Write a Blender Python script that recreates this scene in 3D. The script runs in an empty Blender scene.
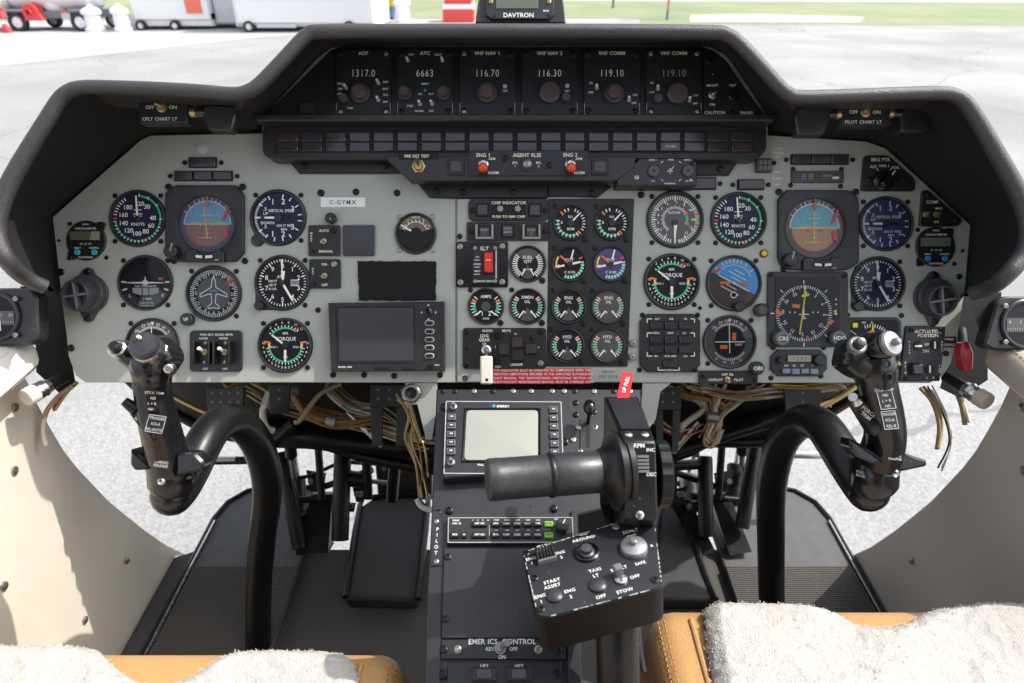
import bpy, math, random
from mathutils import Vector, Matrix, noise
random.seed(7)
R = math.radians
SC = bpy.context.scene
COL = SC.collection

# ------------------------------------------------------------------ camera, sky, sun, exposure
EYE = Vector((0.0, 0.0, 2.1))
PITCH = 30.0
FPX = 683.0
cam = bpy.data.objects.new('camera', bpy.data.cameras.new('camera'))
COL.objects.link(cam)
cam.location = EYE
cam.rotation_euler = (R(90 - PITCH), 0, 0)
cam.data.lens = 24.0
cam.data.sensor_width = 36.0
cam.data.clip_start = 0.02
cam.data.clip_end = 3000
cam.data.dof.use_dof = True
cam.data.dof.focus_distance = 0.90
cam.data.dof.aperture_fstop = 7.5
SC.camera = cam

SUN_AZ, SUN_EL = 80.0, 54.0
world = bpy.data.worlds.new('World')
SC.world = world
world.use_nodes = True
nt = world.node_tree
bg = nt.nodes['Background']
sky = nt.nodes.new('ShaderNodeTexSky')
sky.sky_type = 'NISHITA'
sky.sun_disc = False
sky.sun_elevation = R(SUN_EL)
sky.sun_rotation = R(SUN_AZ)
sky.air_density = 1.0
sky.dust_density = 2.5
sky.ozone_density = 1.0
hs = nt.nodes.new('ShaderNodeHueSaturation')   # thin bright haze: a paler sky than clean air gives
hs.inputs['Saturation'].default_value = 0.38
nt.links.new(sky.outputs[0], hs.inputs['Color'])
nt.links.new(hs.outputs[0], bg.inputs[0])
bg.inputs[1].default_value = 0.15
sun_dir = Vector((math.sin(R(SUN_AZ)) * math.cos(R(SUN_EL)), math.cos(R(SUN_AZ)) * math.cos(R(SUN_EL)), math.sin(R(SUN_EL))))
sl = bpy.data.lights.new('sun', 'SUN')
sl.energy = 2.0
sl.angle = R(0.6)
sl.color = (1.0, 0.95, 0.88)
so = bpy.data.objects.new('sun', sl)
COL.objects.link(so)
so.rotation_euler = sun_dir.to_track_quat('Z', 'Y').to_euler()
SC.view_settings.view_transform = 'Standard'
SC.view_settings.look = 'None'
SC.view_settings.gamma = 1
SC.view_settings.exposure = 1.3
SC.cycles.use_denoising = True
SC.cycles.max_bounces = 8
SC.cycles.transparent_max_bounces = 12
SC.cycles.caustics_reflective = False
SC.cycles.caustics_refractive = False

# ------------------------------------------------------------------ picture-to-place geometry
AR = Vector((1, 0, 0))
AU = Vector((0, math.sin(R(PITCH)), math.cos(R(PITCH))))
AF = Vector((0, math.cos(R(PITCH)), -math.sin(R(PITCH))))

def ray(px, py):
    return AF + AR * ((px - 512) / FPX) + AU * ((341.5 - py) / FPX)
def W(px, py, d):
    return EYE + ray(px, py) * d
def on_z(px, py, z):
    r = ray(px, py)
    return EYE + r * ((z - EYE.z) / r.z)
def on_x(px, py, x):
    r = ray(px, py)
    return EYE + r * (x / r.x)

class Frame:
    """A flat mounting plane: origin, two axes, metres per unit."""
    def __init__(s, O, X, Y, k):
        s.O, s.X, s.Y, s.k = O, X.normalized(), Y.normalized(), k
        s.N = s.X.cross(s.Y).normalized()
        s.Y = s.N.cross(s.X).normalized()
    def loc(s, px, py):
        r = ray(px, py)
        t = (s.O - EYE).dot(s.N) / r.dot(s.N)
        p = EYE + r * t - s.O
        return p.dot(s.X) / s.k, p.dot(s.Y) / s.k
    def mat(s, px, py, h=0.0, rot=0.0):
        x, y = s.loc(px, py)
        o = s.O + s.X * (x * s.k) + s.Y * (y * s.k) + s.N * (h * s.k)
        M = Matrix(((s.X.x, s.Y.x, s.N.x, o.x), (s.X.y, s.Y.y, s.N.y, o.y), (s.X.z, s.Y.z, s.N.z, o.z), (0, 0, 0, 1)))
        if rot:
            M = M @ Matrix.Rotation(R(rot), 4, 'Z')
        return M
    def rel(s, cx, cy, pts):
        ox, oy = s.loc(cx, cy)
        out = []
        for p in pts:
            x, y = s.loc(*p)
            out.append((x - ox, y - oy))
        return out

def PF(d):
    return Frame(W(512, 341.5, d), AR, AU, d / FPX)

# ------------------------------------------------------------------ materials
MATS = {}
def mat(name, col, rough=0.5, metal=0.0, grain=None, gamt=0.15, bump=None, bamt=0.1, coat=0.0, spec=0.5, spots=None, emit=None):
    m = bpy.data.materials.new(name)
    m.use_nodes = True
    t = m.node_tree
    b = t.nodes['Principled BSDF']
    b.inputs['Base Color'].default_value = (*col, 1)
    b.inputs['Roughness'].default_value = rough
    b.inputs['Metallic'].default_value = metal
    b.inputs['Specular IOR Level'].default_value = spec
    b.inputs['Coat Weight'].default_value = coat
    b.inputs['Coat Roughness'].default_value = 0.08
    tc = t.nodes.new('ShaderNodeTexCoord')
    cur = None
    if grain:
        n = t.nodes.new('ShaderNodeTexNoise')
        n.inputs['Scale'].default_value = grain
        n.inputs['Detail'].default_value = 5
        n.inputs['Roughness'].default_value = 0.65
        t.links.new(tc.outputs['Object'], n.inputs['Vector'])
        mx = t.nodes.new('ShaderNodeMix')
        mx.data_type = 'RGBA'
        mx.inputs[6].default_value = (*[c * (1 - gamt) for c in col], 1)
        mx.inputs[7].default_value = (*[min(1, c * (1 + gamt)) for c in col], 1)
        t.links.new(n.outputs['Fac'], mx.inputs[0])
        cur = mx.outputs[2]
        rr = t.nodes.new('ShaderNodeMapRange')
        rr.inputs[3].default_value = max(0, rough - 0.12)
        rr.inputs[4].default_value = min(1, rough + 0.12)
        t.links.new(n.outputs['Fac'], rr.inputs[0])
        t.links.new(rr.outputs[0], b.inputs['Roughness'])
    if spots:   # scattered chips and dust: (scale, threshold, colour)
        v = t.nodes.new('ShaderNodeTexVoronoi')
        v.inputs['Scale'].default_value = spots[0]
        t.links.new(tc.outputs['Object'], v.inputs['Vector'])
        lt = t.nodes.new('ShaderNodeMath'); lt.operation = 'LESS_THAN'; lt.inputs[1].default_value = spots[1]
        t.links.new(v.outputs['Distance'], lt.inputs[0])
        n2 = t.nodes.new('ShaderNodeTexNoise'); n2.inputs['Scale'].default_value = spots[0] * 0.3
        t.links.new(tc.outputs['Object'], n2.inputs['Vector'])
        gt = t.nodes.new('ShaderNodeMath'); gt.operation = 'GREATER_THAN'; gt.inputs[1].default_value = 0.56
        t.links.new(n2.outputs['Fac'], gt.inputs[0])
        mu = t.nodes.new('ShaderNodeMath'); mu.operation = 'MULTIPLY'
        t.links.new(lt.outputs[0], mu.inputs[0]); t.links.new(gt.outputs[0], mu.inputs[1])
        mx = t.nodes.new('ShaderNodeMix'); mx.data_type = 'RGBA'
        if cur: t.links.new(cur, mx.inputs[6])
        else: mx.inputs[6].default_value = (*col, 1)
        mx.inputs[7].default_value = (*spots[2], 1)
        t.links.new(mu.outputs[0], mx.inputs[0])
        cur = mx.outputs[2]
    if cur:
        t.links.new(cur, b.inputs['Base Color'])
    if bump:
        n = t.nodes.new('ShaderNodeTexNoise')
        n.inputs['Scale'].default_value = bump
        n.inputs['Detail'].default_value = 4
        t.links.new(tc.outputs['Object'], n.inputs['Vector'])
        bp = t.nodes.new('ShaderNodeBump')
        bp.inputs['Strength'].default_value = bamt
        bp.inputs['Distance'].default_value = 0.004
        t.links.new(n.outputs['Fac'], bp.inputs['Height'])
        t.links.new(bp.outputs[0], b.inputs['Normal'])
    if emit:
        b.inputs['Emission Color'].default_value = (*col, 1)
        b.inputs['Emission Strength'].default_value = emit
    MATS[name] = m
    return m

mat('panel_grey', (0.35, 0.365, 0.33), 0.5, grain=22, gamt=0.07, bump=900, bamt=0.03, spots=(55, 0.05, (0.24, 0.24, 0.21)))
mat('panel_grey_edge', (0.42, 0.43, 0.40), 0.5)
mat('seam', (0.05, 0.05, 0.05), 0.7)
mat('black_paint', (0.012, 0.012, 0.0135), 0.42, grain=60, gamt=0.25, bump=1200, bamt=0.04)
mat('black_scuffed', (0.018, 0.018, 0.020), 0.40, grain=50, gamt=0.3, bump=900, bamt=0.05, spots=(260, 0.10, (0.35, 0.34, 0.33)))
mat('console_paint', (0.016, 0.017, 0.021), 0.38, grain=40, gamt=0.2, bump=1100, bamt=0.05, spots=(170, 0.055, (0.5, 0.5, 0.48)))
mat('radio_face', (0.011, 0.012, 0.016), 0.45, grain=70, gamt=0.2)
mat('matte_black', (0.007, 0.007, 0.008), 0.5, spec=0.2, grain=60, gamt=0.3, spots=(180, 0.04, (0.4, 0.38, 0.34)))
mat('gloss_black', (0.009, 0.009, 0.011), 0.2, grain=30, gamt=0.3, coat=0.15, spec=0.4, spots=(240, 0.06, (0.4, 0.38, 0.34)))
mat('satin_black', (0.009, 0.009, 0.010), 0.36, grain=40, gamt=0.45, spec=0.35, spots=(120, 0.07, (0.20, 0.19, 0.18)))
mat('rubber', (0.040, 0.039, 0.039), 0.7, grain=22, gamt=0.5, bump=600, bamt=0.15)
mat('dial_black', (0.011, 0.012, 0.014), 0.6, coat=0.1, spec=0.2)
mat('dial_navy', (0.014, 0.017, 0.045), 0.55, coat=0.12, spec=0.2)
mat('blue_reflection_and_lens', (0.028, 0.04, 0.125), 0.5, coat=0.7)  # blue glass reflection put into the dial colour; also a small lens
mat('dial_violet_reflection', (0.045, 0.030, 0.15), 0.5, coat=0.7)  # violet glass reflection painted into the gauge face
mat('dial_grey', (0.06, 0.058, 0.056), 0.5, coat=0.5)
mat('dial_brown', (0.13, 0.085, 0.05), 0.5, coat=0.4)
mat('bezel', (0.018, 0.018, 0.020), 0.35, grain=120, gamt=0.2)
mat('white_mark', (0.78, 0.78, 0.74), 0.6)
mat('grey_mark', (0.40, 0.40, 0.40), 0.6)
mat('cream_mark', (0.86, 0.80, 0.64), 0.6)
mat('green_mark', (0.03, 0.48, 0.20), 0.6)
mat('red_mark', (0.72, 0.06, 0.04), 0.5)
mat('orange_mark', (0.85, 0.16, 0.03), 0.5)
mat('yellow_mark', (0.80, 0.62, 0.04), 0.5)
mat('needle_white', (0.82, 0.80, 0.72), 0.5)
mat('earth_tan', (0.50, 0.29, 0.15), 0.5)
mat('sky_blue', (0.16, 0.48, 0.58), 0.5)
mat('bright_blue', (0.05, 0.34, 0.72), 0.5)
mat('earth_brown', (0.33, 0.16, 0.09), 0.5)
mat('adi_violet_reflection', (0.05, 0.04, 0.075), 0.4)  # ring colour carries the violet reflection of the left display
mat('adi_brown', (0.10, 0.075, 0.055), 0.4)
mat('earth_dark', (0.16, 0.085, 0.06), 0.5)
mat('digit_white', (0.92, 0.92, 0.90), 0.6)
mat('dark_brown', (0.06, 0.03, 0.022), 0.5)
mat('cyan_button', (0.02, 0.40, 0.52), 0.4)
mat('blue_button', (0.03, 0.22, 0.62), 0.4)
mat('lcd', (0.10, 0.115, 0.085), 0.25, coat=0.3)
mat('lcd_pale', (0.30, 0.26, 0.19), 0.3)
mat('lcd_green', (0.12, 0.16, 0.12), 0.2, coat=0.4)
mat('screen_dark', (0.045, 0.045, 0.055), 0.18, coat=0.5, grain=12, gamt=0.15)
mat('screen_pale', (0.31, 0.325, 0.275), 0.25, coat=0.4, grain=9, gamt=0.06)
mat('screw_black', (0.012, 0.011, 0.010), 0.35, metal=0.3)
mat('screw_steel', (0.42, 0.38, 0.34), 0.35, metal=0.9)
mat('steel', (0.55, 0.54, 0.52), 0.28, metal=1.0, grain=80, gamt=0.15)
mat('dull_steel', (0.30, 0.30, 0.30), 0.45, metal=0.8, grain=60, gamt=0.2)
mat('brass', (0.50, 0.36, 0.16), 0.4, metal=0.9)
mat('red_label', (0.56, 0.010, 0.018), 0.6, spec=0.2)
mat('red_plastic', (0.62, 0.035, 0.025), 0.3, coat=0.3)
mat('deep_red', (0.40, 0.012, 0.02), 0.35, coat=0.3)
mat('orange_red', (0.70, 0.05, 0.015), 0.3, coat=0.4)
mat('green_button', (0.20, 0.55, 0.04), 0.4)
mat('amber_lens', (0.80, 0.48, 0.02), 0.25, coat=0.5)
mat('window_dark', (0.028, 0.026, 0.032), 0.22, coat=0.3, grain=25, gamt=0.3)
mat('window_plum', (0.040, 0.024, 0.028), 0.22, coat=0.3)
mat('window_brown', (0.05, 0.035, 0.035), 0.3)
mat('button_grey', (0.05, 0.05, 0.056), 0.4)
mat('button_blue', (0.17, 0.22, 0.27), 0.4)
mat('knob_plum', (0.075, 0.055, 0.06), 0.32, grain=80, gamt=0.2)
mat('clear_guard', (0.25, 0.24, 0.21), 0.15, coat=0.6)
mat('leather_rim', (0.042, 0.040, 0.041), 0.42, grain=30, gamt=0.2, bump=600, bamt=0.32)
mat('hood_lining', (0.008, 0.0078, 0.0078), 0.85, grain=12, gamt=0.25, bump=300, bamt=0.1)
mat('foam', (0.34, 0.24, 0.11), 0.9, grain=200, gamt=0.4, bump=400, bamt=0.4)
mat('placard_white', (0.74, 0.74, 0.73), 0.5)
mat('placard_beige', (0.36, 0.35, 0.31), 0.6)
mat('velcro', (0.006, 0.006, 0.007), 0.95, bump=900, bamt=0.6)
mat('vent_grey', (0.045, 0.046, 0.052), 0.45, grain=60, gamt=0.2)
mat('vent_spoke', (0.14, 0.145, 0.15), 0.4)
mat('cream_shell', (0.76, 0.70, 0.58), 0.45, grain=9, gamt=0.09, bump=700, bamt=0.05)
mat('cream_pad', (0.78, 0.74, 0.66), 0.5, grain=20, gamt=0.05, bump=350, bamt=0.15)
mat('headliner', (0.30, 0.285, 0.26), 0.8, grain=20, gamt=0.1)
mat('cream_shell_shaded', (0.58, 0.54, 0.49), 0.5, grain=14, gamt=0.07, bump=700, bamt=0.05)  # right wall: same cream, with its shade mixed into the colour
mat('cream_pad_shaded', (0.52, 0.46, 0.38), 0.5, grain=20, gamt=0.05, bump=350, bamt=0.15)  # right armrest and knob cap: cream darkened to stand for shade
mat('tan_leather', (0.45, 0.26, 0.10), 0.42, grain=50, gamt=0.08, bump=330, bamt=0.25)
mat('tan_stitch', (0.42, 0.20, 0.06), 0.7)
mat('carpet_black', (0.095, 0.089, 0.083), 0.95, grain=300, gamt=0.5, bump=500, bamt=0.7)
mat('heel_mat', (0.085, 0.085, 0.088), 0.75, grain=25, gamt=0.5, bump=700, bamt=0.2, spots=(120, 0.07, (0.25, 0.24, 0.22)))
mat('flat_black', (0.008, 0.008, 0.008), 0.8)  # one even black for frames, slots, lettering and brackets
mat('wire_tan', (0.40, 0.29, 0.16), 0.5)
mat('wire_amber', (0.30, 0.16, 0.04), 0.35)
mat('wire_white', (0.62, 0.57, 0.47), 0.5)
mat('wire_red', (0.42, 0.05, 0.04), 0.5)
mat('wire_blue', (0.06, 0.14, 0.40), 0.5)
mat('wire_green', (0.05, 0.28, 0.18), 0.5)
mat('hose_white', (0.62, 0.62, 0.60), 0.5)
mat('wool', (0.46, 0.445, 0.415), 0.95, grain=110, gamt=0.12, bump=520, bamt=0.6, spec=0.1)
mat('paper_white', (0.80, 0.80, 0.80), 0.6)
mat('lever_white', (0.74, 0.70, 0.60), 0.4)
mat('handle_metal', (0.05, 0.05, 0.053), 0.36, metal=0.4, grain=140, gamt=0.5, bump=700, bamt=0.08)

def glass_mat(name, tint, amount):
    m = bpy.data.materials.new(name); m.use_nodes = True
    t = m.node_tree
    for n in list(t.nodes): t.nodes.remove(n)
    out = t.nodes.new('ShaderNodeOutputMaterial')
    tr = t.nodes.new('ShaderNodeBsdfTransparent'); tr.inputs[0].default_value = (*tint, 1)
    gl = t.nodes.new('ShaderNodeBsdfGlossy'); gl.inputs['Roughness'].default_value = 0.03
    mx = t.nodes.new('ShaderNodeMixShader')
    fr = t.nodes.new('ShaderNodeFresnel'); fr.inputs[0].default_value = 1.28
    ad = t.nodes.new('ShaderNodeMath'); ad.operation = 'ADD'; ad.inputs[1].default_value = amount
    t.links.new(fr.outputs[0], ad.inputs[0])
    t.links.new(ad.outputs[0], mx.inputs[0])
    t.links.new(tr.outputs[0], mx.inputs[1]); t.links.new(gl.outputs[0], mx.inputs[2])
    t.links.new(mx.outputs[0], out.inputs[0])
    MATS[name] = m
glass_mat('gauge_glass', (0.95, 0.95, 0.97), 0.0)
glass_mat('violet_sheen_glass', (0.88, 0.83, 0.93), 0.02)  # violet reflection given as a tint of the pane

# ------------------------------------------------------------------ lettering: glyph outlines turned to flat mesh once
GLYPH = {}
def make_glyphs(off=0.012, store=None, chars=None):
    store = GLYPH if store is None else store
    chars = chars or 'ABCDEFGHIJKLMNOPQRSTUVWXYZ0123456789.-/:&"()%+,'
    objs = []
    def ob(body):
        c = bpy.data.curves.new('glyph', 'FONT')
        c.body = body; c.size = 1.0; c.resolution_u = 2; c.fill_mode = 'FRONT'; c.dimensions = '2D'
        c.offset = off
        o = bpy.data.objects.new('glyph', c); COL.objects.link(o); objs.append(o)
        return o
    singles = {ch: ob(ch) for ch in chars}
    wides = {ch: ob('H' + ch + 'H') for ch in chars}
    hh = ob('HH')
    bpy.context.view_layer.update()
    dg = bpy.context.evaluated_depsgraph_get()
    def data(o):
        e = o.evaluated_get(dg); me = e.to_mesh()
        vs = [tuple(v.co[:2]) for v in me.vertices]; fs = [tuple(p.vertices) for p in me.polygons]
        e.to_mesh_clear()
        return vs, fs
    hv, _ = data(hh); hw = max(v[0] for v in hv) - min(v[0] for v in hv)
    cv, _ = data(singles['H']); cap = max(v[1] for v in cv)
    for ch in chars:
        vs, fs = data(singles[ch])
        wv, _ = data(wides[ch])
        adv = (max(v[0] for v in wv) - min(v[0] for v in wv)) - hw
        store[ch] = ([(x / cap, y / cap) for x, y in vs], fs, max(adv / cap, 0.2))
    for o in objs:
        d = o.data; bpy.data.objects.remove(o); bpy.data.curves.remove(d)
make_glyphs()
THIN = {}
make_glyphs(-0.012, THIN, 'H0123456789.')

# ------------------------------------------------------------------ mesh builder
def rrect(x0, y0, x1, y1, r, n=4):
    if x0 > x1: x0, x1 = x1, x0
    if y0 > y1: y0, y1 = y1, y0
    r = min(r, (x1 - x0) / 2.01, (y1 - y0) / 2.01)
    out = []
    for cx, cy, a0 in ((x1 - r, y1 - r, 0), (x0 + r, y1 - r, 90), (x0 + r, y0 + r, 180), (x1 - r, y0 + r, 270)):
        for i in range(n + 1):
            a = R(a0 + 90 * i / n)
            out.append((cx + r * math.cos(a), cy + r * math.sin(a)))
    return out
def circ(cx, cy, r, n=24):
    return [(cx + r * math.cos(2 * math.pi * i / n), cy + r * math.sin(2 * math.pi * i / n)) for i in range(n)]
def octo(x0, y0, x1, y1, c):
    return [(x0 + c, y0), (x1 - c, y0), (x1, y0 + c), (x1, y1 - c), (x1 - c, y1), (x0 + c, y1), (x0, y1 - c), (x0, y0 + c)]
def pol(r, a):
    return r * math.sin(R(a)), r * math.cos(R(a))
def round_poly(pts, r, n=4):
    """Round every corner of a polygon."""
    out = []
    N = len(pts)
    for i in range(N):
        p = Vector(pts[i]); a = Vector(pts[i - 1]); b = Vector(pts[(i + 1) % N])
        da, db = (a - p), (b - p)
        rr = min(r, da.length * 0.45, db.length * 0.45)
        s, e = p + da.normalized() * rr, p + db.normalized() * rr
        for k in range(n + 1):
            t = k / n
            out.append(tuple((1 - t) ** 2 * s + 2 * t * (1 - t) * p + t * t * e))
    return out

class MB:
    def __init__(s, k=1.0):
        s.k = k; s.v = []; s.f = []; s.fm = []; s.mats = []
    def mi(s, m):
        if m not in s.mats: s.mats.append(m)
        return s.mats.index(m)
    def add(s, vs, fs, m, T=None):
        b = len(s.v)
        for p in vs:
            p = Vector(p)
            if T is not None: p = T @ p
            s.v.append(p)
        i = s.mi(m)
        for f in fs:
            s.f.append(tuple(b + q for q in f)); s.fm.append(i)
        return s
    def flat(s, poly, z, m, T=None):
        s.add([(x, y, z) for x, y in ccw(poly)], [tuple(range(len(poly)))], m, T); return s
    def prism(s, poly, z0, z1, m, ch=0.0, T=None, bottom=False, top=None):
        poly = ccw(poly); n = len(poly)
        vs = [(x, y, z0) for x, y in poly] + [(x, y, z1 - ch) for x, y in poly]
        fs = [(i, (i + 1) % n, n + (i + 1) % n, n + i) for i in range(n)]
        if bottom: fs.append(tuple(range(n - 1, -1, -1)))
        if ch > 0:
            ins = inset(poly, ch)
            vs += [(x, y, z1) for x, y in ins]
            fs += [(n + i, n + (i + 1) % n, 2 * n + (i + 1) % n, 2 * n + i) for i in range(n)]
            cap = [tuple(range(2 * n, 3 * n))]
        else:
            cap = [tuple(range(n, 2 * n))]
        s.add(vs, fs + ([] if top else cap), m, T)
        if top:
            b = len(s.v) - len(vs)
            s.f.append(tuple(b + q for q in cap[0])); s.fm.append(s.mi(top))
        return s
    def box(s, x0, y0, z0, x1, y1, z1, m, ch=0.0, T=None):
        return s.prism([(x0, y0), (x1, y0), (x1, y1), (x0, y1)], z0, z1, m, ch, T, bottom=True)
    def lathe(s, prof, m, cx=0, cy=0, n=32, T=None, close=True):
        vs, fs = [], []
        L = len(prof)
        for r, z in prof:
            for i in range(n):
                a = 2 * math.pi * i / n
                vs.append((cx + r * math.cos(a), cy + r * math.sin(a), z))
        for j in range(L - 1):
            for i in range(n):
                fs.append((j * n + i, j * n + (i + 1) % n, (j + 1) * n + (i + 1) % n, (j + 1) * n + i))
        if close and prof[-1][0] > 1e-6:
            fs.append(tuple(range((L - 1) * n, L * n)))
        s.add(vs, fs, m, T); return s
    def disc(s, r, z, m, cx=0, cy=0, n=32, T=None):
        return s.flat(circ(cx, cy, r, n), z, m, T)
    def arc(s, r0, r1, a0, a1, z, m, cx=0, cy=0, T=None):
        n = max(2, int(abs(a1 - a0) / 7) + 1)
        vs, fs = [], []
        for i in range(n + 1):
            a = a0 + (a1 - a0) * i / n
            for r in (r0, r1):
                x, y = pol(r, a); vs.append((cx + x, cy + y, z))
        for i in range(n):
            fs.append((2 * i, 2 * i + 1, 2 * i + 3, 2 * i + 2))
        s.add(vs, fs, m, T); return s
    def line(s, x0, y0, x1, y1, w, z, m, w1=None, T=None):
        w1 = w if w1 is None else w1
        d = Vector((x1 - x0, y1 - y0)); d.normalize(); p = Vector((-d.y, d.x))
        s.add([(x0 + p.x * w / 2, y0 + p.y * w / 2, z), (x0 - p.x * w / 2, y0 - p.y * w / 2, z), (x1 - p.x * w1 / 2, y1 - p.y * w1 / 2, z), (x1 + p.x * w1 / 2, y1 + p.y * w1 / 2, z)], [(0, 1, 2, 3)], m, T)
        return s
    def ticks(s, r0, r1, angs, w, z, m, cx=0, cy=0):
        for a in angs:
            x0, y0 = pol(r0, a); x1, y1 = pol(r1, a)
            s.line(cx + x0, cy + y0, cx + x1, cy + y1, w, z, m)
        return s
    def text(s, t, x, y, size, z, m, align='C', rot=0, T=None, sx=1.0, gap=1.0, thin=False):
        GLYPH = THIN if thin else globals()['GLYPH']
        w = sum((GLYPH[c][2] if c in GLYPH else 0.5) * gap for c in t) * size * sx
        ox = {'C': -w / 2, 'L': 0, 'R': -w}[align]
        ca, sa = math.cos(R(rot)), math.sin(R(rot))
        for c in t:
            if c in GLYPH:
                vs, fs, adv = GLYPH[c]
                pts = []
                for gx, gy in vs:
                    px_, py_ = ox + gx * size * sx, (gy - 0.5) * size
                    pts.append((x + px_ * ca - py_ * sa, y + px_ * sa + py_ * ca, z))
                s.add(pts, fs, m, T)
            else:
                adv = 0.5
            ox += adv * size * sx * gap
        return s
    def vtext(s, t, x, y, size, z, m, step=1.35):
        for i, c in enumerate(t):
            s.text(c, x, y - i * size * step, size, z, m)
        return s
    def sphere(s, c, r, m, nu=16, nv=10, sc=(1, 1, 1), T=None):
        vs, fs = [], []
        for j in range(nv + 1):
            th = math.pi * j / nv
            for i in range(nu):
                a = 2 * math.pi * i / nu
                vs.append((c[0] + r * sc[0] * math.sin(th) * math.cos(a), c[1] + r * sc[1] * math.sin(th) * math.sin(a), c[2] - r * sc[2] * math.cos(th)))
        for j in range(nv):
            for i in range(nu):
                fs.append((j * nu + i, j * nu + (i + 1) % nu, (j + 1) * nu + (i + 1) % nu, (j + 1) * nu + i))
        s.add(vs, fs, m, T); return s
    def tube(s, pts, rad, m, n=14, cap=True, smooth=0, flat=1.0, side=None):
        pts = [Vector(p) for p in pts]
        if not isinstance(rad, (list, tuple)): rad = [rad] * len(pts)
        if smooth: pts, rad = spline(pts, rad, smooth)
        t0 = (pts[1] - pts[0]).normalized()
        ref = Vector(side) if side is not None else (Vector((0, 0, 1)) if abs(t0.z) < 0.9 else Vector((1, 0, 0)))
        b = t0.cross(ref).normalized() if side is None else (ref - t0 * ref.dot(t0)).normalized()
        vs, fs = [], []
        N = len(pts)
        for j in range(N):
            t = (pts[min(j + 1, N - 1)] - pts[max(j - 1, 0)]).normalized()
            b = (b - t * b.dot(t)).normalized()
            c = t.cross(b)
            for i in range(n):
                a = 2 * math.pi * i / n
                vs.append(pts[j] + b * (rad[j] * math.cos(a)) + c * (rad[j] * flat * math.sin(a)))
        for j in range(N - 1):
            for i in range(n):
                fs.append((j * n + i, j * n + (i + 1) % n, (j + 1) * n + (i + 1) % n, (j + 1) * n + i))
        if cap:
            fs.append(tuple(range(n - 1, -1, -1))); fs.append(tuple((N - 1) * n + i for i in range(n)))
        s.add(vs, fs, m); return s
    def cyl(s, a, b, r, m, n=20, r1=None):
        return s.tube([a, b], [r, r if r1 is None else r1], m, n)
    def loft(s, rows, m, closed=False):
        n = len(rows[0]); vs = [p for r in rows for p in r]; fs = []
        for j in range(len(rows) - 1):
            for i in range(n if closed else n - 1):
                fs.append((j * n + i, j * n + (i + 1) % n, (j + 1) * n + (i + 1) % n, (j + 1) * n + i))
        s.add(vs, fs, m); return s
    def hull(s, quad_a, quad_b, m):
        """box between two loops of world points (a lower, b upper), both in the same turning sense"""
        n = len(quad_a); vs = list(quad_a) + list(quad_b)
        fs = [(i, (i + 1) % n, n + (i + 1) % n, n + i) for i in range(n)] + [tuple(range(n - 1, -1, -1)), tuple(range(n, 2 * n))]
        s.add(vs, fs, m); return s
    def build(s, name, parent=None, world=False, label=None, sharp=32, at=None):
        me = bpy.data.meshes.new(name)
        if world:
            inv = TM[parent].inverted() if parent is not None else Matrix.Identity(4)
            vs = [inv @ p for p in s.v]
        else:
            vs = [p * s.k for p in s.v]
        me.from_pydata([tuple(p) for p in vs], [], s.f)
        for m in s.mats: me.materials.append(MATS[m])
        me.polygons.foreach_set('material_index', s.fm)
        me.polygons.foreach_set('use_smooth', [True] * len(s.f))
        me.update()
        me.set_sharp_from_angle(angle=R(sharp))
        o = bpy.data.objects.new(name, me)
        COL.objects.link(o)
        if parent is not None: o.parent = parent
        if at is not None: o.location = at
        if label: o['label'] = label
        return o

def ccw(poly):
    a = sum(poly[i - 1][0] * poly[i][1] - poly[i][0] * poly[i - 1][1] for i in range(len(poly)))
    return list(poly) if a > 0 else list(poly)[::-1]
def inset(poly, d):
    out = []; n = len(poly)
    for i in range(n):
        p = Vector(poly[i]); e0 = (p - Vector(poly[i - 1])); e1 = (Vector(poly[(i + 1) % n]) - p)
        if e0.length < 1e-9: e0 = e1
        if e1.length < 1e-9: e1 = e0
        e0 = e0.normalized(); e1 = e1.normalized()
        nn = Vector((-e0.y, e0.x)) + Vector((-e1.y, e1.x))
        L = nn.length
        nn = nn / L if L > 1e-6 else Vector((-e0.y, e0.x))
        c = max(0.5, nn.dot(Vector((-e0.y, e0.x))))
        out.append((p.x + nn.x * d / c, p.y + nn.y * d / c))
    return out
def spline(pts, rad, sub):
    op, orr = [], []
    N = len(pts)
    for i in range(N - 1):
        p0, p1, p2, p3 = pts[max(i - 1, 0)], pts[i], pts[i + 1], pts[min(i + 2, N - 1)]
        for k in range(sub):
            t = k / sub
            op.append(0.5 * ((2 * p1) + (p2 - p0) * t + (2 * p0 - 5 * p1 + 4 * p2 - p3) * t * t + (3 * p1 - p0 - 3 * p2 + p3) * t ** 3))
            orr.append(rad[i] + (rad[i + 1] - rad[i]) * t)
    op.append(pts[-1]); orr.append(rad[-1])
    return op, orr

TM = {}
def thing(name, label, cat, M=None, group=None):
    o = bpy.data.objects.new(name, None)
    COL.objects.link(o)
    o.empty_display_size = 0.02
    M = M if M is not None else Matrix.Identity(4)
    o.matrix_world = M
    TM[o] = M
    o['label'] = label; o['category'] = cat
    if group: o['group'] = group
    return o
def tag(o, label, cat, group=None):
    o['label'] = label; o['category'] = cat
    if group: o['group'] = group
    return o
def struct(o, kind='structure'):
    o['kind'] = kind; return o
def at(p):
    return Matrix.Translation(p)

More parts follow.
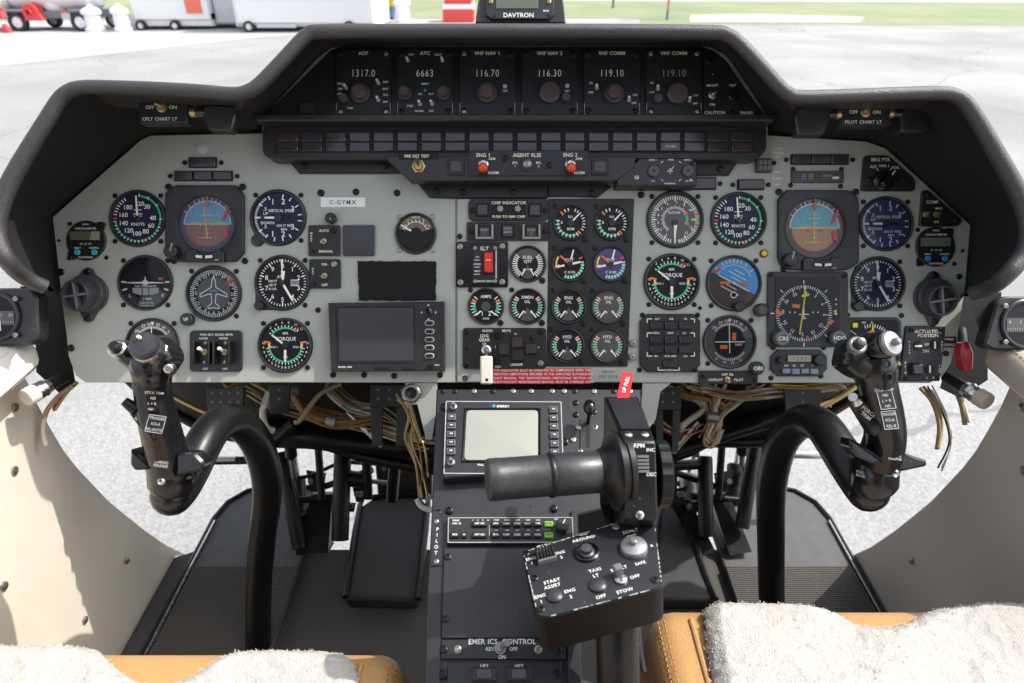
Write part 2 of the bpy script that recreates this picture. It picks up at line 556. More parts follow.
# screws: one mesh per size and finish, linked many times
SCREW = {}
def screw(T, k, x, y, z=0.0, r=2.3, m='screw_black'):
    key = (round(r * k * 1e5), m)
    if key not in SCREW:
        b = MB(k)
        b.lathe([(r, -0.3 * r), (r, 0.25 * r), (r * 0.8, 0.5 * r), (r * 0.55, 0.58 * r), (r * 0.5, 0.2 * r), (0.001, 0.15 * r)], m, n=12, close=False)
        b.box(-0.5 * r, -0.12 * r, 0.1 * r, 0.5 * r, 0.12 * r, 0.4 * r, m)
        b.box(-0.12 * r, -0.5 * r, 0.1 * r, 0.12 * r, 0.5 * r, 0.39 * r, m)
        SCREW[key] = b.build('screw', T, at=(x * k, y * k, z * k)); return SCREW[key]
    o = SCREW[key].copy()
    COL.objects.link(o); o.parent = T; o.location = (x * k, y * k, z * k)
    o.rotation_euler = (0, 0, random.uniform(0, 1.5))
    return o
# ------------------------------------------------------------------ ground outside
def ground_mats():
    m = bpy.data.materials.new('asphalt'); m.use_nodes = True
    t = m.node_tree; b = t.nodes['Principled BSDF']; b.inputs['Roughness'].default_value = 0.9
    tc = t.nodes.new('ShaderNodeTexCoord')
    v = t.nodes.new('ShaderNodeTexVoronoi'); v.inputs['Scale'].default_value = 95
    n = t.nodes.new('ShaderNodeTexNoise'); n.inputs['Scale'].default_value = 0.35; n.inputs['Detail'].default_value = 6
    n2 = t.nodes.new('ShaderNodeTexNoise'); n2.inputs['Scale'].default_value = 150; n2.inputs['Detail'].default_value = 3
    for q in (v, n, n2): t.links.new(tc.outputs['Object'], q.inputs['Vector'])
    cr = t.nodes.new('ShaderNodeValToRGB')
    cr.color_ramp.elements[0].position = 0.15; cr.color_ramp.elements[0].color = (0.215, 0.215, 0.215, 1)
    cr.color_ramp.elements[1].position = 0.9; cr.color_ramp.elements[1].color = (0.315, 0.31, 0.303, 1)
    t.links.new(v.outputs['Color'], cr.inputs[0])
    mx = t.nodes.new('ShaderNodeMix'); mx.data_type = 'RGBA'; mx.blend_type = 'OVERLAY'; mx.inputs[0].default_value = 0.22
    t.links.new(cr.outputs[0], mx.inputs[6]); t.links.new(n2.outputs['Fac'], mx.inputs[7])
    mx2 = t.nodes.new('ShaderNodeMix'); mx2.data_type = 'RGBA'; mx2.blend_type = 'OVERLAY'; mx2.inputs[0].default_value = 0.55
    t.links.new(mx.outputs[2], mx2.inputs[6]); t.links.new(n.outputs['Fac'], mx2.inputs[7])
    ve = t.nodes.new('ShaderNodeTexVoronoi'); ve.feature = 'DISTANCE_TO_EDGE'; ve.inputs['Scale'].default_value = 0.22
    nw = t.nodes.new('ShaderNodeTexNoise'); nw.inputs['Scale'].default_value = 1.4; nw.inputs['Detail'].default_value = 5
    t.links.new(tc.outputs['Object'], nw.inputs['Vector'])
    wv = t.nodes.new('ShaderNodeMix'); wv.data_type = 'RGBA'; wv.blend_type = 'ADD'; wv.inputs[0].default_value = 0.5
    t.links.new(tc.outputs['Object'], wv.inputs[6]); t.links.new(nw.outputs['Color'], wv.inputs[7]); t.links.new(wv.outputs[2], ve.inputs['Vector'])
    lt = t.nodes.new('ShaderNodeMath'); lt.operation = 'LESS_THAN'; lt.inputs[1].default_value = 0.0028
    t.links.new(ve.outputs['Distance'], lt.inputs[0])
    cm = t.nodes.new('ShaderNodeMix'); cm.data_type = 'RGBA'; cm.inputs[7].default_value = (0.13, 0.13, 0.13, 1)
    hf = t.nodes.new('ShaderNodeMath'); hf.operation = 'MULTIPLY'; hf.inputs[1].default_value = 0.6
    t.links.new(lt.outputs[0], hf.inputs[0]); t.links.new(hf.outputs[0], cm.inputs[0]); t.links.new(mx2.outputs[2], cm.inputs[6])
    t.links.new(cm.outputs[2], b.inputs['Base Color'])
    bp = t.nodes.new('ShaderNodeBump'); bp.inputs['Strength'].default_value = 0.25; bp.inputs['Distance'].default_value = 0.004
    t.links.new(v.outputs['Distance'], bp.inputs['Height']); t.links.new(bp.outputs[0], b.inputs['Normal'])
    MATS['asphalt'] = m
    mat('concrete', (0.38, 0.37, 0.36), 0.9, grain=0.6, gamt=0.10)
    mat('dry_strip', (0.40, 0.36, 0.29), 0.95, grain=0.5, gamt=0.2)
    g = bpy.data.materials.new('grass'); g.use_nodes = True
    t = g.node_tree; b = t.nodes['Principled BSDF']; b.inputs['Roughness'].default_value = 0.95
    tc = t.nodes.new('ShaderNodeTexCoord')
    n = t.nodes.new('ShaderNodeTexNoise'); n.inputs['Scale'].default_value = 0.25; n.inputs['Detail'].default_value = 8; n.inputs['Roughness'].default_value = 0.7
    t.links.new(tc.outputs['Object'], n.inputs['Vector'])
    cr = t.nodes.new('ShaderNodeValToRGB')
    cr.color_ramp.elements[0].position = 0.35; cr.color_ramp.elements[0].color = (0.15, 0.20, 0.095, 1)
    cr.color_ramp.elements[1].position = 0.72; cr.color_ramp.elements[1].color = (0.27, 0.27, 0.16, 1)
    t.links.new(n.outputs['Fac'], cr.inputs[0]); t.links.new(cr.outputs[0], b.inputs['Base Color'])
    MATS['grass'] = g
ground_mats()

def sheet(name, pts, z, m, kind='structure'):
    b = MB(); b.flat([(p[0], p[1]) for p in pts], z, m)
    return struct(b.build(name), kind)
sheet('ground', [(-900, -200), (900, -200), (900, 1600), (-900, 1600)], 0.0, 'asphalt')
def gp(px, py, z=0.0):
    p = on_z(px, py, z); return (p.x, p.y)
sheet('concrete_apron', [gp(-900, 158), gp(0, 66), gp(262, 37), gp(700, 16), gp(700, 13), gp(-400, 27), gp(-900, 30)], 0.004, 'concrete')
sheet('grass_verge', [gp(640, 24), gp(1500, 26.5), gp(1500, -1), gp(640, -1)], 0.004, 'grass')
sheet('grass_verge', [gp(-300, 19), gp(720, 19), gp(720, -1), gp(-300, -1)], 0.008, 'grass')
sheet('dirt_strip', [gp(690, 22.5), gp(860, 23), gp(865, 17), gp(760, 14), gp(690, 15)], 0.012, 'dry_strip')
sheet('far_road', [gp(560, 1.0), gp(1500, 4.6), gp(1500, 1.4), gp(560, -2.0)], 0.012, 'concrete')
sheet('grass_field', [gp(-900, -1), gp(1900, -1), (600, 1200), (-600, 1200)], 0.004, 'grass')

# ------------------------------------------------------------------ far vehicles and markers on the apron
mat('white_paint', (0.80, 0.80, 0.80), 0.4)
mat('tyre', (0.03, 0.03, 0.035), 0.8)
mat('trailer_steel', (0.16, 0.17, 0.20), 0.6)  # lightened to put the veiling glare of distance into the colour
mat('far_red', (0.62, 0.06, 0.06), 0.5)
mat('far_orange', (0.75, 0.18, 0.10), 0.5)
mat('far_grey', (0.55, 0.57, 0.60), 0.5)
mat('far_yellow', (0.65, 0.42, 0.06), 0.5)
mat('far_blue', (0.10, 0.20, 0.42), 0.5)
class UF:
    def __init__(s, px, py):
        s.O = on_z(px, py, 0.0); s.cx = px; s.cy = py
        s.k = (s.O - EYE).dot(AF) / FPX
    def mat(s): return Matrix.Translation(s.O)
    def box(s, b, x0, y0, x1, y1, d0, d1, m, ch=0.0):
        """pixel box (y down, relative to the image) at depth offset d0..d1 metres behind the foot line"""
        k = s.k; X0, X1 = (x0 - s.cx) * k, (x1 - s.cx) * k; Z0, Z1 = (s.cy - y1) * k / 1.09, (s.cy - y0) * k / 1.09
        T = Matrix(((1, 0, 0, 0), (0, 0, -1, d0), (0, 1, 0, 0), (0, 0, 0, 1)))
        b.box(X0, Z0, d0 - d1, X1, Z1, 0, m, ch, T=T)
    def pt(s, x, y, d=0.0):
        return Vector(((x - s.cx) * s.k, d, (s.cy - y) * s.k / 1.09))
def wheel(T, u, x, y, r, d, w=0.16):
    b = MB(); a = u.pt(x, y, d); rr = r * u.k / 1.04
    M = Matrix.Translation(a) @ Matrix.Rotation(R(90), 4, 'X')
    b.lathe([(rr * 0.62, 0.0), (rr * 0.66, 0.03), (rr * 0.95, 0.03), (rr, 0.0), (rr, -w), (rr * 0.6, -w)], 'tyre', n=24, T=M)
    o = b.build('wheel', T)
    b = MB(); b.lathe([(rr * 0.64, -0.02), (rr * 0.5, 0.005), (rr * 0.28, -0.01), (rr * 0.2, 0.02), (rr * 0.08, 0.02)], 'white_paint', n=20, T=M)
    b.build('rim', o)
def tank_trailer(x0, x1, foot, wheels, label, reel, low):
    u = UF((x0 + x1) / 2, foot)
    T = thing('tank_trailer', label, 'trailer', u.mat(), 'tank trailers on the apron')
    b = MB(); u.box(b, x0, 12, x1, 19, 0.1, 1.2, 'trailer_steel', 0.02)
    for x, _ in wheels:
        u.box(b, x - 9, 9.5, x + 9, 12.4, -0.12, 0.2, 'trailer_steel', 0.02)
    b.build('chassis', T)
    b = MB(); c0 = u.pt(x0 - 4, -10, 0.7); c1 = u.pt(x1 - 3, -10, 0.7)
    b.tube([c0, c0 + Vector((0.15, 0, 0)), c1 - Vector((0.15, 0, 0)), c1], [0.45, 0.62, 0.62, 0.45], 'white_paint', n=32); b.build('tank', T)
    if low:
        b = MB(); b.sphere(u.pt(low, 3, 0.55), 0.36, 'white_paint', sc=(1, 1, 1.15)); b.build('sump', T)
    for x, y in wheels: wheel(T, u, x, y, 9.2, -0.1)
    for x, y in wheels: wheel(T, u, x + 13, y + 1, 7.5, 1.0)
    if reel:
        b = MB(); p = u.pt(reel[0], reel[1], -0.1)
        Mr = Matrix.Translation(p) @ Matrix.Rotation(R(90), 4, 'X')
        rr = reel[2] * u.k
        b.lathe([(rr * 0.3, 0.1), (rr * 0.35, 0.0), (rr, 0.02), (rr, -0.05), (rr * 0.5, -0.06), (rr * 0.5, -0.22), (rr, -0.23), (rr, -0.28)], 'far_red', n=24, T=Mr)
        b.hull([p + Vector((-rr, -.02, -rr * 1.0)), p + Vector((rr * 1.5, -.02, -rr * 1.0)), p + Vector((rr * 1.5, .2, -rr * 1.0)), p + Vector((-rr, .2, -rr * 1.0))],
               [p + Vector((-rr * .5, -.02, 0)), p + Vector((rr * .8, -.02, 0)), p + Vector((rr * .8, .2, 0)), p + Vector((-rr * .5, .2, 0))], 'far_red')
        b.build('hose_reel', T)
    return T, u
T, u = tank_trailer(13, 99, 31, [(22, 22), (84, 22)], 'white tank trailer on grey chassis with a large red hose reel', (38, 12, 7.5), 52)
b = MB(); u.box(b, 66, 13, 75, 19, -0.02, 0.08, 'far_grey', .005); b.build('plate', T)
b = MB(); u.box(b, 68, 10, 71.5, 12.8, -0.1, 0.0, 'far_red', .005); b.build('rear_lamp', T)
tank_trailer(-70, 9, 32, [(-48, 22)], 'white tank trailer cut off by the left edge with a small red reel', (4.5, 13, 4), None)
u = UF(5, 33)
T = thing('wheel_chock', 'small red triangular chock standing on the apron at far left', 'chock', u.mat())
b = MB(); b.hull([u.pt(2, 33), u.pt(10, 33), u.pt(10, 33, .15), u.pt(2, 33, .15)], [u.pt(4.5, 24), u.pt(5.5, 24), u.pt(5.5, 24, .15), u.pt(4.5, 24, .15)], 'far_red'); b.build('wedge', T)
def marker(x, foot, top, w, label):
    u = UF(x, foot)
    T = thing('apron_marker', label, 'marker', u.mat(), 'white markers standing on the apron')
    h = (foot - top) * u.k / 1.09; r = w * u.k / 2
    b = MB(); b.lathe([(r, 0), (r, h * .12), (r * .86, h * .16), (r * .78, h * .62), (r, h * .66), (r, h * .76), (r * .8, h * .84), (r * .3, h * .93), (r * .22, h), (0.01, h * 1.01)], 'white_paint', n=24, close=False)
    b.build('body', T)
marker(96, 31, 5, 19, 'white plastic hydrant-shaped marker just right of the tank trailer')
marker(124, 31, 4, 17, 'white hydrant-shaped marker standing alone on green grass background')
marker(403, 22, -4, 17, 'white hydrant-shaped marker beside the yellow digger')
# white box truck with red-orange panel
u = UF(165, 30)
T = thing('box_truck', 'white box truck with a red-orange panel on its side', 'truck', u.mat())
b = MB(); u.box(b, 136, -60, 212, 20, 0, 2.2, 'white_paint', .03); b.build('cargo_box', T)
b = MB(); u.box(b, 190.5, -14, 206, 13.5, -0.03, -0.01, 'far_orange'); b.build('side_panel', T)
b = MB(); u.box(b, 130, 14, 212, 26.5, 0.1, 2.0, 'white_paint', .03); b.build('skirt', T)
b = MB(); u.box(b, 213, -60, 236, 25, 0.3, 2.0, 'far_grey', .05); b.build('cab_panel', T)
for x in (142, 176): wheel(T, u, x, 25.5, 5, -0.05, .25)
u = UF(300, 32)
T = thing('van', 'long white van parked behind the glareshield corner', 'van', u.mat())
b = MB(); u.box(b, 236, -50, 378, 27, 0, 2.2, 'white_paint', .12); b.build('body', T)
b = MB(); u.box(b, 258, 24, 297, 27.6, -0.06, 0.0, 'far_grey', .01); b.build('bumper', T)
for x in (250, 350): wheel(T, u, x, 26.5, 5.5, -0.05, .25)
u = UF(384, 21)
T = thing('digger', 'small yellow and blue digger half hidden behind the white van', 'digger', u.mat())
b = MB(); u.box(b, 374, -8, 396, 9, 0.5, 2, 'far_yellow', .05); b.build('body', T)
b = MB(); u.box(b, 376, 9, 392, 20, 0.5, 2, 'far_blue', .05); b.build('undercarriage', T)
u = UF(458, 22.5)
T = thing('equipment_cabinet', 'red and white equipment cabinet on the grass behind the clock', 'cabinet', u.mat())
b = MB(); u.box(b, 443, 10, 474, 22.5, 0, .8, 'far_red', .02); b.build('base', T)
b = MB(); u.box(b, 443, 4, 474, 9.8, 0.02, .8, 'white_paint', .02); b.build('band', T)
b = MB(); u.box(b, 445, -6, 472, 3.8, 0, .8, 'far_red', .02); b.build('top', T)
for (x, y, m, lab) in ((613, 8, 'trailer_steel', 'dark thin post standing in the far grass'), (667, 20, 'far_orange', 'slim orange and blue marker post in the grass')):
    u = UF(x, y)
    T = thing('marker_post', lab, 'post', u.mat())
    b = MB(); u.box(b, x - 1.1, -25, x + 1.1, (y if m != 'far_orange' else 10), 0, .06, m, .005); b.build('post', T)
    if m == 'far_orange':
        b = MB(); u.box(b, x - 1.1, 10, x + 1.1, y, 0, .06, 'far_blue', .005); b.build('post_foot', T)

# ------------------------------------------------------------------ cabin floor
FZ = 1.0
# unseen roof piece and rear wall, added to keep sky glare off the dials
T = thing('glare_block_roof', 'beige unseen roof piece behind and above the pilots, added to block sky glare', 'roof', at(Vector((0, -1, 2.46))))
b = MB(); b.prism(round_poly([(-.85, -.12), (.85, -.12), (.95, -.6), (.95, -1.9), (-.95, -1.9), (-.95, -.6)], .1), 2.46, 2.52, 'headliner', .01, bottom=True); b.build('lining', T, world=True)
T = thing('glare_block_wall', 'beige unseen wall behind the pilots, added to block sky glare', 'bulkhead', at(Vector((0, -1.9, 1.0))))
b = MB(); b.box(-.95, -1.95, FZ, .95, -1.90, 2.455, 'headliner'); b.build('wall', T, world=True)
b = MB()
b.prism([(-0.72, -0.5), (0.735, -0.5), (0.735, 1.0), (0.70, 1.03), (-0.66, 1.03), (-0.72, 1.0)], FZ - 0.04, FZ, 'carpet_black', .003, bottom=True)
struct(b.build('floor'))

# ------------------------------------------------------------------ glareshield
RIM = [(45, 287), (24, 277), (6, 259), (-3, 236), (-1, 211), (10, 182), (28, 150), (47, 119), (57.5, 102), (66, 93), (80, 87.5), (110, 87.2), (160, 89), (200, 91.3), (232, 94),
       (246, 92), (259, 84.5), (280, 63), (300, 41.5), (309, 34), (320, 31.5), (400, 31), (512, 30.8), (640, 31.3), (714, 32.3), (727, 35), (738, 42), (761, 66), (780, 87), (790, 94.5),
       (801, 97), (850, 96), (900, 94), (940, 93), (955, 95.5), (966, 103), (980, 124), (1000, 159), (1017, 190), (1026, 213), (1029, 236), (1021, 258), (1006, 276), (990, 288), (972, 294)]
BACK = [(60, 300), (58, 290), (55, 275), (51, 250), (49, 222), (62, 206), (92, 180), (118, 157), (130, 147), (140, 140), (152, 135), (170, 133), (195, 132), (222, 132), (248, 131),
        (258, 126), (268, 112), (290, 88), (314, 62), (326, 52), (340, 47), (410, 46), (512, 46), (640, 46), (702, 46), (716, 50), (728, 58), (745, 82), (762, 108), (770, 122),
        (776, 131), (815, 136), (848, 139), (868, 140), (880, 144), (892, 152), (914, 172), (940, 196), (964, 218), (972, 228), (971, 250), (968, 268), (965, 285), (962, 296), (958, 304)]
RD = 0.80
rim_r = []
for i, (x, y) in enumerate(RIM):
    e = min(1.0, max(0.0, (abs(x - 512) - 440) / 60))
    rim_r.append((7.0 + 1.6 * e) * RD / FPX)
def rim_depth(i):
    x, y = RIM[i]
    return RD + (0.05 if i in (0, len(RIM) - 1) else 0.03 if i in (1, len(RIM) - 2) else 0.0)
G = thing('glareshield', 'black padded glareshield hooding the whole instrument panel', 'glareshield', at(W(512, 60, 0.9)))
rp = [W(x, y, rim_depth(i)) for i, (x, y) in enumerate(RIM)]
b = MB(); b.tube(rp, rim_r, 'leather_rim', n=18, smooth=4); b.build('padded_rim', G, world=True, sharp=60)
rp2, bk2 = [], []
sp, _ = spline(rp, rim_r, 3)
bkd = [W(x, y, 0.945 if 256 < x < 770 else 0.966) for x, y in BACK]
sb, _ = spline(bkd, rim_r, 3)
b = MB()
rows = []
for a, c in zip(sp, sb):
    inn = a + (c - a).normalized() * 0.004
    rows.append([inn.lerp(c, t / 5) + Vector((0, 0, 0.010 * math.sin(math.pi * t / 5))) for t in range(6)])
b.loft(rows, 'hood_lining'); b.build('lining', G, world=True, sharp=60)
b = MB()
rows = []
for a, c in zip(sp, sb):
    out = Vector((c.x, 0, (c.z - 1.72) * .8)).normalized() * 0.012
    rows.append([a + Vector((0, 0.004, 0.001)), a.lerp(c, .5) + out + Vector((0, .01, 0)), c + out + Vector((0, .03, 0)), c + Vector((-c.x * .1, 0.36, -.14)), Vector((c.x * .62, c.y + .62, min(c.z - .32, 1.62)))])
b.loft(rows, 'leather_rim'); b.build('deck', G, world=True, sharp=60)
# worn foam showing along the inner edge of the rim
def foam(i0, i1, width, seed):
    rnd = random.Random(seed); b = MB(); rows = []
    seg, _ = spline(rp[i0:i1 + 1], rim_r[i0:i1 + 1], 6)
    segb, _ = spline(bkd[i0:i1 + 1], rim_r[i0:i1 + 1], 6)
    for a, c in zip(seg, segb):
        d = (c - a).normalized(); o = a + d * 0.0088 + Vector((0, -0.004, 0))
        w = width * rnd.uniform(0.35, 1.0)
        rows.append([o, o + d * w * .5 + Vector((0, -0.0015, 0)), o + d * w])
    b.loft(rows, 'foam'); b.build('exposed_foam', G, world=True, label='torn yellow foam edge')
foam(6, 9, .006, 1); foam(13, 15, .005, 2); foam(1, 5, .006, 3); foam(28, 31, .004, 4); foam(34, 37, .006, 5); foam(9, 11, .004, 6)

# ------------------------------------------------------------------ instrument panel plate
PD = 0.96
P = PF(PD)
PAN = [(140, 140), (150, 135), (262, 133), (262, 118), (768, 118), (768, 135), (866, 141), (886, 148), (971, 225), (966, 285), (956, 345), (951, 364), (943, 376), (930, 383), (85, 382.5), (75, 375), (68, 356), (66, 335), (59, 280), (52, 217)]
IP = thing('instrument_panel', 'wide grey-green metal instrument panel carrying all the gauges', 'instrument panel', P.mat(512, 341.5))
b = MB(P.k)
poly = [(x - 512, 341.5 - y) for x, y in PAN]
b.prism(poly, -4, 0, 'panel_grey', 0.7, bottom=True)
b.line(456 - 512, 142, 456 - 512, 341.5 - 382, 0.9, 0.25, 'seam')
b.build('panel_plate', IP)
def pr(x, y): return x - 512, 341.5 - y
# raised centre sub-plate, black engine gauge plate
b = MB(P.k); b.prism([pr(*q) for q in ((457.5, 199), (548, 199), (548, 367.5), (636, 367.5), (636, 382), (457.5, 382))], 0, 1.2, 'panel_grey', 0.5); b.build('centre_plate', IP)
b = MB(P.k); b.prism([pr(*q) for q in ((549, 199), (634, 199), (627.5, 366.5), (546, 366.5))], 0, 1.6, 'black_paint', 0.5); b.build('engine_plate', IP)
for x, y in ((202, 148),):
    b = MB(P.k); b.lathe([(6, 0), (6, .6), (5.2, 1.0)], 'panel_grey_edge', *pr(x, y), n=24); b.build('hole_plug', IP)
for x, y, r in ((61, 272, 3.6), (71, 348, 3.6), (321, 193, 3.6), (356, 192, 3.4), (397, 193, 3.4), (318, 310, 2.8), (333, 375, 3), (364, 375, 3), (394, 376, 3), (440, 375, 3), (465, 378, 3.2), (59, 240.5, 1.6),
                (641, 195, 3.4), (962.5, 251, 1.8), (959, 276.5, 3), (946, 353.5, 3), (700, 308, 2), (433, 215.5, 1.5), (700, 184, 0.1), (952, 330, .1)):
    if r > 1: screw(IP, P.k, *pr(x, y), 0.0, r)
for x, y in ((633, 343.5), (632, 357)): screw(IP, P.k, *pr(x, y), 1.2, 3.8, 'screw_steel')
# legs of the panel beside the console
for (q, lab) in (([(405, 383), (437, 383), (437, 405), (432, 440), (426, 440), (417, 405), (405, 405)], 'l'), ([(643, 383), (672, 383), (661, 392), (656, 420), (650, 428), (640, 428)], 'r')):
    b = MB(P.k); b.prism([pr(*p) for p in q], -5, -1.5, 'panel_grey', .5, bottom=True); b.build('mounting_leg', IP)
b = MB(P.k); b.lathe([(9.5, -1.5), (9.5, 3), (8, 4.5), (6.4, 4.5), (5.8, 1), (0.1, 0.6)], 'steel', *pr(411.5, 393), n=28, close=False); b.build('lamp_socket', IP)
b = MB(P.k); b.lathe([(5.6, 1), (4, 2.6), (.1, 3.2)], 'gloss_black', *pr(411.5, 393), n=20, close=False); b.build('lamp_lens', IP)
# ------------------------------------------------------------------ round instruments
def gauge(cx, cy, r, name, label, dial, draw, fr=None, scr=0.80, scr_r=2.5, glass=None, group=None, cat='gauge', bez=0.885, extra=None, skip=(), h0=0.0, scrm='screw_black'):
    fr = fr or P
    T = thing(name, label, cat, fr.mat(cx, cy, h0), group)
    k = fr.k
    b = MB(k)
    b.lathe([(r, -1), (r, 1.6), (r * 0.975, 2.6), (r * 0.94, 3.0), (r * (bez + .02), 2.7), (r * bez, 0.3)], 'bezel', n=48, close=False)
    if extra: extra(b, r)
    b.build('bezel', T)
    b = MB(k); b.disc(r * 0.93, 0.35, dial, n=48)
    ndl = MB(k)
    draw(b, ndl, r)
    b.build('dial', T)
    if ndl.f: ndl.build('needle', T)
    if glass:
        b = MB(k); b.lathe([(r * bez, 2.2), (r * .6, 2.5), (r * .3, 2.65), (.01, 2.7)], glass, n=36, close=False); b.build('glass', T)
    if scr:
        for i, (sx, sy) in enumerate(((-1, 1), (1, 1), (-1, -1), (1, -1))):
            if i in skip: continue
            screw(T, k, sx * scr * r, sy * scr * r, 0, scr_r, scrm)
    return T
def nums(b, items, r, size, m='white_mark', z=.7):
    for t, a in items:
        x, y = pol(r, a); b.text(t, x, y, size, z, m)
def hand(n, a, r0, r1, w0, w1, m='needle_white', z=1.5, hub=0, hubm='bezel'):
    x0, y0 = pol(r0, a); x1, y1 = pol(r1, a)
    d = Vector((x1 - x0, y1 - y0)).normalized(); p = Vector((-d.y, d.x))
    n.prism([(x0 + p.x * w0 / 2, y0 + p.y * w0 / 2), (x0 - p.x * w0 / 2, y0 - p.y * w0 / 2), (x1 - p.x * w1 / 2, y1 - p.y * w1 / 2), (x1 + p.x * w1 / 2, y1 + p.y * w1 / 2)], z - .3, z, m)
    if hub: n.lathe([(hub, z - .8), (hub, z + .4), (hub * .7, z + .7)], hubm, n=20)
def frange(a, b, n): return [a + (b - a) * i / (n - 1) for i in range(n)]

def d_airspeed(b, n, r):
    b.arc(.76 * r, .82 * r, 3, 108, .5, 'green_mark')
    b.ticks(.76 * r, .86 * r, [3, 27, 55, 92], 1.0, .75, 'white_mark')
    for a in range(112, 262, 9): b.arc(.76 * r, .82 * r, a, a + 6, .5, 'green_mark')
    b.ticks(.76 * r, .86 * r, frange(112, 262, 17), .8, .75, 'white_mark')
    b.ticks(.72 * r, .86 * r, [270], 1.8, .8, 'red_mark'); b.ticks(.76 * r, .90 * r, [164], 1.5, .8, 'red_mark')
    b.ticks(.74 * r, .86 * r, frange(280, 326, 7), 1.0, .75, 'white_mark')
    nums(b, [('20', 12), ('30', 38), ('40', 88), ('60', 118), ('80', 148), ('100', 184), ('120', 218), ('140', 252), ('160', 284), ('180', 318)], .53 * r, .155 * r)
    b.text('AIRSPEED', 0, .16 * r, .055 * r, .7, 'white_mark'); b.text('KNOTS', 0, -.20 * r, .10 * r, .7, 'white_mark')
    for i in range(2): b.line(-.14 * r, .30 * r - i * .22 * r, .14 * r, .30 * r - i * .22 * r, .7, .6, 'white_mark')
    hand(n, 356, -.05 * r, .80 * r, 2.0, 1.4, hub=.10 * r)
def d_vsi(b, n, r):
    b.ticks(.70 * r, .84 * r, [306, 335, 12, 33, 58, 82, 98, 122, 147, 168, 190, 212, 234] , 1.2, .6, 'white_mark')
    b.ticks(.76 * r, .84 * r, frange(214, 326, 26), .8, .6, 'white_mark')
    nums(b, [('1', 341), ('2', 17), ('3', 58), ('3', 122), ('2', 163), ('1', 199)], .60 * r, .19 * r)
    nums(b, [('.5', 304), ('.5', 236)], .56 * r, .12 * r)
    b.text('UP', -.45 * r, .15 * r, .10 * r, .6, 'white_mark'); b.text('DOWN', -.38 * r, -.18 * r, .10 * r, .6, 'white_mark')
    b.text('VERTICAL SPEED', .10 * r, .25 * r, .10 * r, .6, 'white_mark', sx=.85)
    b.text('1000 FT PER', .20 * r, -.28 * r, .085 * r, .6, 'white_mark', sx=.85); b.text('MIN', .20 * r, -.41 * r, .085 * r, .6, 'white_mark')
    hand(n, 270, -.02 * r, .80 * r, 2.2, 1.6); hand(n, 90, .02 * r, .42 * r, 2.6, 2.2, 'dial_black')
    n.lathe([(.07 * r, .8), (.07 * r, 2.1)], 'bezel', -.55 * r, 0, n=14)
    n.lathe([(.13 * r, .8), (.13 * r, 2.0)], 'bezel', n=18)
def d_alt(b, n, r):
    b.ticks(.76 * r, .85 * r, [i * 7.2 for i in range(50)], .8, .6, 'white_mark'); b.ticks(.70 * r, .85 * r, [i * 36 for i in range(10)], 1.2, .65, 'white_mark')
    nums(b, [(str(i), i * 36) for i in range(10)], .60 * r, .16 * r)
    b.text('ALT', -.06 * r, .22 * r, .11 * r, .6, 'white_mark')
    for i, t in enumerate(('1000 FT', '100 FT', 'IN HG')): b.text(t, -.36 * r, .06 * r - i * .14 * r, .085 * r, .6, 'white_mark', sx=.8)
    b.flat([(.28 * r, .12 * r), (.58 * r, .12 * r), (.58 * r, -.12 * r), (.28 * r, -.12 * r)], .5, 'grey_mark')
    b.text('2992', .43 * r, .0, .12 * r, .7, 'dial_black', sx=.8)
    hand(n, 150, .0, .74 * r, 2.4, 2.0); hand(n, 330, .0, .20 * r, 2.4, 3.0, 'bezel')
    hand(n, 3, .05 * r, .42 * r, 2.2, 4.0, z=1.2); hand(n, 358, .40 * r, .84 * r, 1.0, 2.0, z=1.1)
    n.lathe([(.10 * r, .5), (.10 * r, 2.1)], 'bezel', n=18)
def d_torque(b, n, r):
    b.arc(.60 * r, .66 * r, 310, 395, .5, 'green_mark'); b.ticks(.60 * r, .80 * r, [36], 1.6, .7, 'red_mark')
    b.ticks(.66 * r, .74 * r, frange(308, 400, 10), .9, .6, 'white_mark')
    b.arc(.56 * r, .62 * r, 98, 262, .5, 'green_mark'); b.arc(.55 * r, .63 * r, 82, 98, .5, 'yellow_mark'); b.arc(.55 * r, .63 * r, 262, 278, .5, 'yellow_mark')
    b.ticks(.54 * r, .78 * r, [80, 280], 2.0, .7, 'orange_mark')
    b.ticks(.62 * r, .70 * r, frange(100, 260, 17), .9, .6, 'white_mark')
    nums(b, [('2', 320), ('4', 336), ('6', 352), ('8', 8), ('10', 26), ('12', 44)], .84 * r, .09 * r)
    nums(b, [(str(int(v)), a) for v, a in ((10, 84), (9, 96), (8, 108), (7, 120), (6, 132), (5, 143), (4, 153), (3, 162), (2, 171), (0, 180), (2, 189), (3, 198), (4, 207), (5, 217), (6, 228), (7, 240), (8, 252), (9, 264), (10, 276))], .80 * r, .085 * r)
    b.text('M/R', 0, .44 * r, .085 * r, .6, 'white_mark'); b.text('TORQUE', 0, .24 * r, .13 * r, .6, 'white_mark')
    b.text('ENG 1', -.42 * r, -.06 * r, .07 * r, .6, 'white_mark'); b.text('ENG 2', .42 * r, -.06 * r, .07 * r, .6, 'white_mark'); b.text('X10', 0, -.42 * r, .07 * r, .6, 'white_mark')
    hand(n, 308, .10 * r, .62 * r, 2.2, 1.4); hand(n, 180, .16 * r, .58 * r, 2.6, 2.0)
    n.lathe([(.12 * r, .6), (.12 * r, 2.1)], 'bezel', n=18)
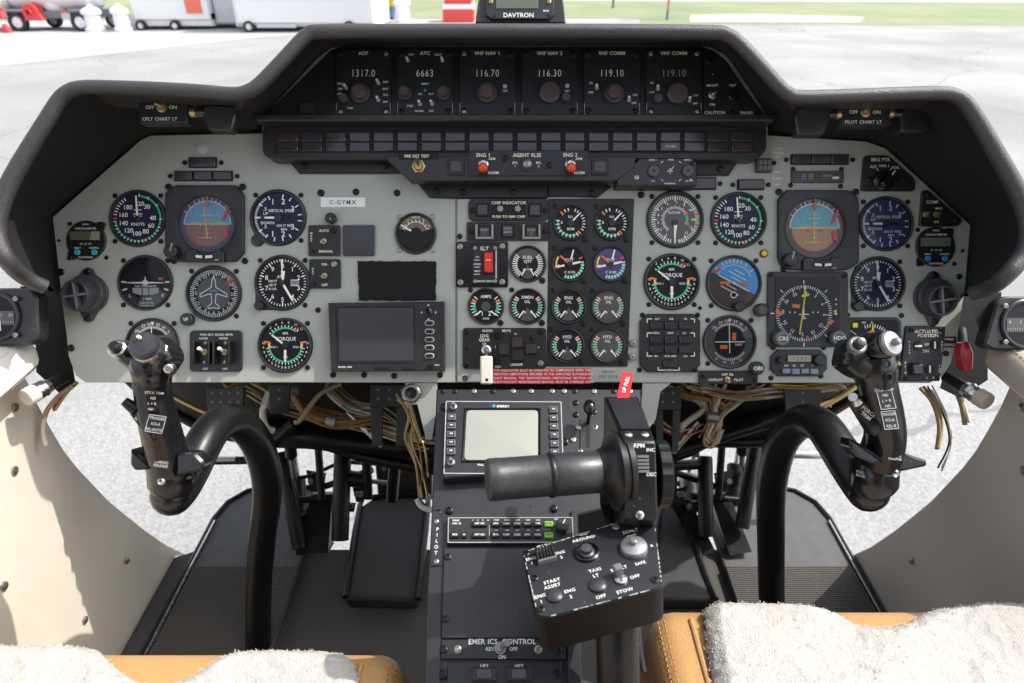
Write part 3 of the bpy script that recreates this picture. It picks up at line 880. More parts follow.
def d_rotor(b, n, r):
    b.ticks(.70 * r, .83 * r, [i * 6 for i in range(60) if i not in range(29, 32)], .9, .6, 'white_mark'); b.ticks(.64 * r, .83 * r, [i * 30 for i in range(12)], 1.3, .65, 'white_mark')
    nums(b, [('1', 210), ('2', 235), ('3', 260), ('4', 285), ('5', 310), ('6', 335), ('7', 5), ('8', 32), ('9', 58), ('10', 90), ('11', 115), ('12', 140)], .60 * r, .09 * r)
    b.arc(.38 * r, .46 * r, 215, 420, .5, 'grey_mark'); b.ticks(.36 * r, .50 * r, [i * 18 for i in range(12, 23)], 1.0, .62, 'grey_mark')
    b.arc(.37 * r, .46 * r, 68, 105, .7, 'green_mark'); b.ticks(.34 * r, .50 * r, [60, 110], 2, .8, 'orange_mark')
    b.ticks(.72 * r, .86 * r, [80, 100], 2.6, .8, 'orange_mark'); b.arc(.76 * r, .84 * r, 84, 96, .75, 'green_mark')
    b.text('ROTOR', -.02 * r, .24 * r, .085 * r, .6, 'white_mark'); b.text('ENG', .22 * r, -.74 * r, .085 * r, .6, 'white_mark')
    hand(n, 181, .06 * r, .82 * r, 3.4, 1.0); hand(n, 179, .06 * r, .40 * r, 5, 1.6, z=1.9); n.lathe([(.10 * r, .6), (.10 * r, 2.3)], 'bezel', 0, -.1 * r, n=18)
def d_volts(b, n, r):
    b.arc(0.30 * r, .86 * r, 287, 433, .45, 'dial_brown')
    b.ticks(.56 * r, .68 * r, frange(292, 428, 9), .7, .6, 'white_mark'); b.arc(.55 * r, .575 * r, 292, 428, .6, 'white_mark')
    nums(b, [('0', 300), ('1', 330), ('2', 30), ('3', 60)], .74 * r, .11 * r); b.text('VOLTS', 0, .78 * r, .09 * r, .6, 'white_mark')
    b.flat([(.86 * r * math.cos(R(a)), -.14 * r + .6 * r * math.sin(R(a)) * (1 if a > 180 else .35)) for a in range(0, 360, 15)], .9, 'dial_black')
    hand(n, 300, .25 * r, .82 * r, 1.6, 1.0)
def d_turn(b, n, r):
    b.ticks(.70 * r, .88 * r, [88, 272], 1.8, .6, 'white_mark'); b.ticks(.70 * r, .88 * r, [108, 252], 1.8, .6, 'white_mark')
    b.text('TURN COORDINATOR', 0, -.12 * r, .07 * r, .6, 'white_mark', sx=.75)
    b.flat([(-.48 * r, -.18 * r), (-.46 * r, -.36 * r), (-.2 * r, -.44 * r), (.2 * r, -.44 * r), (.46 * r, -.36 * r), (.48 * r, -.18 * r)], .5, 'grey_mark')
    for x in (-.12, .12): b.line(x * r, -.18 * r, x * r, -.44 * r, .8, .8, 'dial_black')
    b.text('L', -.56 * r, -.46 * r, .12 * r, .6, 'white_mark'); b.text('R', .62 * r, -.46 * r, .12 * r, .6, 'white_mark')
    b.text('2 MIN', .06 * r, -.58 * r, .085 * r, .6, 'white_mark'); b.text('NO PITCH', .06 * r, -.72 * r, .07 * r, .6, 'white_mark'); b.text('INFORMATION', .06 * r, -.82 * r, .055 * r, .6, 'white_mark')
    b.flat([(.46 * r, .20 * r), (.62 * r, .18 * r), (.62 * r, .10 * r), (.46 * r, .12 * r)], .6, 'red_mark')
    b.arc(0, .88 * r, 118, 200, .38, 'dial_grey')
    hand(n, 270, 0, .66 * r, 2.2, .9); hand(n, 90, 0, .66 * r, 2.2, .9); hand(n, 0, 0, .22 * r, 2, .8); n.lathe([(.10 * r, 1), (.10 * r, 1.9)], 'needle_white', n=18); hand(n, 90, -.12 * r, .12 * r, 1, 1, z=2.2)
def d_heading(b, n, r):
    b.disc(.60 * r, .5, 'dial_grey', n=40)
    b.ticks(.72 * r, .86 * r, [i * 5 for i in range(72)], .75, .6, 'white_mark'); b.ticks(.66 * r, .86 * r, [i * 30 + 15 for i in range(12)], 1.0, .65, 'white_mark')
    nums(b, [('24', 3), ('W', 30), ('30', 62), ('33', 92), ('N', 122), ('3', 150), ('6', 180), ('E', 206), ('12', 240), ('15', 272), ('S', 300), ('21', 332)], .68 * r, .12 * r)
    b.flat([(.44 * r, .42 * r), (.70 * r, .56 * r), (.73 * r, .47 * r), (.48 * r, .34 * r)], .9, 'red_mark')
    out = [(0, .62), (.07, .42), (.08, .22), (.48, -.02), (.48, -.12), (.09, .0), (.06, -.34), (.2, -.46), (.2, -.54), (0, -.50)]
    pts = [(x * r, y * r) for x, y in out] + [(-x * r, y * r) for x, y in out[-2:0:-1]]
    for i in range(len(pts)):
        a, c = pts[i], pts[(i + 1) % len(pts)]; n.line(a[0], a[1], c[0], c[1], 1.0, 1.3, 'needle_white')
    n.line(-.14 * r, .10 * r, .14 * r, .10 * r, 1.4, 1.35, 'cyan_button')
def d_cdi(b, n, r):
    b.ticks(.62 * r, .70 * r, frange(-52, 52, 22), .8, .6, 'white_mark'); b.ticks(.62 * r, .70 * r, frange(128, 232, 18), .8, .6, 'white_mark')
    nums(b, [('24', -47), ('27', -25), ('30', -8), ('33', 16), ('N', 33), ('3', 50)], .78 * r, .11 * r); nums(b, [('12', 150), ('15', 172), ('18', 195), ('21', 218)], .78 * r, .085 * r)
    b.flat([(-.05 * r, .86 * r), (.07 * r, .86 * r), (.01 * r, .70 * r)], .7, 'white_mark')
    b.disc(.58 * r, .5, 'dial_black', n=36)
    b.ticks(.05 * r, .12 * r, [0, 90, 180, 270], .9, .7, 'white_mark')
    b.flat([(.10 * r, .34 * r), (.24 * r, .34 * r), (.24 * r, .06 * r), (.10 * r, .06 * r)], .75, 'orange_mark')
    b.flat([(-.36 * r, -.12 * r), (-.08 * r, -.12 * r), (-.08 * r, -.26 * r), (-.36 * r, -.26 * r)], .75, 'orange_mark')
    b.text('NAV', .34 * r, -.1 * r, .09 * r, .7, 'white_mark')
    n.line(-.02 * r, .66 * r, .0, -.42 * r, 1.0, 1.4, 'needle_white'); n.line(-.55 * r, 0, .55 * r, 0, 1.0, 1.5, 'needle_white')
def knob(T, k, x, y, r, h, m='bezel', face=None, name='knob', z=0.0, txt=None):
    b = MB(k); b.lathe([(r, z), (r, z + h - .8), (r * .86, z + h), (.01, z + h)], m, x, y, n=24, close=False)
    if face: b.lathe([(r * .62, z + h), (r * .62, z + h + .4)], face, x, y, n=20)
    if txt: b.text(txt, x, y, r * .55, z + h + .6, 'white_mark' if face != 'placard_white' else 'seam')
    return b.build(name, T)
def lug(cx, cy, r):
    def f(b, rr):
        b.lathe([(r, -1), (r, 1.2), (r * .8, 1.6)], 'bezel', cx, cy, n=20)
    return f

gauge(138, 218.5, 28.5, 'airspeed_indicator', 'left airspeed dial with green arc, between the chronometer and the left attitude display', 'dial_navy', d_airspeed, cat='airspeed gauge', group='airspeed indicators')
gauge(738.3, 220.2, 28.3, 'airspeed_indicator', 'right airspeed dial with green arc, between the rotor tachometer and the right attitude display', 'dial_navy', d_airspeed, cat='airspeed gauge', group='airspeed indicators')
T = gauge(278.4, 217.8, 28.3, 'vertical_speed_indicator', 'left vertical speed dial with near-black face beside the left attitude display', 'dial_navy', d_vsi, cat='vertical speed gauge', group='vertical speed indicators', extra=lug(-20.5, -22.5, 6.5), skip=(2,))
T = gauge(885.5, 223.9, 27.6, 'vertical_speed_indicator', 'right vertical speed dial with a blue reflection coloured into its face', 'blue_reflection_and_lens', d_vsi, cat='vertical speed gauge', group='vertical speed indicators', skip=(), glass='gauge_glass')
def altsq(b, r):
    b.prism(round_poly([(-r * .98, -r * .98), (0, -r * .98), (0, 0), (-r * .98, 0)], 6), -1, .25, 'bezel', .2)
T = gauge(282.7, 282.8, 28, 'altimeter', 'left altimeter with black face below the left vertical speed dial', 'dial_black', d_alt, group='altimeters', extra=altsq, skip=(2,))
knob(T, P.k, -22.5, -23, 4.6, 6, 'bezel')
T = gauge(877.7, 283.8, 27.5, 'altimeter', 'right altimeter with a pale reflection across it beside the right air vent', 'dial_navy', d_alt, group='altimeters', extra=altsq, skip=(2,), glass='gauge_glass')
knob(T, P.k, -21, -23, 4.8, 6, 'bezel')
gauge(285.5, 345.4, 27.6, 'torque_gauge', 'left torque gauge with green arcs beside the dark display screen', 'dial_black', d_torque, group='torque gauges')
gauge(671.6, 281.8, 28.4, 'torque_gauge', 'right torque gauge with green arcs below the rotor tachometer', 'dial_black', d_torque, group='torque gauges')
gauge(675, 219.6, 28.8, 'rotor_tachometer', 'dark grey tachometer dial marked ROTOR with dense white ticks all round', 'dial_grey', d_rotor, cat='tachometer')
gauge(415.8, 233.6, 20.8, 'voltmeter', 'small voltmeter with brown scale and silver rim above the black velcro patch', 'dial_black', d_volts, scrm='screw_steel')
gauge(145.7, 282.8, 27.8, 'turn_coordinator', 'turn coordinator with a white aeroplane symbol below the left airspeed dial', 'dial_black', d_turn, glass='gauge_glass', cat='turn gauge')
T = gauge(214, 293.6, 28, 'heading_indicator', 'heading dial with an outlined aeroplane and white compass ring', 'dial_black', d_heading, glass='gauge_glass', cat='heading gauge', skip=(2,))
knob(T, P.k, -25, -26, 6.2, 7, 'bezel', txt='VF')
def d_cdi2(b, n, r): d_cdi(b, n, r)
T = gauge(152.5, 345, 27, 'course_indicator', 'left course deviation dial half hidden behind the left cyclic grip', 'dial_grey', d_cdi, group='course deviation indicators', skip=(3,))
knob(T, P.k, 18.5, -24, 6, 8, 'bezel', face='placard_white')
T = gauge(729.5, 341.9, 27, 'course_indicator', 'right course deviation dial with two orange flags below the blue and brown horizon', 'dial_grey', d_cdi, group='course deviation indicators', skip=(3,), glass='gauge_glass')
knob(T, P.k, 25.5, -26, 6.6, 9, 'bezel', face='button_grey', txt='OBS')

# standby horizon
def d_standby(b, n, r):
    R0 = .88 * r
    def half(up, m, z, rad=R0, rot=-28):
        b.flat([(rad * math.cos(R(rot + a)), rad * math.sin(R(rot + a))) for a in range(0 if up else 180, 181 if up else 361, 6)], z, m)
    half(True, 'bright_blue', .45); half(False, 'dark_brown', .45)
    b.arc(.64 * r, .66 * r, -60, 70, .7, 'white_mark')
    b.ticks(.72 * r, .86 * r, [-50, -30, -20, -10, 10, 20, 35, 55], 1, .7, 'white_mark'); b.ticks(.70 * r, .88 * r, [0], 2, .8, 'yellow_mark')
    def rl(x0, y0, x1, y1, w, m, z=.8):
        c, s_ = math.cos(R(-28)), math.sin(R(-28))
        b.line(x0 * c - y0 * s_, x0 * s_ + y0 * c, x1 * c - y1 * s_, x1 * s_ + y1 * c, w, z, m)
    rl(-.62 * r, 0, .62 * r, 0, 1.2, 'white_mark')
    for i, w in ((.16, .2), (.3, .36), (.44, .2), (-.16, .2), (-.3, .36)): rl(-w * r, i * r, w * r, i * r, .9, 'white_mark')
    b.flat([(-.72 * r, .44 * r), (-.5 * r, .56 * r), (-.44 * r, .46 * r), (-.66 * r, .36 * r)], .9, 'red_mark')
    b.lathe([(.12 * r, .5), (.12 * r, .9)], 'white_mark', 0, -.42 * r, n=20); b.lathe([(.08 * r, .5), (.08 * r, 1.1)], 'dial_black', 0, -.42 * r, n=20)
    n.prism([(-.5 * r, -.04 * r), (-.12 * r, -.04 * r), (-.12 * r, .06 * r), (-.5 * r, .06 * r)], 1, 1.5, 'orange_mark'); n.prism([(.5 * r, -.06 * r), (.16 * r, -.06 * r), (.16 * r, .03 * r), (.5 * r, .03 * r)], 1, 1.5, 'orange_mark'); n.disc(.05 * r, 1.6, 'white_mark')
T = gauge(733.6, 283.2, 28, 'standby_horizon', 'round standby horizon, bright blue over dark brown with orange wing bars', 'dial_black', d_standby, glass='gauge_glass', cat='attitude gauge', skip=(3,))
knob(T, P.k, 4, -24, 5, 8, 'bezel', name='cage_knob')
knob(T, P.k, 25.5, -27, 6.6, 9, 'bezel', face='button_grey')

# ------------------------------------------------------------------ small engine gauges
def dual(top, bot, grn=True):
    def f(b, n, r):
        for sgn in (-1, 1):
            angs = [sgn * a for a in frange(50, 130, 8)]
            b.ticks(.60 * r, .84 * r, angs, 1.0, .6, 'white_mark')
            b.ticks(.58 * r, .82 * r, [sgn * 55], 1.8, .8, 'orange_mark')
            if grn: b.arc(.66 * r, .76 * r, sgn * 72, sgn * 118, .75, 'green_mark')
            hand(n, sgn * 142, .30 * r, .78 * r, 1.6, 1.2)
        b.text(top, 0, .50 * r, .17 * r, .7, 'white_mark'); b.text('OIL' if 'OIL' in bot else bot, 0, .26 * r if 'OIL' in bot else -.72 * r, .15 * r, .7, 'white_mark')
        b.text('PSI    C', 0, -.32 * r, .11 * r, .7, 'white_mark')
        if random.random() < 2: b.arc(0, .80 * r, 152, 208, .5, 'dial_grey')
    return f
def d_fuel(b, n, r):
    for sgn in (-1, 1):
        b.ticks(.56 * r, .84 * r, [sgn * a for a in frange(52, 142, 11)], 1.1, .6, 'white_mark')
        hand(n, sgn * 152, .30 * r, .70 * r, 1.5, 1.2)
    b.text('FUEL', 0, .36 * r, .17 * r, .7, 'white_mark'); b.text('QTY', 0, .14 * r, .15 * r, .7, 'white_mark'); b.text('LBS X100', 0, -.28 * r, .09 * r, .7, 'white_mark')
    b.arc(0, .84 * r, -50, 50, .42, 'dial_grey')
    b.arc(0, .78 * r, 158, 202, .5, 'dial_grey')
def d_amps(b, n, r):
    for sgn in (-1, 1):
        b.ticks(.60 * r, .84 * r, [sgn * a for a in frange(50, 128, 7)], 1.1, .6, 'white_mark'); b.ticks(.58 * r, .84 * r, [sgn * 66], 2, .8, 'orange_mark')
        b.arc(.56 * r, .70 * r, sgn * 78, sgn * 120, .7, 'green_mark'); hand(n, sgn * 132, .36 * r, .72 * r, 1.6, 1.2)
    b.text('AMPS', 0, .54 * r, .17 * r, .7, 'white_mark'); b.text('1', -.20 * r, -.38 * r, .24 * r, .7, 'white_mark'); b.text('2', .20 * r, -.38 * r, .24 * r, .7, 'white_mark'); b.text('X100', 0, -.66 * r, .11 * r, .7, 'white_mark')
    n.lathe([(.26 * r, .5), (.26 * r, 1.6)], 'dial_grey', n=24)
def d_n2(b, n, r):
    b.arc(.66 * r, .76 * r, 145, 285, .6, 'green_mark')
    b.ticks(.62 * r, .84 * r, frange(150, 280, 9), 1.0, .7, 'white_mark'); b.ticks(.66 * r, .84 * r, frange(20, 120, 9), 1.0, .7, 'white_mark')
    b.ticks(.60 * r, .84 * r, [318, 138], 2, .8, 'orange_mark'); b.ticks(.66 * r, .84 * r, [335, 350], 1.2, .7, 'white_mark')
    b.text('N1', 0, .34 * r, .15 * r, .7, 'white_mark'); b.text('RPM', 0, -.34 * r, .15 * r, .7, 'white_mark'); b.text('0', -.50 * r, .02 * r, .16 * r, .7, 'white_mark')
    hand(n, 44, .16 * r, .76 * r, 1.8, 1.2); n.lathe([(.18 * r, .6), (.18 * r, 1.9)], 'bezel', n=18)
def d_tot(b, n, r):
    b.arc(.66 * r, .80 * r, 80, 200, .6, 'green_mark'); b.ticks(.62 * r, .82 * r, frange(80, 200, 10), .9, .7, 'white_mark')
    b.arc(.70 * r, .80 * r, 268, 305, .6, 'yellow_mark'); b.ticks(.56 * r, .82 * r, [262], 1.8, .8, 'white_mark'); b.ticks(.60 * r, .84 * r, [255, 60], 1.8, .8, 'red_mark')
    b.text('TOT', 0, .24 * r, .16 * r, .7, 'white_mark'); b.text('C X100', 0, -.44 * r, .13 * r, .7, 'white_mark')
    hand(n, 312, .10 * r, .72 * r, 2.0, 1.6, 'orange_mark'); hand(n, 15, .3 * r, .84 * r, 1.8, 1.4); hand(n, 78, .14 * r, .62 * r, 2.4, 1.8); hand(n, 258, .3 * r, .7 * r, 2.2, 1.4, z=1.2)
    n.lathe([(.16 * r, .6), (.16 * r, 1.9)], 'bezel', n=18)
EG = 'small engine gauges in the centre of the panel'
small = [(527.7, 264.2, 18.6, 'fuel_gauge', 'small FUEL QTY gauge right of the red emergency switch', 'dial_black', d_fuel, 1.2),
 (486, 306.5, 18.3, 'ammeter', 'small AMPS gauge with green arcs below the red emergency switch', 'dial_black', d_amps, 1.2),
 (527.3, 306.5, 18.3, 'oil_gauge', 'small oil gauge marked XMSN left of the black gauge plate', 'dial_black', dual('XMSN', 'OIL'), 1.2),
 (570.5, 223.2, 17.9, 'engine_tachometer', 'small green-arc tachometer at the top left of the black gauge plate', 'dial_black', d_n2, 1.6),
 (611.7, 223.2, 17.9, 'engine_tachometer', 'small green-arc tachometer at the top right of the black gauge plate', 'dial_black', d_n2, 1.6),
 (569.5, 264.5, 17.9, 'engine_temperature_gauge', 'small black-faced temperature gauge with orange needle in second row of the black gauge plate', 'dial_black', d_tot, 1.6),
 (610.5, 264.5, 17.9, 'engine_temperature_gauge', 'small temperature gauge with painted violet reflection and orange needle on the black gauge plate', 'dial_violet_reflection', d_tot, 1.6),
 (568.5, 306.7, 17.7, 'engine_oil_gauge', 'small ENG OIL gauge with bright green arcs, left one in third row', 'dial_black', dual('ENG', 'OIL'), 1.6),
 (608.4, 306.7, 17.7, 'engine_oil_gauge', 'small ENG OIL gauge with paler face, right one in third row', 'dial_grey', dual('ENG', 'OIL'), 1.6),
 (567, 345.7, 17.7, 'hydraulic_gauge', 'small HYD OIL gauge with black face, left one in bottom row of the gauge plate', 'dial_black', dual('HYD', 'OIL'), 1.6),
 (607.2, 345.7, 17.7, 'hydraulic_gauge', 'small HYD OIL gauge with greyish face, right one in bottom row of the gauge plate', 'dial_grey', dual('HYD', 'OIL'), 1.6)]
for cx, cy, r, nm, lab, dl, fn, h in small:
    T = gauge(cx, cy, r, nm, lab, dl, fn, scr=0, group=EG, cat='engine gauge', h0=h)
    screw(T, P.k, 14.5, -16.5, 0, 3.2, 'screw_black'); 
    if nm != 'fuel_gauge': screw(T, P.k, -15.5, 16.5, 0, 2.6, 'screw_black')

# ------------------------------------------------------------------ chronometers, air vents
def chrono(cx, cy, label, lcd, btn, two):
    T = thing('chronometer', label, 'clock', P.mat(cx, cy), 'round digital chronometers'); k = P.k; r = 19.8
    b = MB(k); b.lathe([(r, 0), (r, 1.6), (r * .96, 2.2)], 'black_paint', n=40)
    for sx, sy in ((.72, .74), (-.74, -.76)): b.prism(round_poly([(sx * r - 4, sy * r - 4), (sx * r + 4, sy * r - 4), (sx * r + 4, sy * r + 4), (sx * r - 4, sy * r + 4)], 2), 0, 1.4, 'black_paint', .3)
    for t, y, s_ in (('MODE', 16, 1.5), ('CHRONOMETER', 11.8, 2.0), ('UT  LT  ET', -3.6, 1.6), ('SELECT', 0, 0), ):
        if s_: b.text(t, 0, y, s_, 2.5, 'white_mark')
    b.text('SELECT', -8.2, -7.6, 1.6, 2.5, 'white_mark', sx=.9); b.text('CONTROL', 8.6, -7.6, 1.6, 2.5, 'white_mark', sx=.9)
    b.text('DAVTRON', 0, -17, 2.0, 2.5, 'white_mark'); b.build('face', T)
    b = MB(k); b.box(-16, -.4, 2.0, 15, 9.4, 2.8, 'flat_black', .2); b.box(-15.4, .2, 2.4, 14.4, 8.8, 3.1, lcd)
    if two: b.prism([(4.5, .2), (14.4, .2), (14.4, 8.8), (6.6, 8.8)], 3.1, 3.4, 'lcd_pale')
    b.build('display', T)
    for x in (-8.2, 8.8):
        b = MB(k); b.lathe([(3, 2.2), (3, 3.2), (2.4, 3.6), (1.2, 3.6), (1.0, 3.2)], btn, x, -12, n=18); b.build('button', T)
    for x, y in ((-17, 17), (19.5, -17), (17, 16), (-16.5, -17.5)): screw(T, k, x, y, 0 if abs(x) > 16.8 else 1.4, 2.2)
chrono(86.9, 240.6, 'round black digital chronometer with cyan buttons at the left edge of the panel', 'lcd', 'cyan_button', True)
chrono(934.7, 246.8, 'round black digital chronometer with blue buttons at the right edge of the panel', 'lcd_green', 'blue_button', False)

def vent(cx, cy, label, tx, ty):
    T = thing('air_vent', label, 'air vent', P.mat(cx, cy), 'round eyeball air vents'); k = P.k
    b = MB(k)
    lo = []
    for a in range(0, 360, 10):
        rr = 19.5
        x, y = rr * math.sin(R(a)), rr * math.cos(R(a)) * 1.0
        lo.append((x, y))
    poly = [pol(19.8, a) for a in range(24, 160, 8)] + [(4, -27), (0, -28.5), (-4, -27)] + [pol(19.8, a) for a in range(204, 340, 8)] + [(-4, 25), (0, 26.5), (4, 25)]
    b.prism(poly, 0, 3, 'vent_grey', .6)
    b.lathe([(18.5, 2.5), (18.5, 8), (17.5, 9.4), (16, 9.4)], 'vent_grey', n=40); b.build('housing', T)
    Mt = Matrix.Translation((tx, ty, 6)) @ Matrix.Rotation(R(-ty * 3.2), 4, 'X') @ Matrix.Rotation(R(tx * 3.2), 4, 'Y')
    b = MB(k); b.lathe([(16.6, 0), (16.4, 5), (15.6, 9.5), (14.6, 11), (13.2, 10.6), (12.2, 8), (11.5, -2), (.01, -3)], 'vent_grey', n=40, T=Mt, close=False); b.build('eyeball', T)
    b = MB(k)
    for a in (8, 98):
        c_, s_ = math.cos(R(a)), math.sin(R(a))
        M2 = Mt @ Matrix.Rotation(R(a), 4, 'Z')
        b.box(-13.6, -1.0, 4, 13.6, 1.0, 10.2, 'vent_spoke', .3, T=M2)
    b.build('spokes', T)
    screw(T, k, 0, 22, 3, 3.2); screw(T, k, .5, -24, 3, 3.2)
vent(89, 294, 'grey eyeball air vent with cross spokes turned left, at the panel left edge', -3, -1.5)
vent(932.7, 297.5, 'grey eyeball air vent with cross spokes at the panel right edge', .5, -2.5)

# ------------------------------------------------------------------ attitude displays
def adi(x0, y0, x1, y1, bx, by, r, label, tint):
    cx, cy = (x0 + x1) / 2, (y0 + y1) / 2
    T = thing('attitude_display', label, 'attitude gauge', P.mat(cx, cy), 'large square attitude displays'); k = P.k
    hw, hh = (x1 - x0) / 2, (y1 - y0) / 2; ox, oy = bx - cx, cy - by
    b = MB(k)
    outer = octo(-hw, -hh, hw, hh, 8)
    # bezel as rings so that the opening is real
    n = 48
    ring = lambda rr, z: [(ox + rr * math.cos(2 * math.pi * i / n), oy + rr * math.sin(2 * math.pi * i / n), z) for i in range(n)]
    def sq(z, sh=0):
        out = []
        for i in range(n):
            a = 2 * math.pi * i / n; dx, dy = math.cos(a), math.sin(a)
            t = 1e9
            for q in range(8):
                p0, p1 = Vector(outer[q]), Vector(outer[(q + 1) % 8])
                e = p1 - p0; nn = Vector((e.y, -e.x)).normalized()
                den = nn.x * dx + nn.y * dy
                if den > 1e-6: t = min(t, (nn.dot(p0) - sh - nn.x * ox - nn.y * oy) / den)
            out.append((ox + dx * t, oy + dy * t, z))
        return out
    rows = [sq(0), sq(4.2), sq(5, .8), ring(r * 1.06, 5), ring(r, 4.2), ring(r * .98, .3)]
    b.loft([row + [row[0]] for row in rows], 'black_paint'); b.build('bezel', T)
    b = MB(k)
    M = Matrix.Translation((ox, oy, 0))
    b.disc(r * 1.0, .5, 'adi_violet_reflection' if tint else 'adi_brown', T=M, n=40)
    q = r * .76
    b.flat([(ox + q * 1.08 * math.cos(R(a)), oy + q * 1.08 * math.sin(R(a))) for a in range(0, 181, 6)], .9, 'sky_blue'); b.flat([(ox + q * 1.08 * math.cos(R(a)), oy + q * 1.08 * math.sin(R(a))) for a in range(180, 361, 6)], .9, 'earth_dark')
    b.arc(q * 1.05, q * 1.1, -90, 90, 1.2, 'white_mark', ox, oy); b.ticks(q * 1.08, q * 1.24, [-60, -45, -30, -20, -10, 10, 20, 30, 45, 60], .8, 1.3, 'white_mark', ox, oy)
    # ball, upper half blue and lower half brown
    for sgn, m in ((1, 'sky_blue'), (-1, 'earth_brown' if tint else 'earth_tan')):
        vs, fs = [], []
        for j in range(9):
            t = j / 8
            for i in range(25):
                a = math.pi * i / 24
                vs.append((ox + q * math.cos(a) * math.cos(0), oy + sgn * q * math.sin(a) * t, 1.0 + 1.2 * math.sqrt(max(0, 1 - (math.sin(a) * t) ** 2 - math.cos(a) ** 2 * .98))))
        for j in range(8):
            for i in range(24):
                fs.append((j * 25 + i, j * 25 + i + 1, (j + 1) * 25 + i + 1, (j + 1) * 25 + i))
        b.add(vs, fs, m)
    b.line(ox - q, oy, ox + q, oy, 1.0, 2.3, 'white_mark')
    for yy, ww in ((.22, .1), (.42, .28), (.62, .1), (-.22, .1), (-.42, .1), (-.62, .26)): b.line(ox - q * ww, oy + yy * q, ox + q * ww, oy + yy * q, .7, 2.35, 'white_mark')
    b.text('2', ox - q * .5, oy + q * .42, 2.0, 2.4, 'white_mark'); b.text('2', ox + q * .5, oy + q * .42, 2.0, 2.4, 'white_mark'); b.text('V', ox - q * .4, oy - q * .62, 1.8, 2.4, 'white_mark'); b.text('V', ox + q * .4, oy - q * .62, 1.8, 2.4, 'white_mark')
    b.build('horizon_ball', T)
    b = MB(k)
    lean = -1 if tint else 2
    b.line(ox - 2 + lean * .4, oy + q * .75, ox - lean * .6, oy - q * .62, 1.4, 2.8, 'yellow_mark'); b.line(ox - q * .7, oy + 1, ox + q * .7, oy + .6, 1.2, 2.9, 'yellow_mark')
    b.line(ox + .4, oy + r * .98, ox + .4, oy + q * .8, 1.6, 3.0, 'orange_mark'); b.flat([(ox - 2.4, oy + q * .9), (ox + 2.8, oy + q * .9), (ox + .4, oy + q * 1.12)], 3.1, 'orange_mark')
    for sx in (-1, 1): b.lathe([(1.5, 1), (1.5, 3.0)], 'orange_mark', ox + sx * 6, oy - 2, n=12)
    b.build('command_bars', T)
    b = MB(k)
    b.prism([(ox + q * .68, oy + q * .18), (ox + q * .86, oy + q * .24), (ox + q * 1.12, oy + q * .96), (ox + q * 1.0, oy + q * .9)], 2.0, 3.0, 'red_mark'); b.prism([(ox + q * .74, oy - q * .14), (ox + q * .92, oy - q * .14), (ox + q * .98, oy - q * .60), (ox + q * .78, oy - q * .5)], 2.0, 3.0, 'red_mark')
    b.build('warning_flag', T)
    b = MB(k); b.lathe([(r * .99, 3.9), (r * .5, 4.2), (.01, 4.4)], 'violet_sheen_glass' if tint else 'gauge_glass', ox, oy, n=40, close=False); b.build('glass', T)
    # slip ball housing at the bottom
    b = MB(k); b.prism([(-17, -hh - 1), (21, -hh - 1), (21, -hh + 9), (17, -hh + 12), (12, -hh + 12), (10, -hh + 9), (-6, -hh + 9), (-8, -hh + 12), (-14, -hh + 12), (-17, -hh + 9)], 4, 8, 'black_paint', .6); b.build('slip_housing', T)
    b = MB(k); b.box(-7, -hh + 2.2, 7.8, 11, -hh + 6.6, 8.4, 'flat_black'); b.tube([(-6, -hh + 4.6, 8.6), (2, -hh + 4.0, 8.6), (10, -hh + 4.6, 8.6)], 1.5, 'white_mark', n=10, smooth=3); b.sphere((2, -hh + 4.0, 9.2), 1.8, 'flat_black'); b.text('DIMMER' if 0 else 'ATT', 14, -hh + 1, 1.4, 8.3, 'white_mark'); b.build('slip_indicator', T)
    knob(T, k, -hh + 9, -hh + 9, 6.6, 12, 'black_paint', z=3); 
    b = MB(k); b.tube([(-hh + 9, -hh + 9, 14), (-hh + 11, -hh + 17, 14)], 1.4, 'dull_steel', n=8); b.build('knob_pointer', T)
    for x, y in ((-hh + 1, hh - 1), (hh - 1, hh - 1), (hh + 1, -hh + 1), (-hh + 6, -hh + 1)): screw(T, k, x, y, 0 if x > -hh + 2 and y < 0 else 1, 3.2)
adi(167, 186, 245, 262, 207.8, 224.5, 28.5, 'left square attitude display with blue sky, brown ground and painted violet reflection', True)
adi(777, 191, 857, 270, 814, 228.5, 30, 'right square attitude display with blue sky and sandy brown ground', False)

# ------------------------------------------------------------------ horizontal situation indicator
T = thing('situation_indicator', 'square compass indicator with yellow course needle and orange flags below the right attitude display', 'compass gauge', P.mat(807, 309.5)); k = P.k
hw, hh = 40, 37.5
b = MB(k); b.prism(rrect(-hw, -hh, hw, hh, 3), 0, 3, 'black_paint', .6); b.build('bezel', T)
b = MB(k)
b.prism([(-33, hh - 5), (27, hh - 5), (32, hh - 9), (32, -22), (23, -31), (-20, -31), (-33, -20)], 3, 3.3, 'dial_black')
ox, oy = -4.5, -4
b.ticks(25, 28, [i * 5 + 4 for i in range(72)], .8, 3.6, 'white_mark', ox, oy); b.ticks(23.5, 28, [i * 30 + 4 for i in range(12)], 1.1, 3.7, 'white_mark', ox, oy)
for i, t in enumerate(('N', '3', '6', 'E', '12', '15', 'S', '21', '24', 'W', '30', '33')):
    x, y = pol(20.8, i * 30 + 4); b.text(t, ox + x, oy + y, 3.2, 3.7, 'white_mark', rot=-(i * 30 + 4))
b.ticks(29.5, 33, [0, 45, 90, 135, 180, 225, 270, 315], 1.0, 3.6, 'white_mark', ox, oy)
b.disc(16.5, 3.5, 'dial_black', ox, oy)
for x in (-14, -9, 9, 14): b.disc(.8, 3.7, 'white_mark', ox + x, oy + 1, n=10)
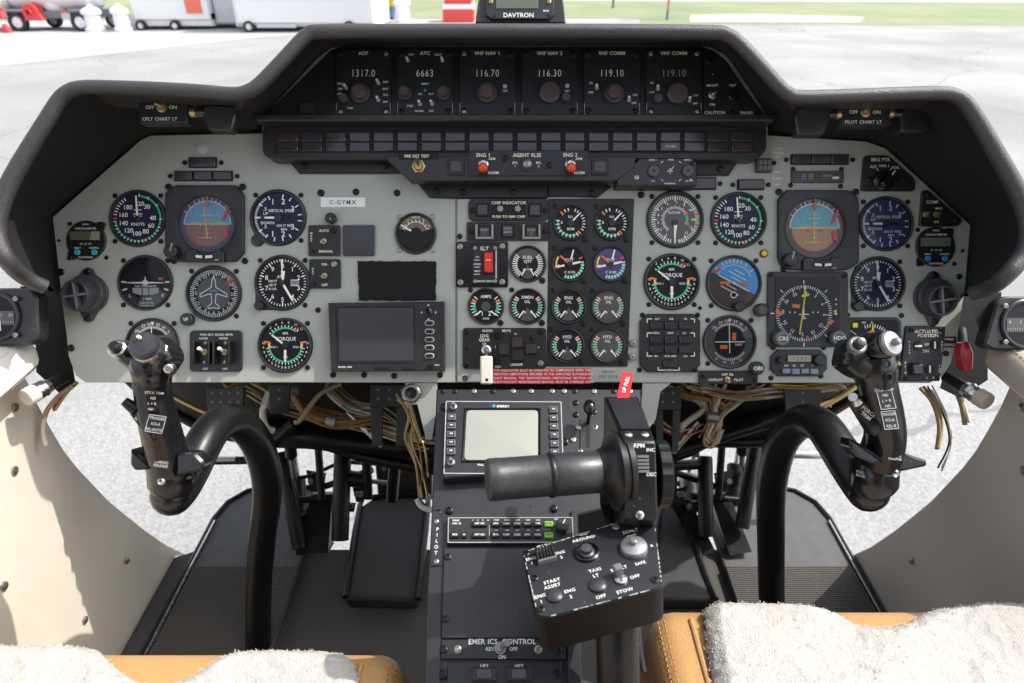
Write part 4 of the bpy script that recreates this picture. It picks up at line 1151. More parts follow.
b.line(ox - 5, oy - 1, ox + 5, oy - 1, 1, 3.8, 'white_mark'); b.line(ox, oy + 5, ox, oy - 6, 1, 3.8, 'white_mark'); b.line(ox - 2.5, oy - 5, ox + 2.5, oy - 5, .9, 3.8, 'white_mark')
for y in (10, 5, -5): b.disc(.9, 3.7, 'white_mark', 27.5, oy + y + 4, n=10)
b.build('dial', T)
b = MB(k); b.line(ox + 1.5, oy + 22, ox - 4.5, oy - 21, 1.5, 4.4, 'yellow_mark'); b.flat([(ox - 2.2, oy + 16), (ox + 5, oy + 17.4), (ox + 4.8, oy + 20), (ox - 2.5, oy + 18.8)], 4.5, 'yellow_mark'); b.line(ox + .4, oy + 28, ox + .2, oy + 21, 1, 4.4, 'white_mark'); b.build('course_needle', T)
for q in ([(-16, 5.5), (-8.5, 4.8), (-8.8, 1.2), (-16.2, 1.8)], [(-33.5, -2), (-29, -7), (-26, -5), (-30.5, 1)], [(18, -14), (23, -10), (25.5, -12), (20, -16.5)]):
    b = MB(k); b.prism(q, 3.8, 4.4, 'orange_mark'); b.build('flag', T)
b = MB(k); b.flat([(ox - 8, oy + 27), (ox - 2.5, oy + 25.5), (ox - 5, oy + 23)], 4.2, 'red_mark'); b.flat([(ox + 2, oy - 22), (ox + 5, oy - 23), (ox + 1, oy - 27)], 4.2, 'red_mark'); b.flat([(24, -2), (28, -.2), (28, -3.6)], 4.2, 'yellow_mark'); b.build('heading_bug', T)
b = MB(k); b.flat([(-33, hh - 5), (27, hh - 5), (32, hh - 9), (32, -22), (23, -31), (-20, -31), (-33, -20)], 5.2, 'gauge_glass'); b.build('glass', T)
knob(T, k, -28.5, -29, 7, 9, 'vent_spoke', face='button_grey', txt='CRS', z=3); knob(T, k, 27, -28.5, 7, 9, 'vent_spoke', face='button_grey', txt='HDG', z=3)
for x, y in ((hw - 4, hh - 4), (-hw + 3, hh - 3), (hw - 3, -hh + 3)): screw(T, k, x, y, 3, 2.4)
# ------------------------------------------------------------------ raised radio housing under the hood
RF = PF(0.925)
def rel(fr, cx, cy, pts): return fr.rel(cx, cy, pts)
T = thing('radio_housing', 'black housing under the hood that holds the row of six radios', 'housing', RF.mat(512, 85)); k = RF.k
b = MB(k)
b.prism(rel(RF, 512, 85, [(262, 122), (262, 117), (318, 62), (330, 50), (342, 46), (702, 46), (714, 50), (726, 60), (764, 114), (766, 122)]), -14, 0, 'black_paint', .5); b.build('front_plate', T)
b = MB(k); b.prism(rel(RF, 512, 85, [(256, 119), (774, 119), (768, 125.5), (262, 125.5)]), -10, 15, 'black_scuffed', 1.2, bottom=True); b.build('ledge', T)
b = MB(k); b.prism(rel(RF, 512, 85, [(299, 102), (314.5, 102), (314.5, 117), (299, 117)]), 0, 3, 'black_paint', .5); b.prism(rel(RF, 512, 85, [(301, 104), (312.5, 104), (312.5, 115), (301, 115)]), 3, 3.6, 'window_dark', .4); b.build('indicator_lamp', T)
for x, y in ((281, 94), (284.5, 94.5)):
    pass
def radio(x0, x1, title, digits, knobs, toggles, words, label, extra=None, win='digit_white'):
    cx, cy = (x0 + x1) / 2, 84
    T = thing('radio', label, 'radio', RF.mat(cx, cy), 'row of radios under the hood')
    hw = (x1 - x0) / 2; k = RF.k
    b = MB(k); b.prism(rrect(-hw, -33, hw, 33.5, 1.2), 0, 3.2, 'radio_face', .5)
    for s_ in (-1, 1):
        b.line(s_ * (hw - .6), -32, s_ * (hw - .6), -20, .5, 3.25, 'grey_mark')
    b.text(title, 0, 29.5, 3.5, 3.4, 'cream_mark'); 
    b.box(-len(digits) * 2.9 - 1, 4.5, 3.0, len(digits) * 2.9 + 1, 14.5, 3.35, 'flat_black')
    b.text(digits, 0, 9.5, 6.8, 3.7, win, sx=.80, gap=1.12, thin=True)
    for t, x, y, s_ in words: b.text(t, x, y, s_, 3.4, 'white_mark')
    b.build('face', T)
    for x, y, r, style in knobs:
        b = MB(k)
        if style == 2: b.lathe([(r, 3), (r, 6), (r * .92, 7), (r * .72, 7), (r * .70, 12), (r * .62, 13), (.01, 13)], 'knob_plum', x, y, n=26, close=False)
        else: b.lathe([(r, 3), (r, 8), (r * .86, 9.4), (.01, 9.4)], 'knob_plum', x, y, n=22, close=False)
        for i in range(0, 20):
            a = i * 18; p, q = pol(r, a); b.tube([(x + p, y + q, 3.2), (x + p, y + q, 6)], .35, 'knob_plum', n=5)
        b.build('knob', T)
    for x, y in toggles:
        b = MB(k); b.lathe([(2.2, 3), (2.2, 3.8), (1.4, 4.0)], 'dull_steel', x, y, n=14); b.tube([(x, y, 3.6), (x - .8, y + 1.2, 8.5)], [.9, 1.5], 'lever_white', n=10); b.build('toggle', T)
    for sx in (-1, 1):
        for y in (-29, 29): 
            b = MB(k); b.lathe([(4.2, 2), (4.2, 3.5), (3.2, 3.9)], 'black_paint', sx * (hw - 4.8), y, n=18); b.build('screw_boss', T)
            screw(T, k, sx * (hw - 4.8), y, 4, 2.3, random.choice(['screw_black', 'screw_steel', 'screw_black']))
    if extra: extra(T, k)
def dot(m, x, y, r): 
    def f(T, k):
        b = MB(k); b.lathe([(r, 3), (r, 4), (r * .6, 4.6)], m, x, y, n=16); b.build('lamp', T)
    return f
radio(336.5, 391.5, 'ADF', '1317.0', [(-3, -11, 10, 2), (-19, -16.5, 4.6, 1)], [(15, 0), (15, -17), (-17, -5)], [('TEST', -23, -1, 2), ('OFF', -23, -6, 2), ('BFO', -23, -11, 2), ('ADF', 22, 1, 2), ('ANT', 22, -6, 2), ('ON', 22, -12, 2), ('OFF', 22, -19, 2), ('VOL', -13, -25, 2.2)], 'radio titled ADF at the left end of the row')
radio(397.5, 453.5, 'ATC', '6663', [(-20, -11, 7.2, 2), (18.5, -11, 7.2, 2)], [(-5, -21), (7, -21), (-17, 22), (17.5, 22)], [('TEST', -14, 28, 1.8), ('IDENT', 13, 28, 1.8), ('REPLY', 0, -1, 2), ('LO', -5, -11, 2), ('ALT', 6, -11, 2), ('STBY', -15, -23, 2), ('NORM', -6, -28, 2), ('OFF', 6, -28, 2)], 'radio titled ATC with two side knobs and a green reply lamp', dot('wire_green', 0, -7.5, 1.5))
radio(459.5, 515.5, 'VHF NAV 1', '116.70', [(-.5, -10.5, 10, 2)], [], [('TEST', 17.5, -8, 1.8)], 'radio titled VHF NAV 1 with one big knob, beside the ATC radio', dot('grey_mark', 17.5, -3.5, 2.2))
radio(521.5, 577.5, 'VHF NAV 2', '116.30', [(0, -10.5, 10.5, 1), (16, -15.5, 4.4, 1)], [], [('TEST', 17.5, -8, 1.8)], 'radio titled VHF NAV 2 with a smaller second knob, in mid row', dot('grey_mark', 17.5, -3, 2.2))
radio(583.5, 639.5, 'VHF COMM', '119.10', [(2, -11, 10, 2)], [(-15, -5), (17, -17)], [('SQ', -21, 0, 2), ('OFF', -21, -9.5, 2), ('ON', 23, -12, 2), ('OFF', 22, -20, 2)], 'first radio titled VHF COMM, just right of NAV 2')
radio(645.5, 701, 'VHF COMM', '119.10', [(3, -11.5, 10.5, 1), (-16.5, -17, 4.6, 1)], [(-16, -6), (15.5, -17.5)], [('SQ', -22, 0, 2), ('OFF', -22, -9.5, 2), ('ON', 21.5, -12.5, 2), ('OFF', 21, -20.5, 2)], 'second radio titled VHF COMM, at the right end beside the caution panel', win='grey_mark')
T = thing('caution_control', 'angled black plate lettered CAUTION PANEL with a BRIGHT DIM switch', 'control panel', RF.mat(730, 90))
b = MB(k); b.prism(rel(RF, 730, 90, [(703.5, 57), (718, 57), (729, 67), (763, 118), (703.5, 118)]), 0, 3, 'radio_face', .5)
for t, x, y, s_ in (('BRIGHT', -18.5, 3.5, 2.3), ('TEST', 1.5, 3.5, 2.3), ('DIM', -18.5, -15.5, 2.2), ('CAUTION', -16, -23.6, 3.2), ('PANEL', 16, -24, 3.2)): b.text(t, x, y, s_, 3.3, 'cream_mark')
b.disc(.6, 3.2, 'white_mark', -18, 14.5, n=8); b.build('face', T)
b = MB(k); b.lathe([(4.6, 3), (4.6, 4.5), (3.2, 5)], 'steel', -18.3, -6, n=8); b.tube([(-18.3, -6, 4), (-17, -4.6, 11)], [1.2, 1.8], 'steel', n=10); b.build('toggle', T)
knob(T, k, 2.3, -7.5, 5.2, 4, 'gloss_black', z=3, name='push_button')
for x, y in ((-21, 27), (2, -24)): screw(T, k, x, y, 3, 3)

# clock on top of the glareshield
CF = PF(0.812)
T = thing('dash_clock', 'small black digital clock standing on top of the glareshield', 'clock', CF.mat(520, 8)); k = CF.k
b = MB(k); b.prism(rel(CF, 520, 8, [(484, -40), (559, -40), (566, 22.5), (475, 22.5)]), -20, -1, 'black_scuffed', 1.2, bottom=True); b.build('hood', T)
b = MB(k); b.prism(rel(CF, 520, 8, octo(486, -30, 554, 20, 5)), -1, 2.5, 'console_paint', .8)
b.text('DAVTRON', -1.5, -8.2, 4.4, 2.8, 'white_mark'); b.text('MHG', 26, -4, 1.8, 2.8, 'white_mark'); b.build('face', T)
b = MB(k); b.box(-24, -2, 2.3, 18, 34, 3.2, 'lcd', .4); b.build('display', T)
for x in (-29, 29): screw(T, k, x, 5, 2.5, 2.2, 'brass')
for x in (-25, 29): knob(T, k, x, -8, 1.6, 1, 'flat_black', z=2.4, name='socket')
b = MB(k); b.tube([(-39, -14, -4), (-33, 40, -4)], 1.1, 'grey_mark', n=8); b.tube([(44, -14, -4), (38, 40, -4)], 1.1, 'grey_mark', n=8); b.build('edge_trim', T)

# ------------------------------------------------------------------ chart lights on both sides
HF = PF(0.87)
def chart_box(x0, x1, y0, y1, txt, left, label):
    cx, cy = (x0 + x1) / 2, (y0 + y1) / 2; hw, hh = (x1 - x0) / 2, (y1 - y0) / 2
    T = thing('switch_box', label, 'switch box', HF.mat(cx, cy), 'chart light switch boxes'); k = HF.k
    b = MB(k); b.prism(rrect(-hw, -hh, hw, hh, .8), -12, 2, 'console_paint', .7, bottom=True)
    b.prism(rrect(-hw + 6, -1.5, -4, 5.5, .5), 2, 2.3, 'flat_black'); b.prism(rrect(5, -1.5, hw - 9, 5.5, .5), 2, 2.3, 'flat_black'); b.prism(rrect(-hw + 3.5, -hh + 1, hw - 9, -hh + 6, .5), 2, 2.3, 'flat_black')
    b.text('OFF', -hw + 11.5, 2, 3.6, 2.5, 'white_mark'); b.text('ON', hw - 14, 2, 3.6, 2.5, 'white_mark'); b.text(txt, -3, -hh + 3.4, 3.3, 2.5, 'white_mark')
    b.build('box', T)
    b = MB(k); b.lathe([(5.2, 2), (5.2, 3), (3.6, 3.4), (3.2, 5), (1.5, 5)], 'brass', -1, 2, n=16); b.tube([(-1, 2, 4), (-5, 3, 10)], [1.3, 1.9], 'steel', n=10); b.build('toggle', T)
chart_box(139.5, 188, 97, 123, 'CPLT CHART LT', True, 'small dark box lettered CPLT CHART LT with a steel toggle under the left rim')
chart_box(841, 889.5, 103.5, 126, 'PILOT CHART LT', False, 'small dark box lettered PILOT CHART LT with a steel toggle under the right rim')
def chart_lamp(pts, label, collar):
    T = thing('chart_lamp', label, 'lamp', HF.mat(*pts[0]), 'chart lamps under the glareshield'); k = HF.k
    q = rel(HF, pts[0][0], pts[0][1], pts)
    b = MB(k); b.prism(round_poly(q, 3), -10, 4, 'black_scuffed', 1.6, bottom=True); b.build('shade', T)
    b = MB(k); c = rel(HF, pts[0][0], pts[0][1], collar)
    b.tube([(c[0][0], c[0][1], -2), (c[1][0], c[1][1], -2)], 6.4, 'gloss_black', n=18); b.tube([(c[1][0], c[1][1], -2), (c[2][0], c[2][1], -2)], 4.8, 'brass', n=14); b.build('collar', T)
chart_lamp([(205, 106), (234, 107), (237, 116), (233, 132), (210, 131), (204, 118)], 'black chart lamp shade left of the radios', [(206, 112), (196, 112), (190, 112)])
chart_lamp([(797, 108), (832, 109), (829, 120), (823, 135.5), (796, 135.5), (794, 118)], 'black chart lamp shade between the radios and the right switch box', [(828, 114), (836, 114), (841, 114)])
chart_lamp([(900, 106), (931, 106), (932, 112), (925, 133), (899, 133)], 'black chart lamp shade right of the PILOT CHART LT box', [(901, 113), (894, 113), (889, 113)])

# ------------------------------------------------------------------ caution lights
AFR = PF(0.935)
T = thing('caution_light_panel', 'long black panel with two rows of dark caution light windows', 'caution light panel', AFR.mat(517, 143)); k = AFR.k
b = MB(k)
b.prism(rel(AFR, 517, 143, round_poly([(262, 126), (767, 126), (767, 150), (757, 159.5), (270, 159.5), (262, 153)], 5)), -17, 0, 'black_scuffed', 1.5)
b.prism(rel(AFR, 517, 143, [(274, 130), (760, 130), (760, 155), (274, 155)]), 0, .8, 'flat_black', .3); 
b.line(*rel(AFR, 517, 143, [(278, 154.4), (756, 154.4)])[0], *rel(AFR, 517, 143, [(278, 154.4), (756, 154.4)])[1], .7, 1.0, 'knob_plum'); b.build('frame', T)
plum = {(9, 0), (9, 1), (13, 0), (14, 0), (14, 1), (19, 1), (0, 0)}
for c in range(20):
    for r_ in range(2):
        x0 = 278.5 + 23.85 * c; y0 = 133 + r_ * 9.8
        q = rel(AFR, 517, 143, [(x0, y0), (x0 + 19.8, y0 + 8.8)])
        b = MB(k); b.prism(rrect(q[0][0], q[0][1], q[1][0], q[1][1], .7, 2), .8, 2.6 + random.uniform(-.3, .3), 'window_plum' if (c, r_) in plum else 'window_dark', .5)
        if (c, r_) == (16, 1): b.text('SPARE', (q[0][0] + q[1][0]) / 2, (q[0][1] + q[1][1]) / 2, 2.8, 3.2, 'grey_mark')
        b.build('caution_light', T)

# ------------------------------------------------------------------ fire control panel
FF = PF(0.926)
T = thing('fire_control_panel', 'black fire panel lettered AGENT RLSE with two red-tipped toggles', 'control panel', FF.mat(512, 169)); k = FF.k
q = lambda *pts: rel(FF, 512, 169, pts)
b = MB(k); b.prism(q((384, 157), (636, 157), (634, 168), (616, 181), (410, 181), (400, 171)), -14, 2, 'console_paint', .8, bottom=True)
b.prism(q((468.5, 151.5), (588.5, 151.5), (588.5, 176.5), (468.5, 176.5)), 2, 3.2, 'radio_face', .4)
b.prism(q((399, 153.8), (439, 153.8), (439, 160), (399, 160)), 2, 2.4, 'flat_black'); 
for t, x, y, s_ in (('FIRE DET TEST', -95, 12.3, 2.8), ('ENG 1', -28.5, 13, 3.6), ('AGENT RLSE', 15, 13, 3.6), ('ENG 2', 58, 13.3, 3.6), ('ARM', -20, 9.4, 2.4), ('ARM', 66.5, 9.4, 2.4), ('NORM', -18.5, -4.6, 2.6), ('NORM', 67, -4.6, 2.6), ('BTL', 3, 5.4, 2.3), ('1', 3, 2, 2.3), ('BTL', 26.5, 5.4, 2.3), ('2', 26.5, 2, 2.3)): b.text(t, x, y, s_, 3.6 if x > -60 else 2.7, 'cream_mark', sx=.95)
b.build('plate', T)
for x, y in ((-28.5, 0), (58, 0)):
    b = MB(k); b.lathe([(5, 3), (5, 4), (3.6, 4.6), (3, 7)], 'steel', x, y + 4, n=18); b.tube([(x, y + 4, 5), (x, y + 1, 11)], 1.6, 'steel', n=10); t = b.build('toggle', T)
    b = MB(k); b.lathe([(3.4, 9), (4.6, 11), (4.9, 14), (4.2, 17), (2.4, 18.6), (.01, 19)], 'orange_red', x, y - 2, n=20, close=False); b.build('tip', t)
b = MB(k); b.lathe([(5.4, 3), (5.2, 6), (4, 9.4), (2, 10.6), (.01, 11)], 'dull_steel', 15, 3.5, n=20, close=False); b.build('release_knob', T)
for x, y in ((-7, 9.5), (37, 3)): screw(T, k, x, y, 3.2, 3.2)
for x in (-55.5, 87.5):
    b = MB(k); b.prism(rrect(x - 8.5, -6.5, x + 8.5, 9.5, 1), 2, 4, 'black_paint', .6); b.prism(rrect(x - 6.2, -4.2, x + 6.2, 7.2, 1), 4, 5.2, 'window_dark', .6); b.build('indicator', T)
b = MB(k); b.lathe([(7, 2), (7, 3.4), (5.2, 4), (4, 6), (3, 6)], 'brass', -93, 2, n=6); b.tube([(-93, 2, 4), (-93, 6, 14)], [1.8, 2.4], 'steel', n=12); b.build('toggle', T)
# purple box at the right end
BF = PF(0.925)
T = thing('wiper_control_box', 'dark violet-grey box with two round knobs under the caution lights', 'control box', BF.mat(657, 171)); k = BF.k
q = lambda *pts: rel(BF, 657, 171, pts)
b = MB(k); b.prism(q((640, 158), (690, 158), (697, 162), (697, 185.5), (617, 185.5), (617, 180)), -24, 0, 'console_paint', .9, bottom=True)
for t, x, y, s_ in (('ENG 1', -4, 11.2, 1.8), ('PWR', 14, 11.2, 1.8), ('ENG 2', 31, 11.2, 1.8), ('WARNING', 13, -12.5, 1.6), ('ON', -4, -10, 1.5), ('ON', 30, -10, 1.5)): b.text(t, x, y, s_, .3, 'white_mark')
for x0, y0, x1, y1 in ((4, 8, 6, 10), (4, -8, 6, -10), (24, 8, 22, 10), (24, -8, 22, -10), (10, 0, 16, 0), (13, -3, 13, 3), (14, 1, 17, 5)): b.line(x0, y0, x1, y1, .6, .3, 'white_mark')
b.build('box', T)
for x in (-3.5, 31): knob(T, k, x, 0, 6, 3, 'knob_plum'); 
for x in (-3.5, 31): knob(T, k, x, 0, 1.2, 1, 'screw_black', z=3, name='set_screw')
screw(T, k, -20.5, -6.5, 0, 2.8, 'screw_steel'); screw(T, k, 35, 8, 0, 2); screw(T, k, 34, -9, 0, 2, 'screw_steel')
# black brackets that hold the fire panel on the grey panel
def bracket(pts, label, sc):
    T = thing('mounting_bracket', label, 'bracket', P.mat(*pts[0]), 'black mounting brackets under the caution lights')
    b = MB(P.k); b.prism(rel(P, *pts[0], pts), 0, 4, 'black_paint', 1.2); b.build('plate', T)
    for x, y in sc: screw(T, P.k, *rel(P, *pts[0], [(x, y)])[0], 4, 3.4)
bracket([(288, 160), (392, 160), (402, 174), (300, 174)], 'black mounting bracket under the left end of the caution lights', [(306, 167), (386, 167)])
bracket([(417, 183), (547.6, 184), (547.6, 198.5), (456, 199), (430, 198)], 'long black mounting bracket left below the fire panel', [(437, 192), (463, 193), (513, 193)])
bracket([(548, 184), (603, 184), (610, 188), (597, 198), (572, 197), (548, 197)], 'short black mounting bracket right below the fire panel', [(591, 194)])
bracket([(690, 161), (738, 161), (728, 176), (690, 176)], 'black mounting bracket right of the violet box with worn lettering', [(719, 170)])

# ------------------------------------------------------------------ small lights, placards and switch plates on the grey panel
def light_strip(x0, x1, y0, y1, n, label, m='window_plum', seg=True):
    cx, cy = (x0 + x1) / 2, (y0 + y1) / 2; hw, hh = (x1 - x0) / 2, (y1 - y0) / 2
    T = thing('indicator_light', label, 'indicator light', P.mat(cx, cy), 'small indicator light strips'); k = P.k
    b = MB(k); b.prism(rrect(-hw, -hh, hw, hh, .8, 2), 0, 2, 'flat_black', .4); b.build('frame', T)
    w = 2 * hw / n
    for i in range(n):
        b = MB(k); xa = -hw + w * i + 1; b.prism(rrect(xa, -hh + 1, xa + w - 2, hh - 1, .6, 2), 1.6, 3.4, m, .5)
        if seg:
            for xx in (xa + .6, xa + w - 2.8): b.box(xx, -hh + 1.2, 3.2, xx + .8, hh - 1.2, 3.6, 'knob_plum')
        b.build('lens', T)
    for s_ in (-1, 1): screw(T, k, s_ * (hw + 4.2), 0, 0, 2.4)
    return T
light_strip(174.5, 233, 171.2, 181.2, 3, 'strip of three dark indicator windows above the left attitude display')
light_strip(189, 217, 157.5, 168, 1, 'single dark indicator window above the three-window strip on the left', 'window_dark', False)
light_strip(790.5, 848.5, 154.5, 165, 3, 'strip of three dark indicator windows above the right attitude display')
light_strip(737, 764, 179.5, 190.2, 1, 'single dark indicator window above the right airspeed dial', 'window_plum', False)
light_strip(688, 716, 177.5, 190, 1, 'single dark indicator window half covered by the violet box', 'window_dark', False)
T = thing('annunciator_module', 'narrow module with small coloured windows above the right attitude display', 'indicator light', P.mat(817, 177.3)); k = P.k
b = MB(k); b.prism(rrect(-26, -5.8, 26, 5.8, .8, 2), 0, 2.4, 'window_brown', .5); b.text('MARKER', 9, 1, 1.5, 2.6, 'grey_mark'); b.build('frame', T)
for x, m in ((-14.5, 'blue_reflection_and_lens'), (-7, 'dial_brown'), (0, 'button_grey')):
    b = MB(k); b.prism(rrect(x - 3, -3.4, x + 3, 3.4, .5, 2), 2.4, 3.2, m, .3); b.build('lens', T)
b = MB(k); b.tube([(14, -1.2, 3.2), (20, -1.2, 3.6)], 1.4, 'white_mark', n=10); b.build('switch', T)
for x, y in ((-24, 8), (24.5, 8), (-26.5, -8), (23.5, -9)): screw(T, k, x, y, 0, 2.4)
def placard(cx, cy, w, h, lines, size, m, tm, label, fr=P, ang=0, name='placard', z=.5, h0=0, rad=.6):
    o_ = MB(fr.k); o_.prism(rrect(-w / 2, -h / 2, w / 2, h / 2, rad, 3), 0, z, m)
    n = len(lines); step = h / n
    for i, t in enumerate(lines): o_.text(t, 0, h / 2 - step * (i + .5), size, z + .15, tm, sx=.93 if n > 3 else 1.0, gap=1.18 if t == 'C-GYMX' else 1.0)
    ob = o_.build(name); ob.matrix_world = fr.mat(cx, cy, h0, ang)
    tag(ob, label, 'placard'); return ob
placard(343, 202.2, 44.5, 9.5, ['C-GYMX'], 4.2, 'placard_white', 'seam', 'white placard reading C-GYMX left of the fire toggle')
placard(541.8, 376, 97.5, 15.5, ['THIS HELICOPTER MUST BE OPERATED IN COMPLIANCE WITH THE', 'OPERATING LIMITATIONS SPECIFIED IN THE APPROVED ROTORCRAFT', 'FLIGHT MANUAL. THE "AIRWORTHINESS LIMITATIONS" SECTION OF', 'THE ROTORCRAFT MAINTENANCE MANUAL MUST BE COMPLIED WITH'], 2.35, 'red_label', 'white_mark', 'red placard with four lines of white warning text under the landing gear panel', h0=1.3)
for t in ():
    pass
placard(608, 374, 25, 9, ['FUEL QTY', 'BASIC 1075 LB'], 2.0, 'panel_grey', 'seam', 'small grey placard lettered FUEL QTY beside the red warning placard', h0=1.3, z=.25)
placard(777.5, 153, 15, 12.5, ['ROTOR', 'TORQUE', 'TEST'], 2.0, 'placard_beige', 'placard_white', 'worn beige oval placard right of the caution lights', rad=6)
placard(776.5, 178.5, 12, 19, ['TEMP', 'NORM', 'PWR'], 2.0, 'placard_beige', 'placard_white', 'worn tall beige placard under the oval one beside the small keypad', rad=2)
placard(949, 342, 14, 11, ['WIND', 'SOURCE'], 2.4, 'flat_black', 'placard_white', 'small black placard lettered SOURCE at the right edge of the panel', h0=.2)
T = thing('keypad', 'tiny grey six-key block beside the worn beige placards', 'keypad', P.mat(763, 166)); k = P.k
b = MB(k); b.prism(rrect(-8, -7, 7.5, 6.5, 1), 0, 5, 'button_grey', .6, bottom=True); b.build('body', T)
for i in range(2):
    for j in range(3):
        b = MB(k); b.prism(rrect(-6 + j * 4.4, 0.6 - i * 5.5, -2.4 + j * 4.4, 4.6 - i * 5.5, .4, 2), 5, 6.2, 'vent_spoke', .4); b.build('key', T)
screw(T, k, 11, 3, 0, 2.4)

def switch_plate(x0, x1, y0, y1, label, words, tog, cat='switch plate', scrs=(), vt=None, m='black_paint', name='switch_plate', T0=None, tm='cream_mark', z=3):
    cx, cy = (x0 + x1) / 2, (y0 + y1) / 2; hw, hh = (x1 - x0) / 2, (y1 - y0) / 2
    T = thing(name, label, cat, P.mat(cx, cy)); k = P.k
    b = MB(k); b.prism(rrect(-hw, -hh, hw, hh, 1.5), 0, z, m, .5)
    for t, x, y, s_ in words: b.text(t, x, y, s_, z + .3, tm)
    if vt: b.vtext(*vt, z + .3, tm)
    b.build('plate', T)
    for x, y in tog:
        b = MB(k); b.lathe([(2.8, z), (2.8, z + 1), (1.6, z + 1.4)], 'brass', x, y, n=14); b.tube([(x, y, z), (x - .3, y - 1.5, z + 8)], [1.0, 1.6], 'dull_steel', n=10); b.build('toggle', T)
    for s_ in scrs: screw(T, k, *s_[:2], z, s_[2] if len(s_) > 2 else 2.4, s_[3] if len(s_) > 3 else 'screw_black')
    return T
switch_plate(309, 340.5, 225.5, 256, 'small black switch plate lettered AUTO and MANUAL', [('AUTO', 0, 9.6, 2.4), ('MANUAL', 2, -11, 2.4)], [(0, -1)], vt=('WXRY', -12.6, 7, 1.9), scrs=[(9.5, 9.6, 3), (-10, -11, 2)])
switch_plate(343.5, 375, 225.5, 256, 'blank black square plate right of the AUTO switch plate', [], [], m='window_dark')
switch_plate(310, 341, 259.5, 288.5, 'small black switch plate lettered ON and OFF below the AUTO switch plate', [('ON', -.5, 9.4, 2.4), ('OFF', 0, -11.2, 2.4)], [(0, -2)], vt=('OAT', -11.8, 5, 1.9), scrs=[(9.5, 9.6, 3.2, 'screw_steel'), (-10, -11, 2)])
T = thing('dimmer_knob', 'small black dimmer knob below the C-GYMX placard', 'knob', P.mat(332, 219))
knob(T, P.k, 0, 0, 5.4, 7, 'gloss_black'); b = MB(P.k); b.disc(.8, 7.2, 'grey_mark', 0, -1, n=8); b.build('pointer_dot', T)
o_ = MB(P.k)
rnd = random.Random(3)
vp = []
for x in frange(357, 436, 30): vp.append((x, 261.3 + rnd.uniform(-.5, .5)))
for y in frange(263, 300, 12): vp.append((436 + rnd.uniform(-.5, .5), y))
for x in frange(434, 359, 28): vp.append((x, 300.3 + rnd.uniform(-.6, .6)))
for y in frange(298, 263, 12): vp.append((357.6 + (y - 262) * .05 + rnd.uniform(-.5, .5), y))
o_.prism(rel(P, 396, 281, vp), 0, 1.8, 'velcro', .4); ob = o_.build('velcro_patch'); ob.matrix_world = P.mat(396, 281); tag(ob, 'black fuzzy velcro patch above the dark display screen', 'velcro patch')

# dark multifunction display on the left of the panel
MF = PF(0.945)
T = thing('display_unit', 'dark landscape display screen with a column of oval keys', 'display', MF.mat(386, 336.5)); k = MF.k
q = lambda *pts: rel(MF, 386, 336.5, pts)
b = MB(k); b.prism(q((328, 303), (444, 301.5), (444.5, 371), (331, 372)), -11, 0, 'black_scuffed', .7, bottom=True); 
b.text('ROSEN TCAS', -43, -31, 1.7, .2, 'white_mark') if 0 else b.text('MODEL 3000', -41, -30.5, 1.7, .2, 'white_mark')
b.build('body', T)
b = MB(k); b.prism(q((335, 306.5), (415, 306), (415.5, 363), (337.5, 363.5)), 0, .6, 'flat_black', .3); b.prism(q((338, 308.5), (413, 308), (413.5, 360.5), (339.5, 361)), .6, .9, 'screen_dark'); b.build('screen', T)
b = MB(k); b.lathe([(4, 0), (4, 2), (2.4, 3), (2, 7), (1, 8)], 'gloss_black', *q((428.5, 312))[0], n=16); b.build('joystick', T)
b = MB(k)
for dx, dy in ((0, 6.4), (0, -6.8), (6.6, -.4), (-6.4, -.4)):
    x, y = q((428.5, 312))[0]; x += dx; y += dy; s_ = 1.3
    ux, uy = (dx / 6.5, dy / 6.5)
    b.flat([(x + ux * s_, y + uy * s_), (x - uy * s_, y + ux * s_), (x + uy * s_, y - ux * s_)], .35, 'white_mark')
b.build('arrow_marks', T)
for y in (323, 331.5, 339.5, 347.5, 355.8):
    x, yy = q((429.5, y))[0]
    b = MB(k); b.prism(rrect(x - 4.8, yy - 2.7, x + 4.8, yy + 2.7, 2.6), 0, 1.0, 'grey_mark', .3); b.prism(rrect(x - 3.8, yy - 1.8, x + 3.8, yy + 1.8, 1.8), 1.0, 2.0, 'black_paint', .4); b.build('key', T)
x, yy = q((430, 367))[0]; knob(T, k, x, yy, 3, 5, 'gloss_black')
b = MB(k); b.text('PUSH', x + 7, yy + 2, 1.4, .3, 'white_mark'); b.prism(q((375, 366), (416, 366), (416, 369), (375, 369)), 0, 1, 'black_paint', .3); b.prism(q((387, 366.5), (404, 366.5), (403, 371), (389, 371)), 0, 2.5, 'black_paint', .5); b.build('card_slot', T)

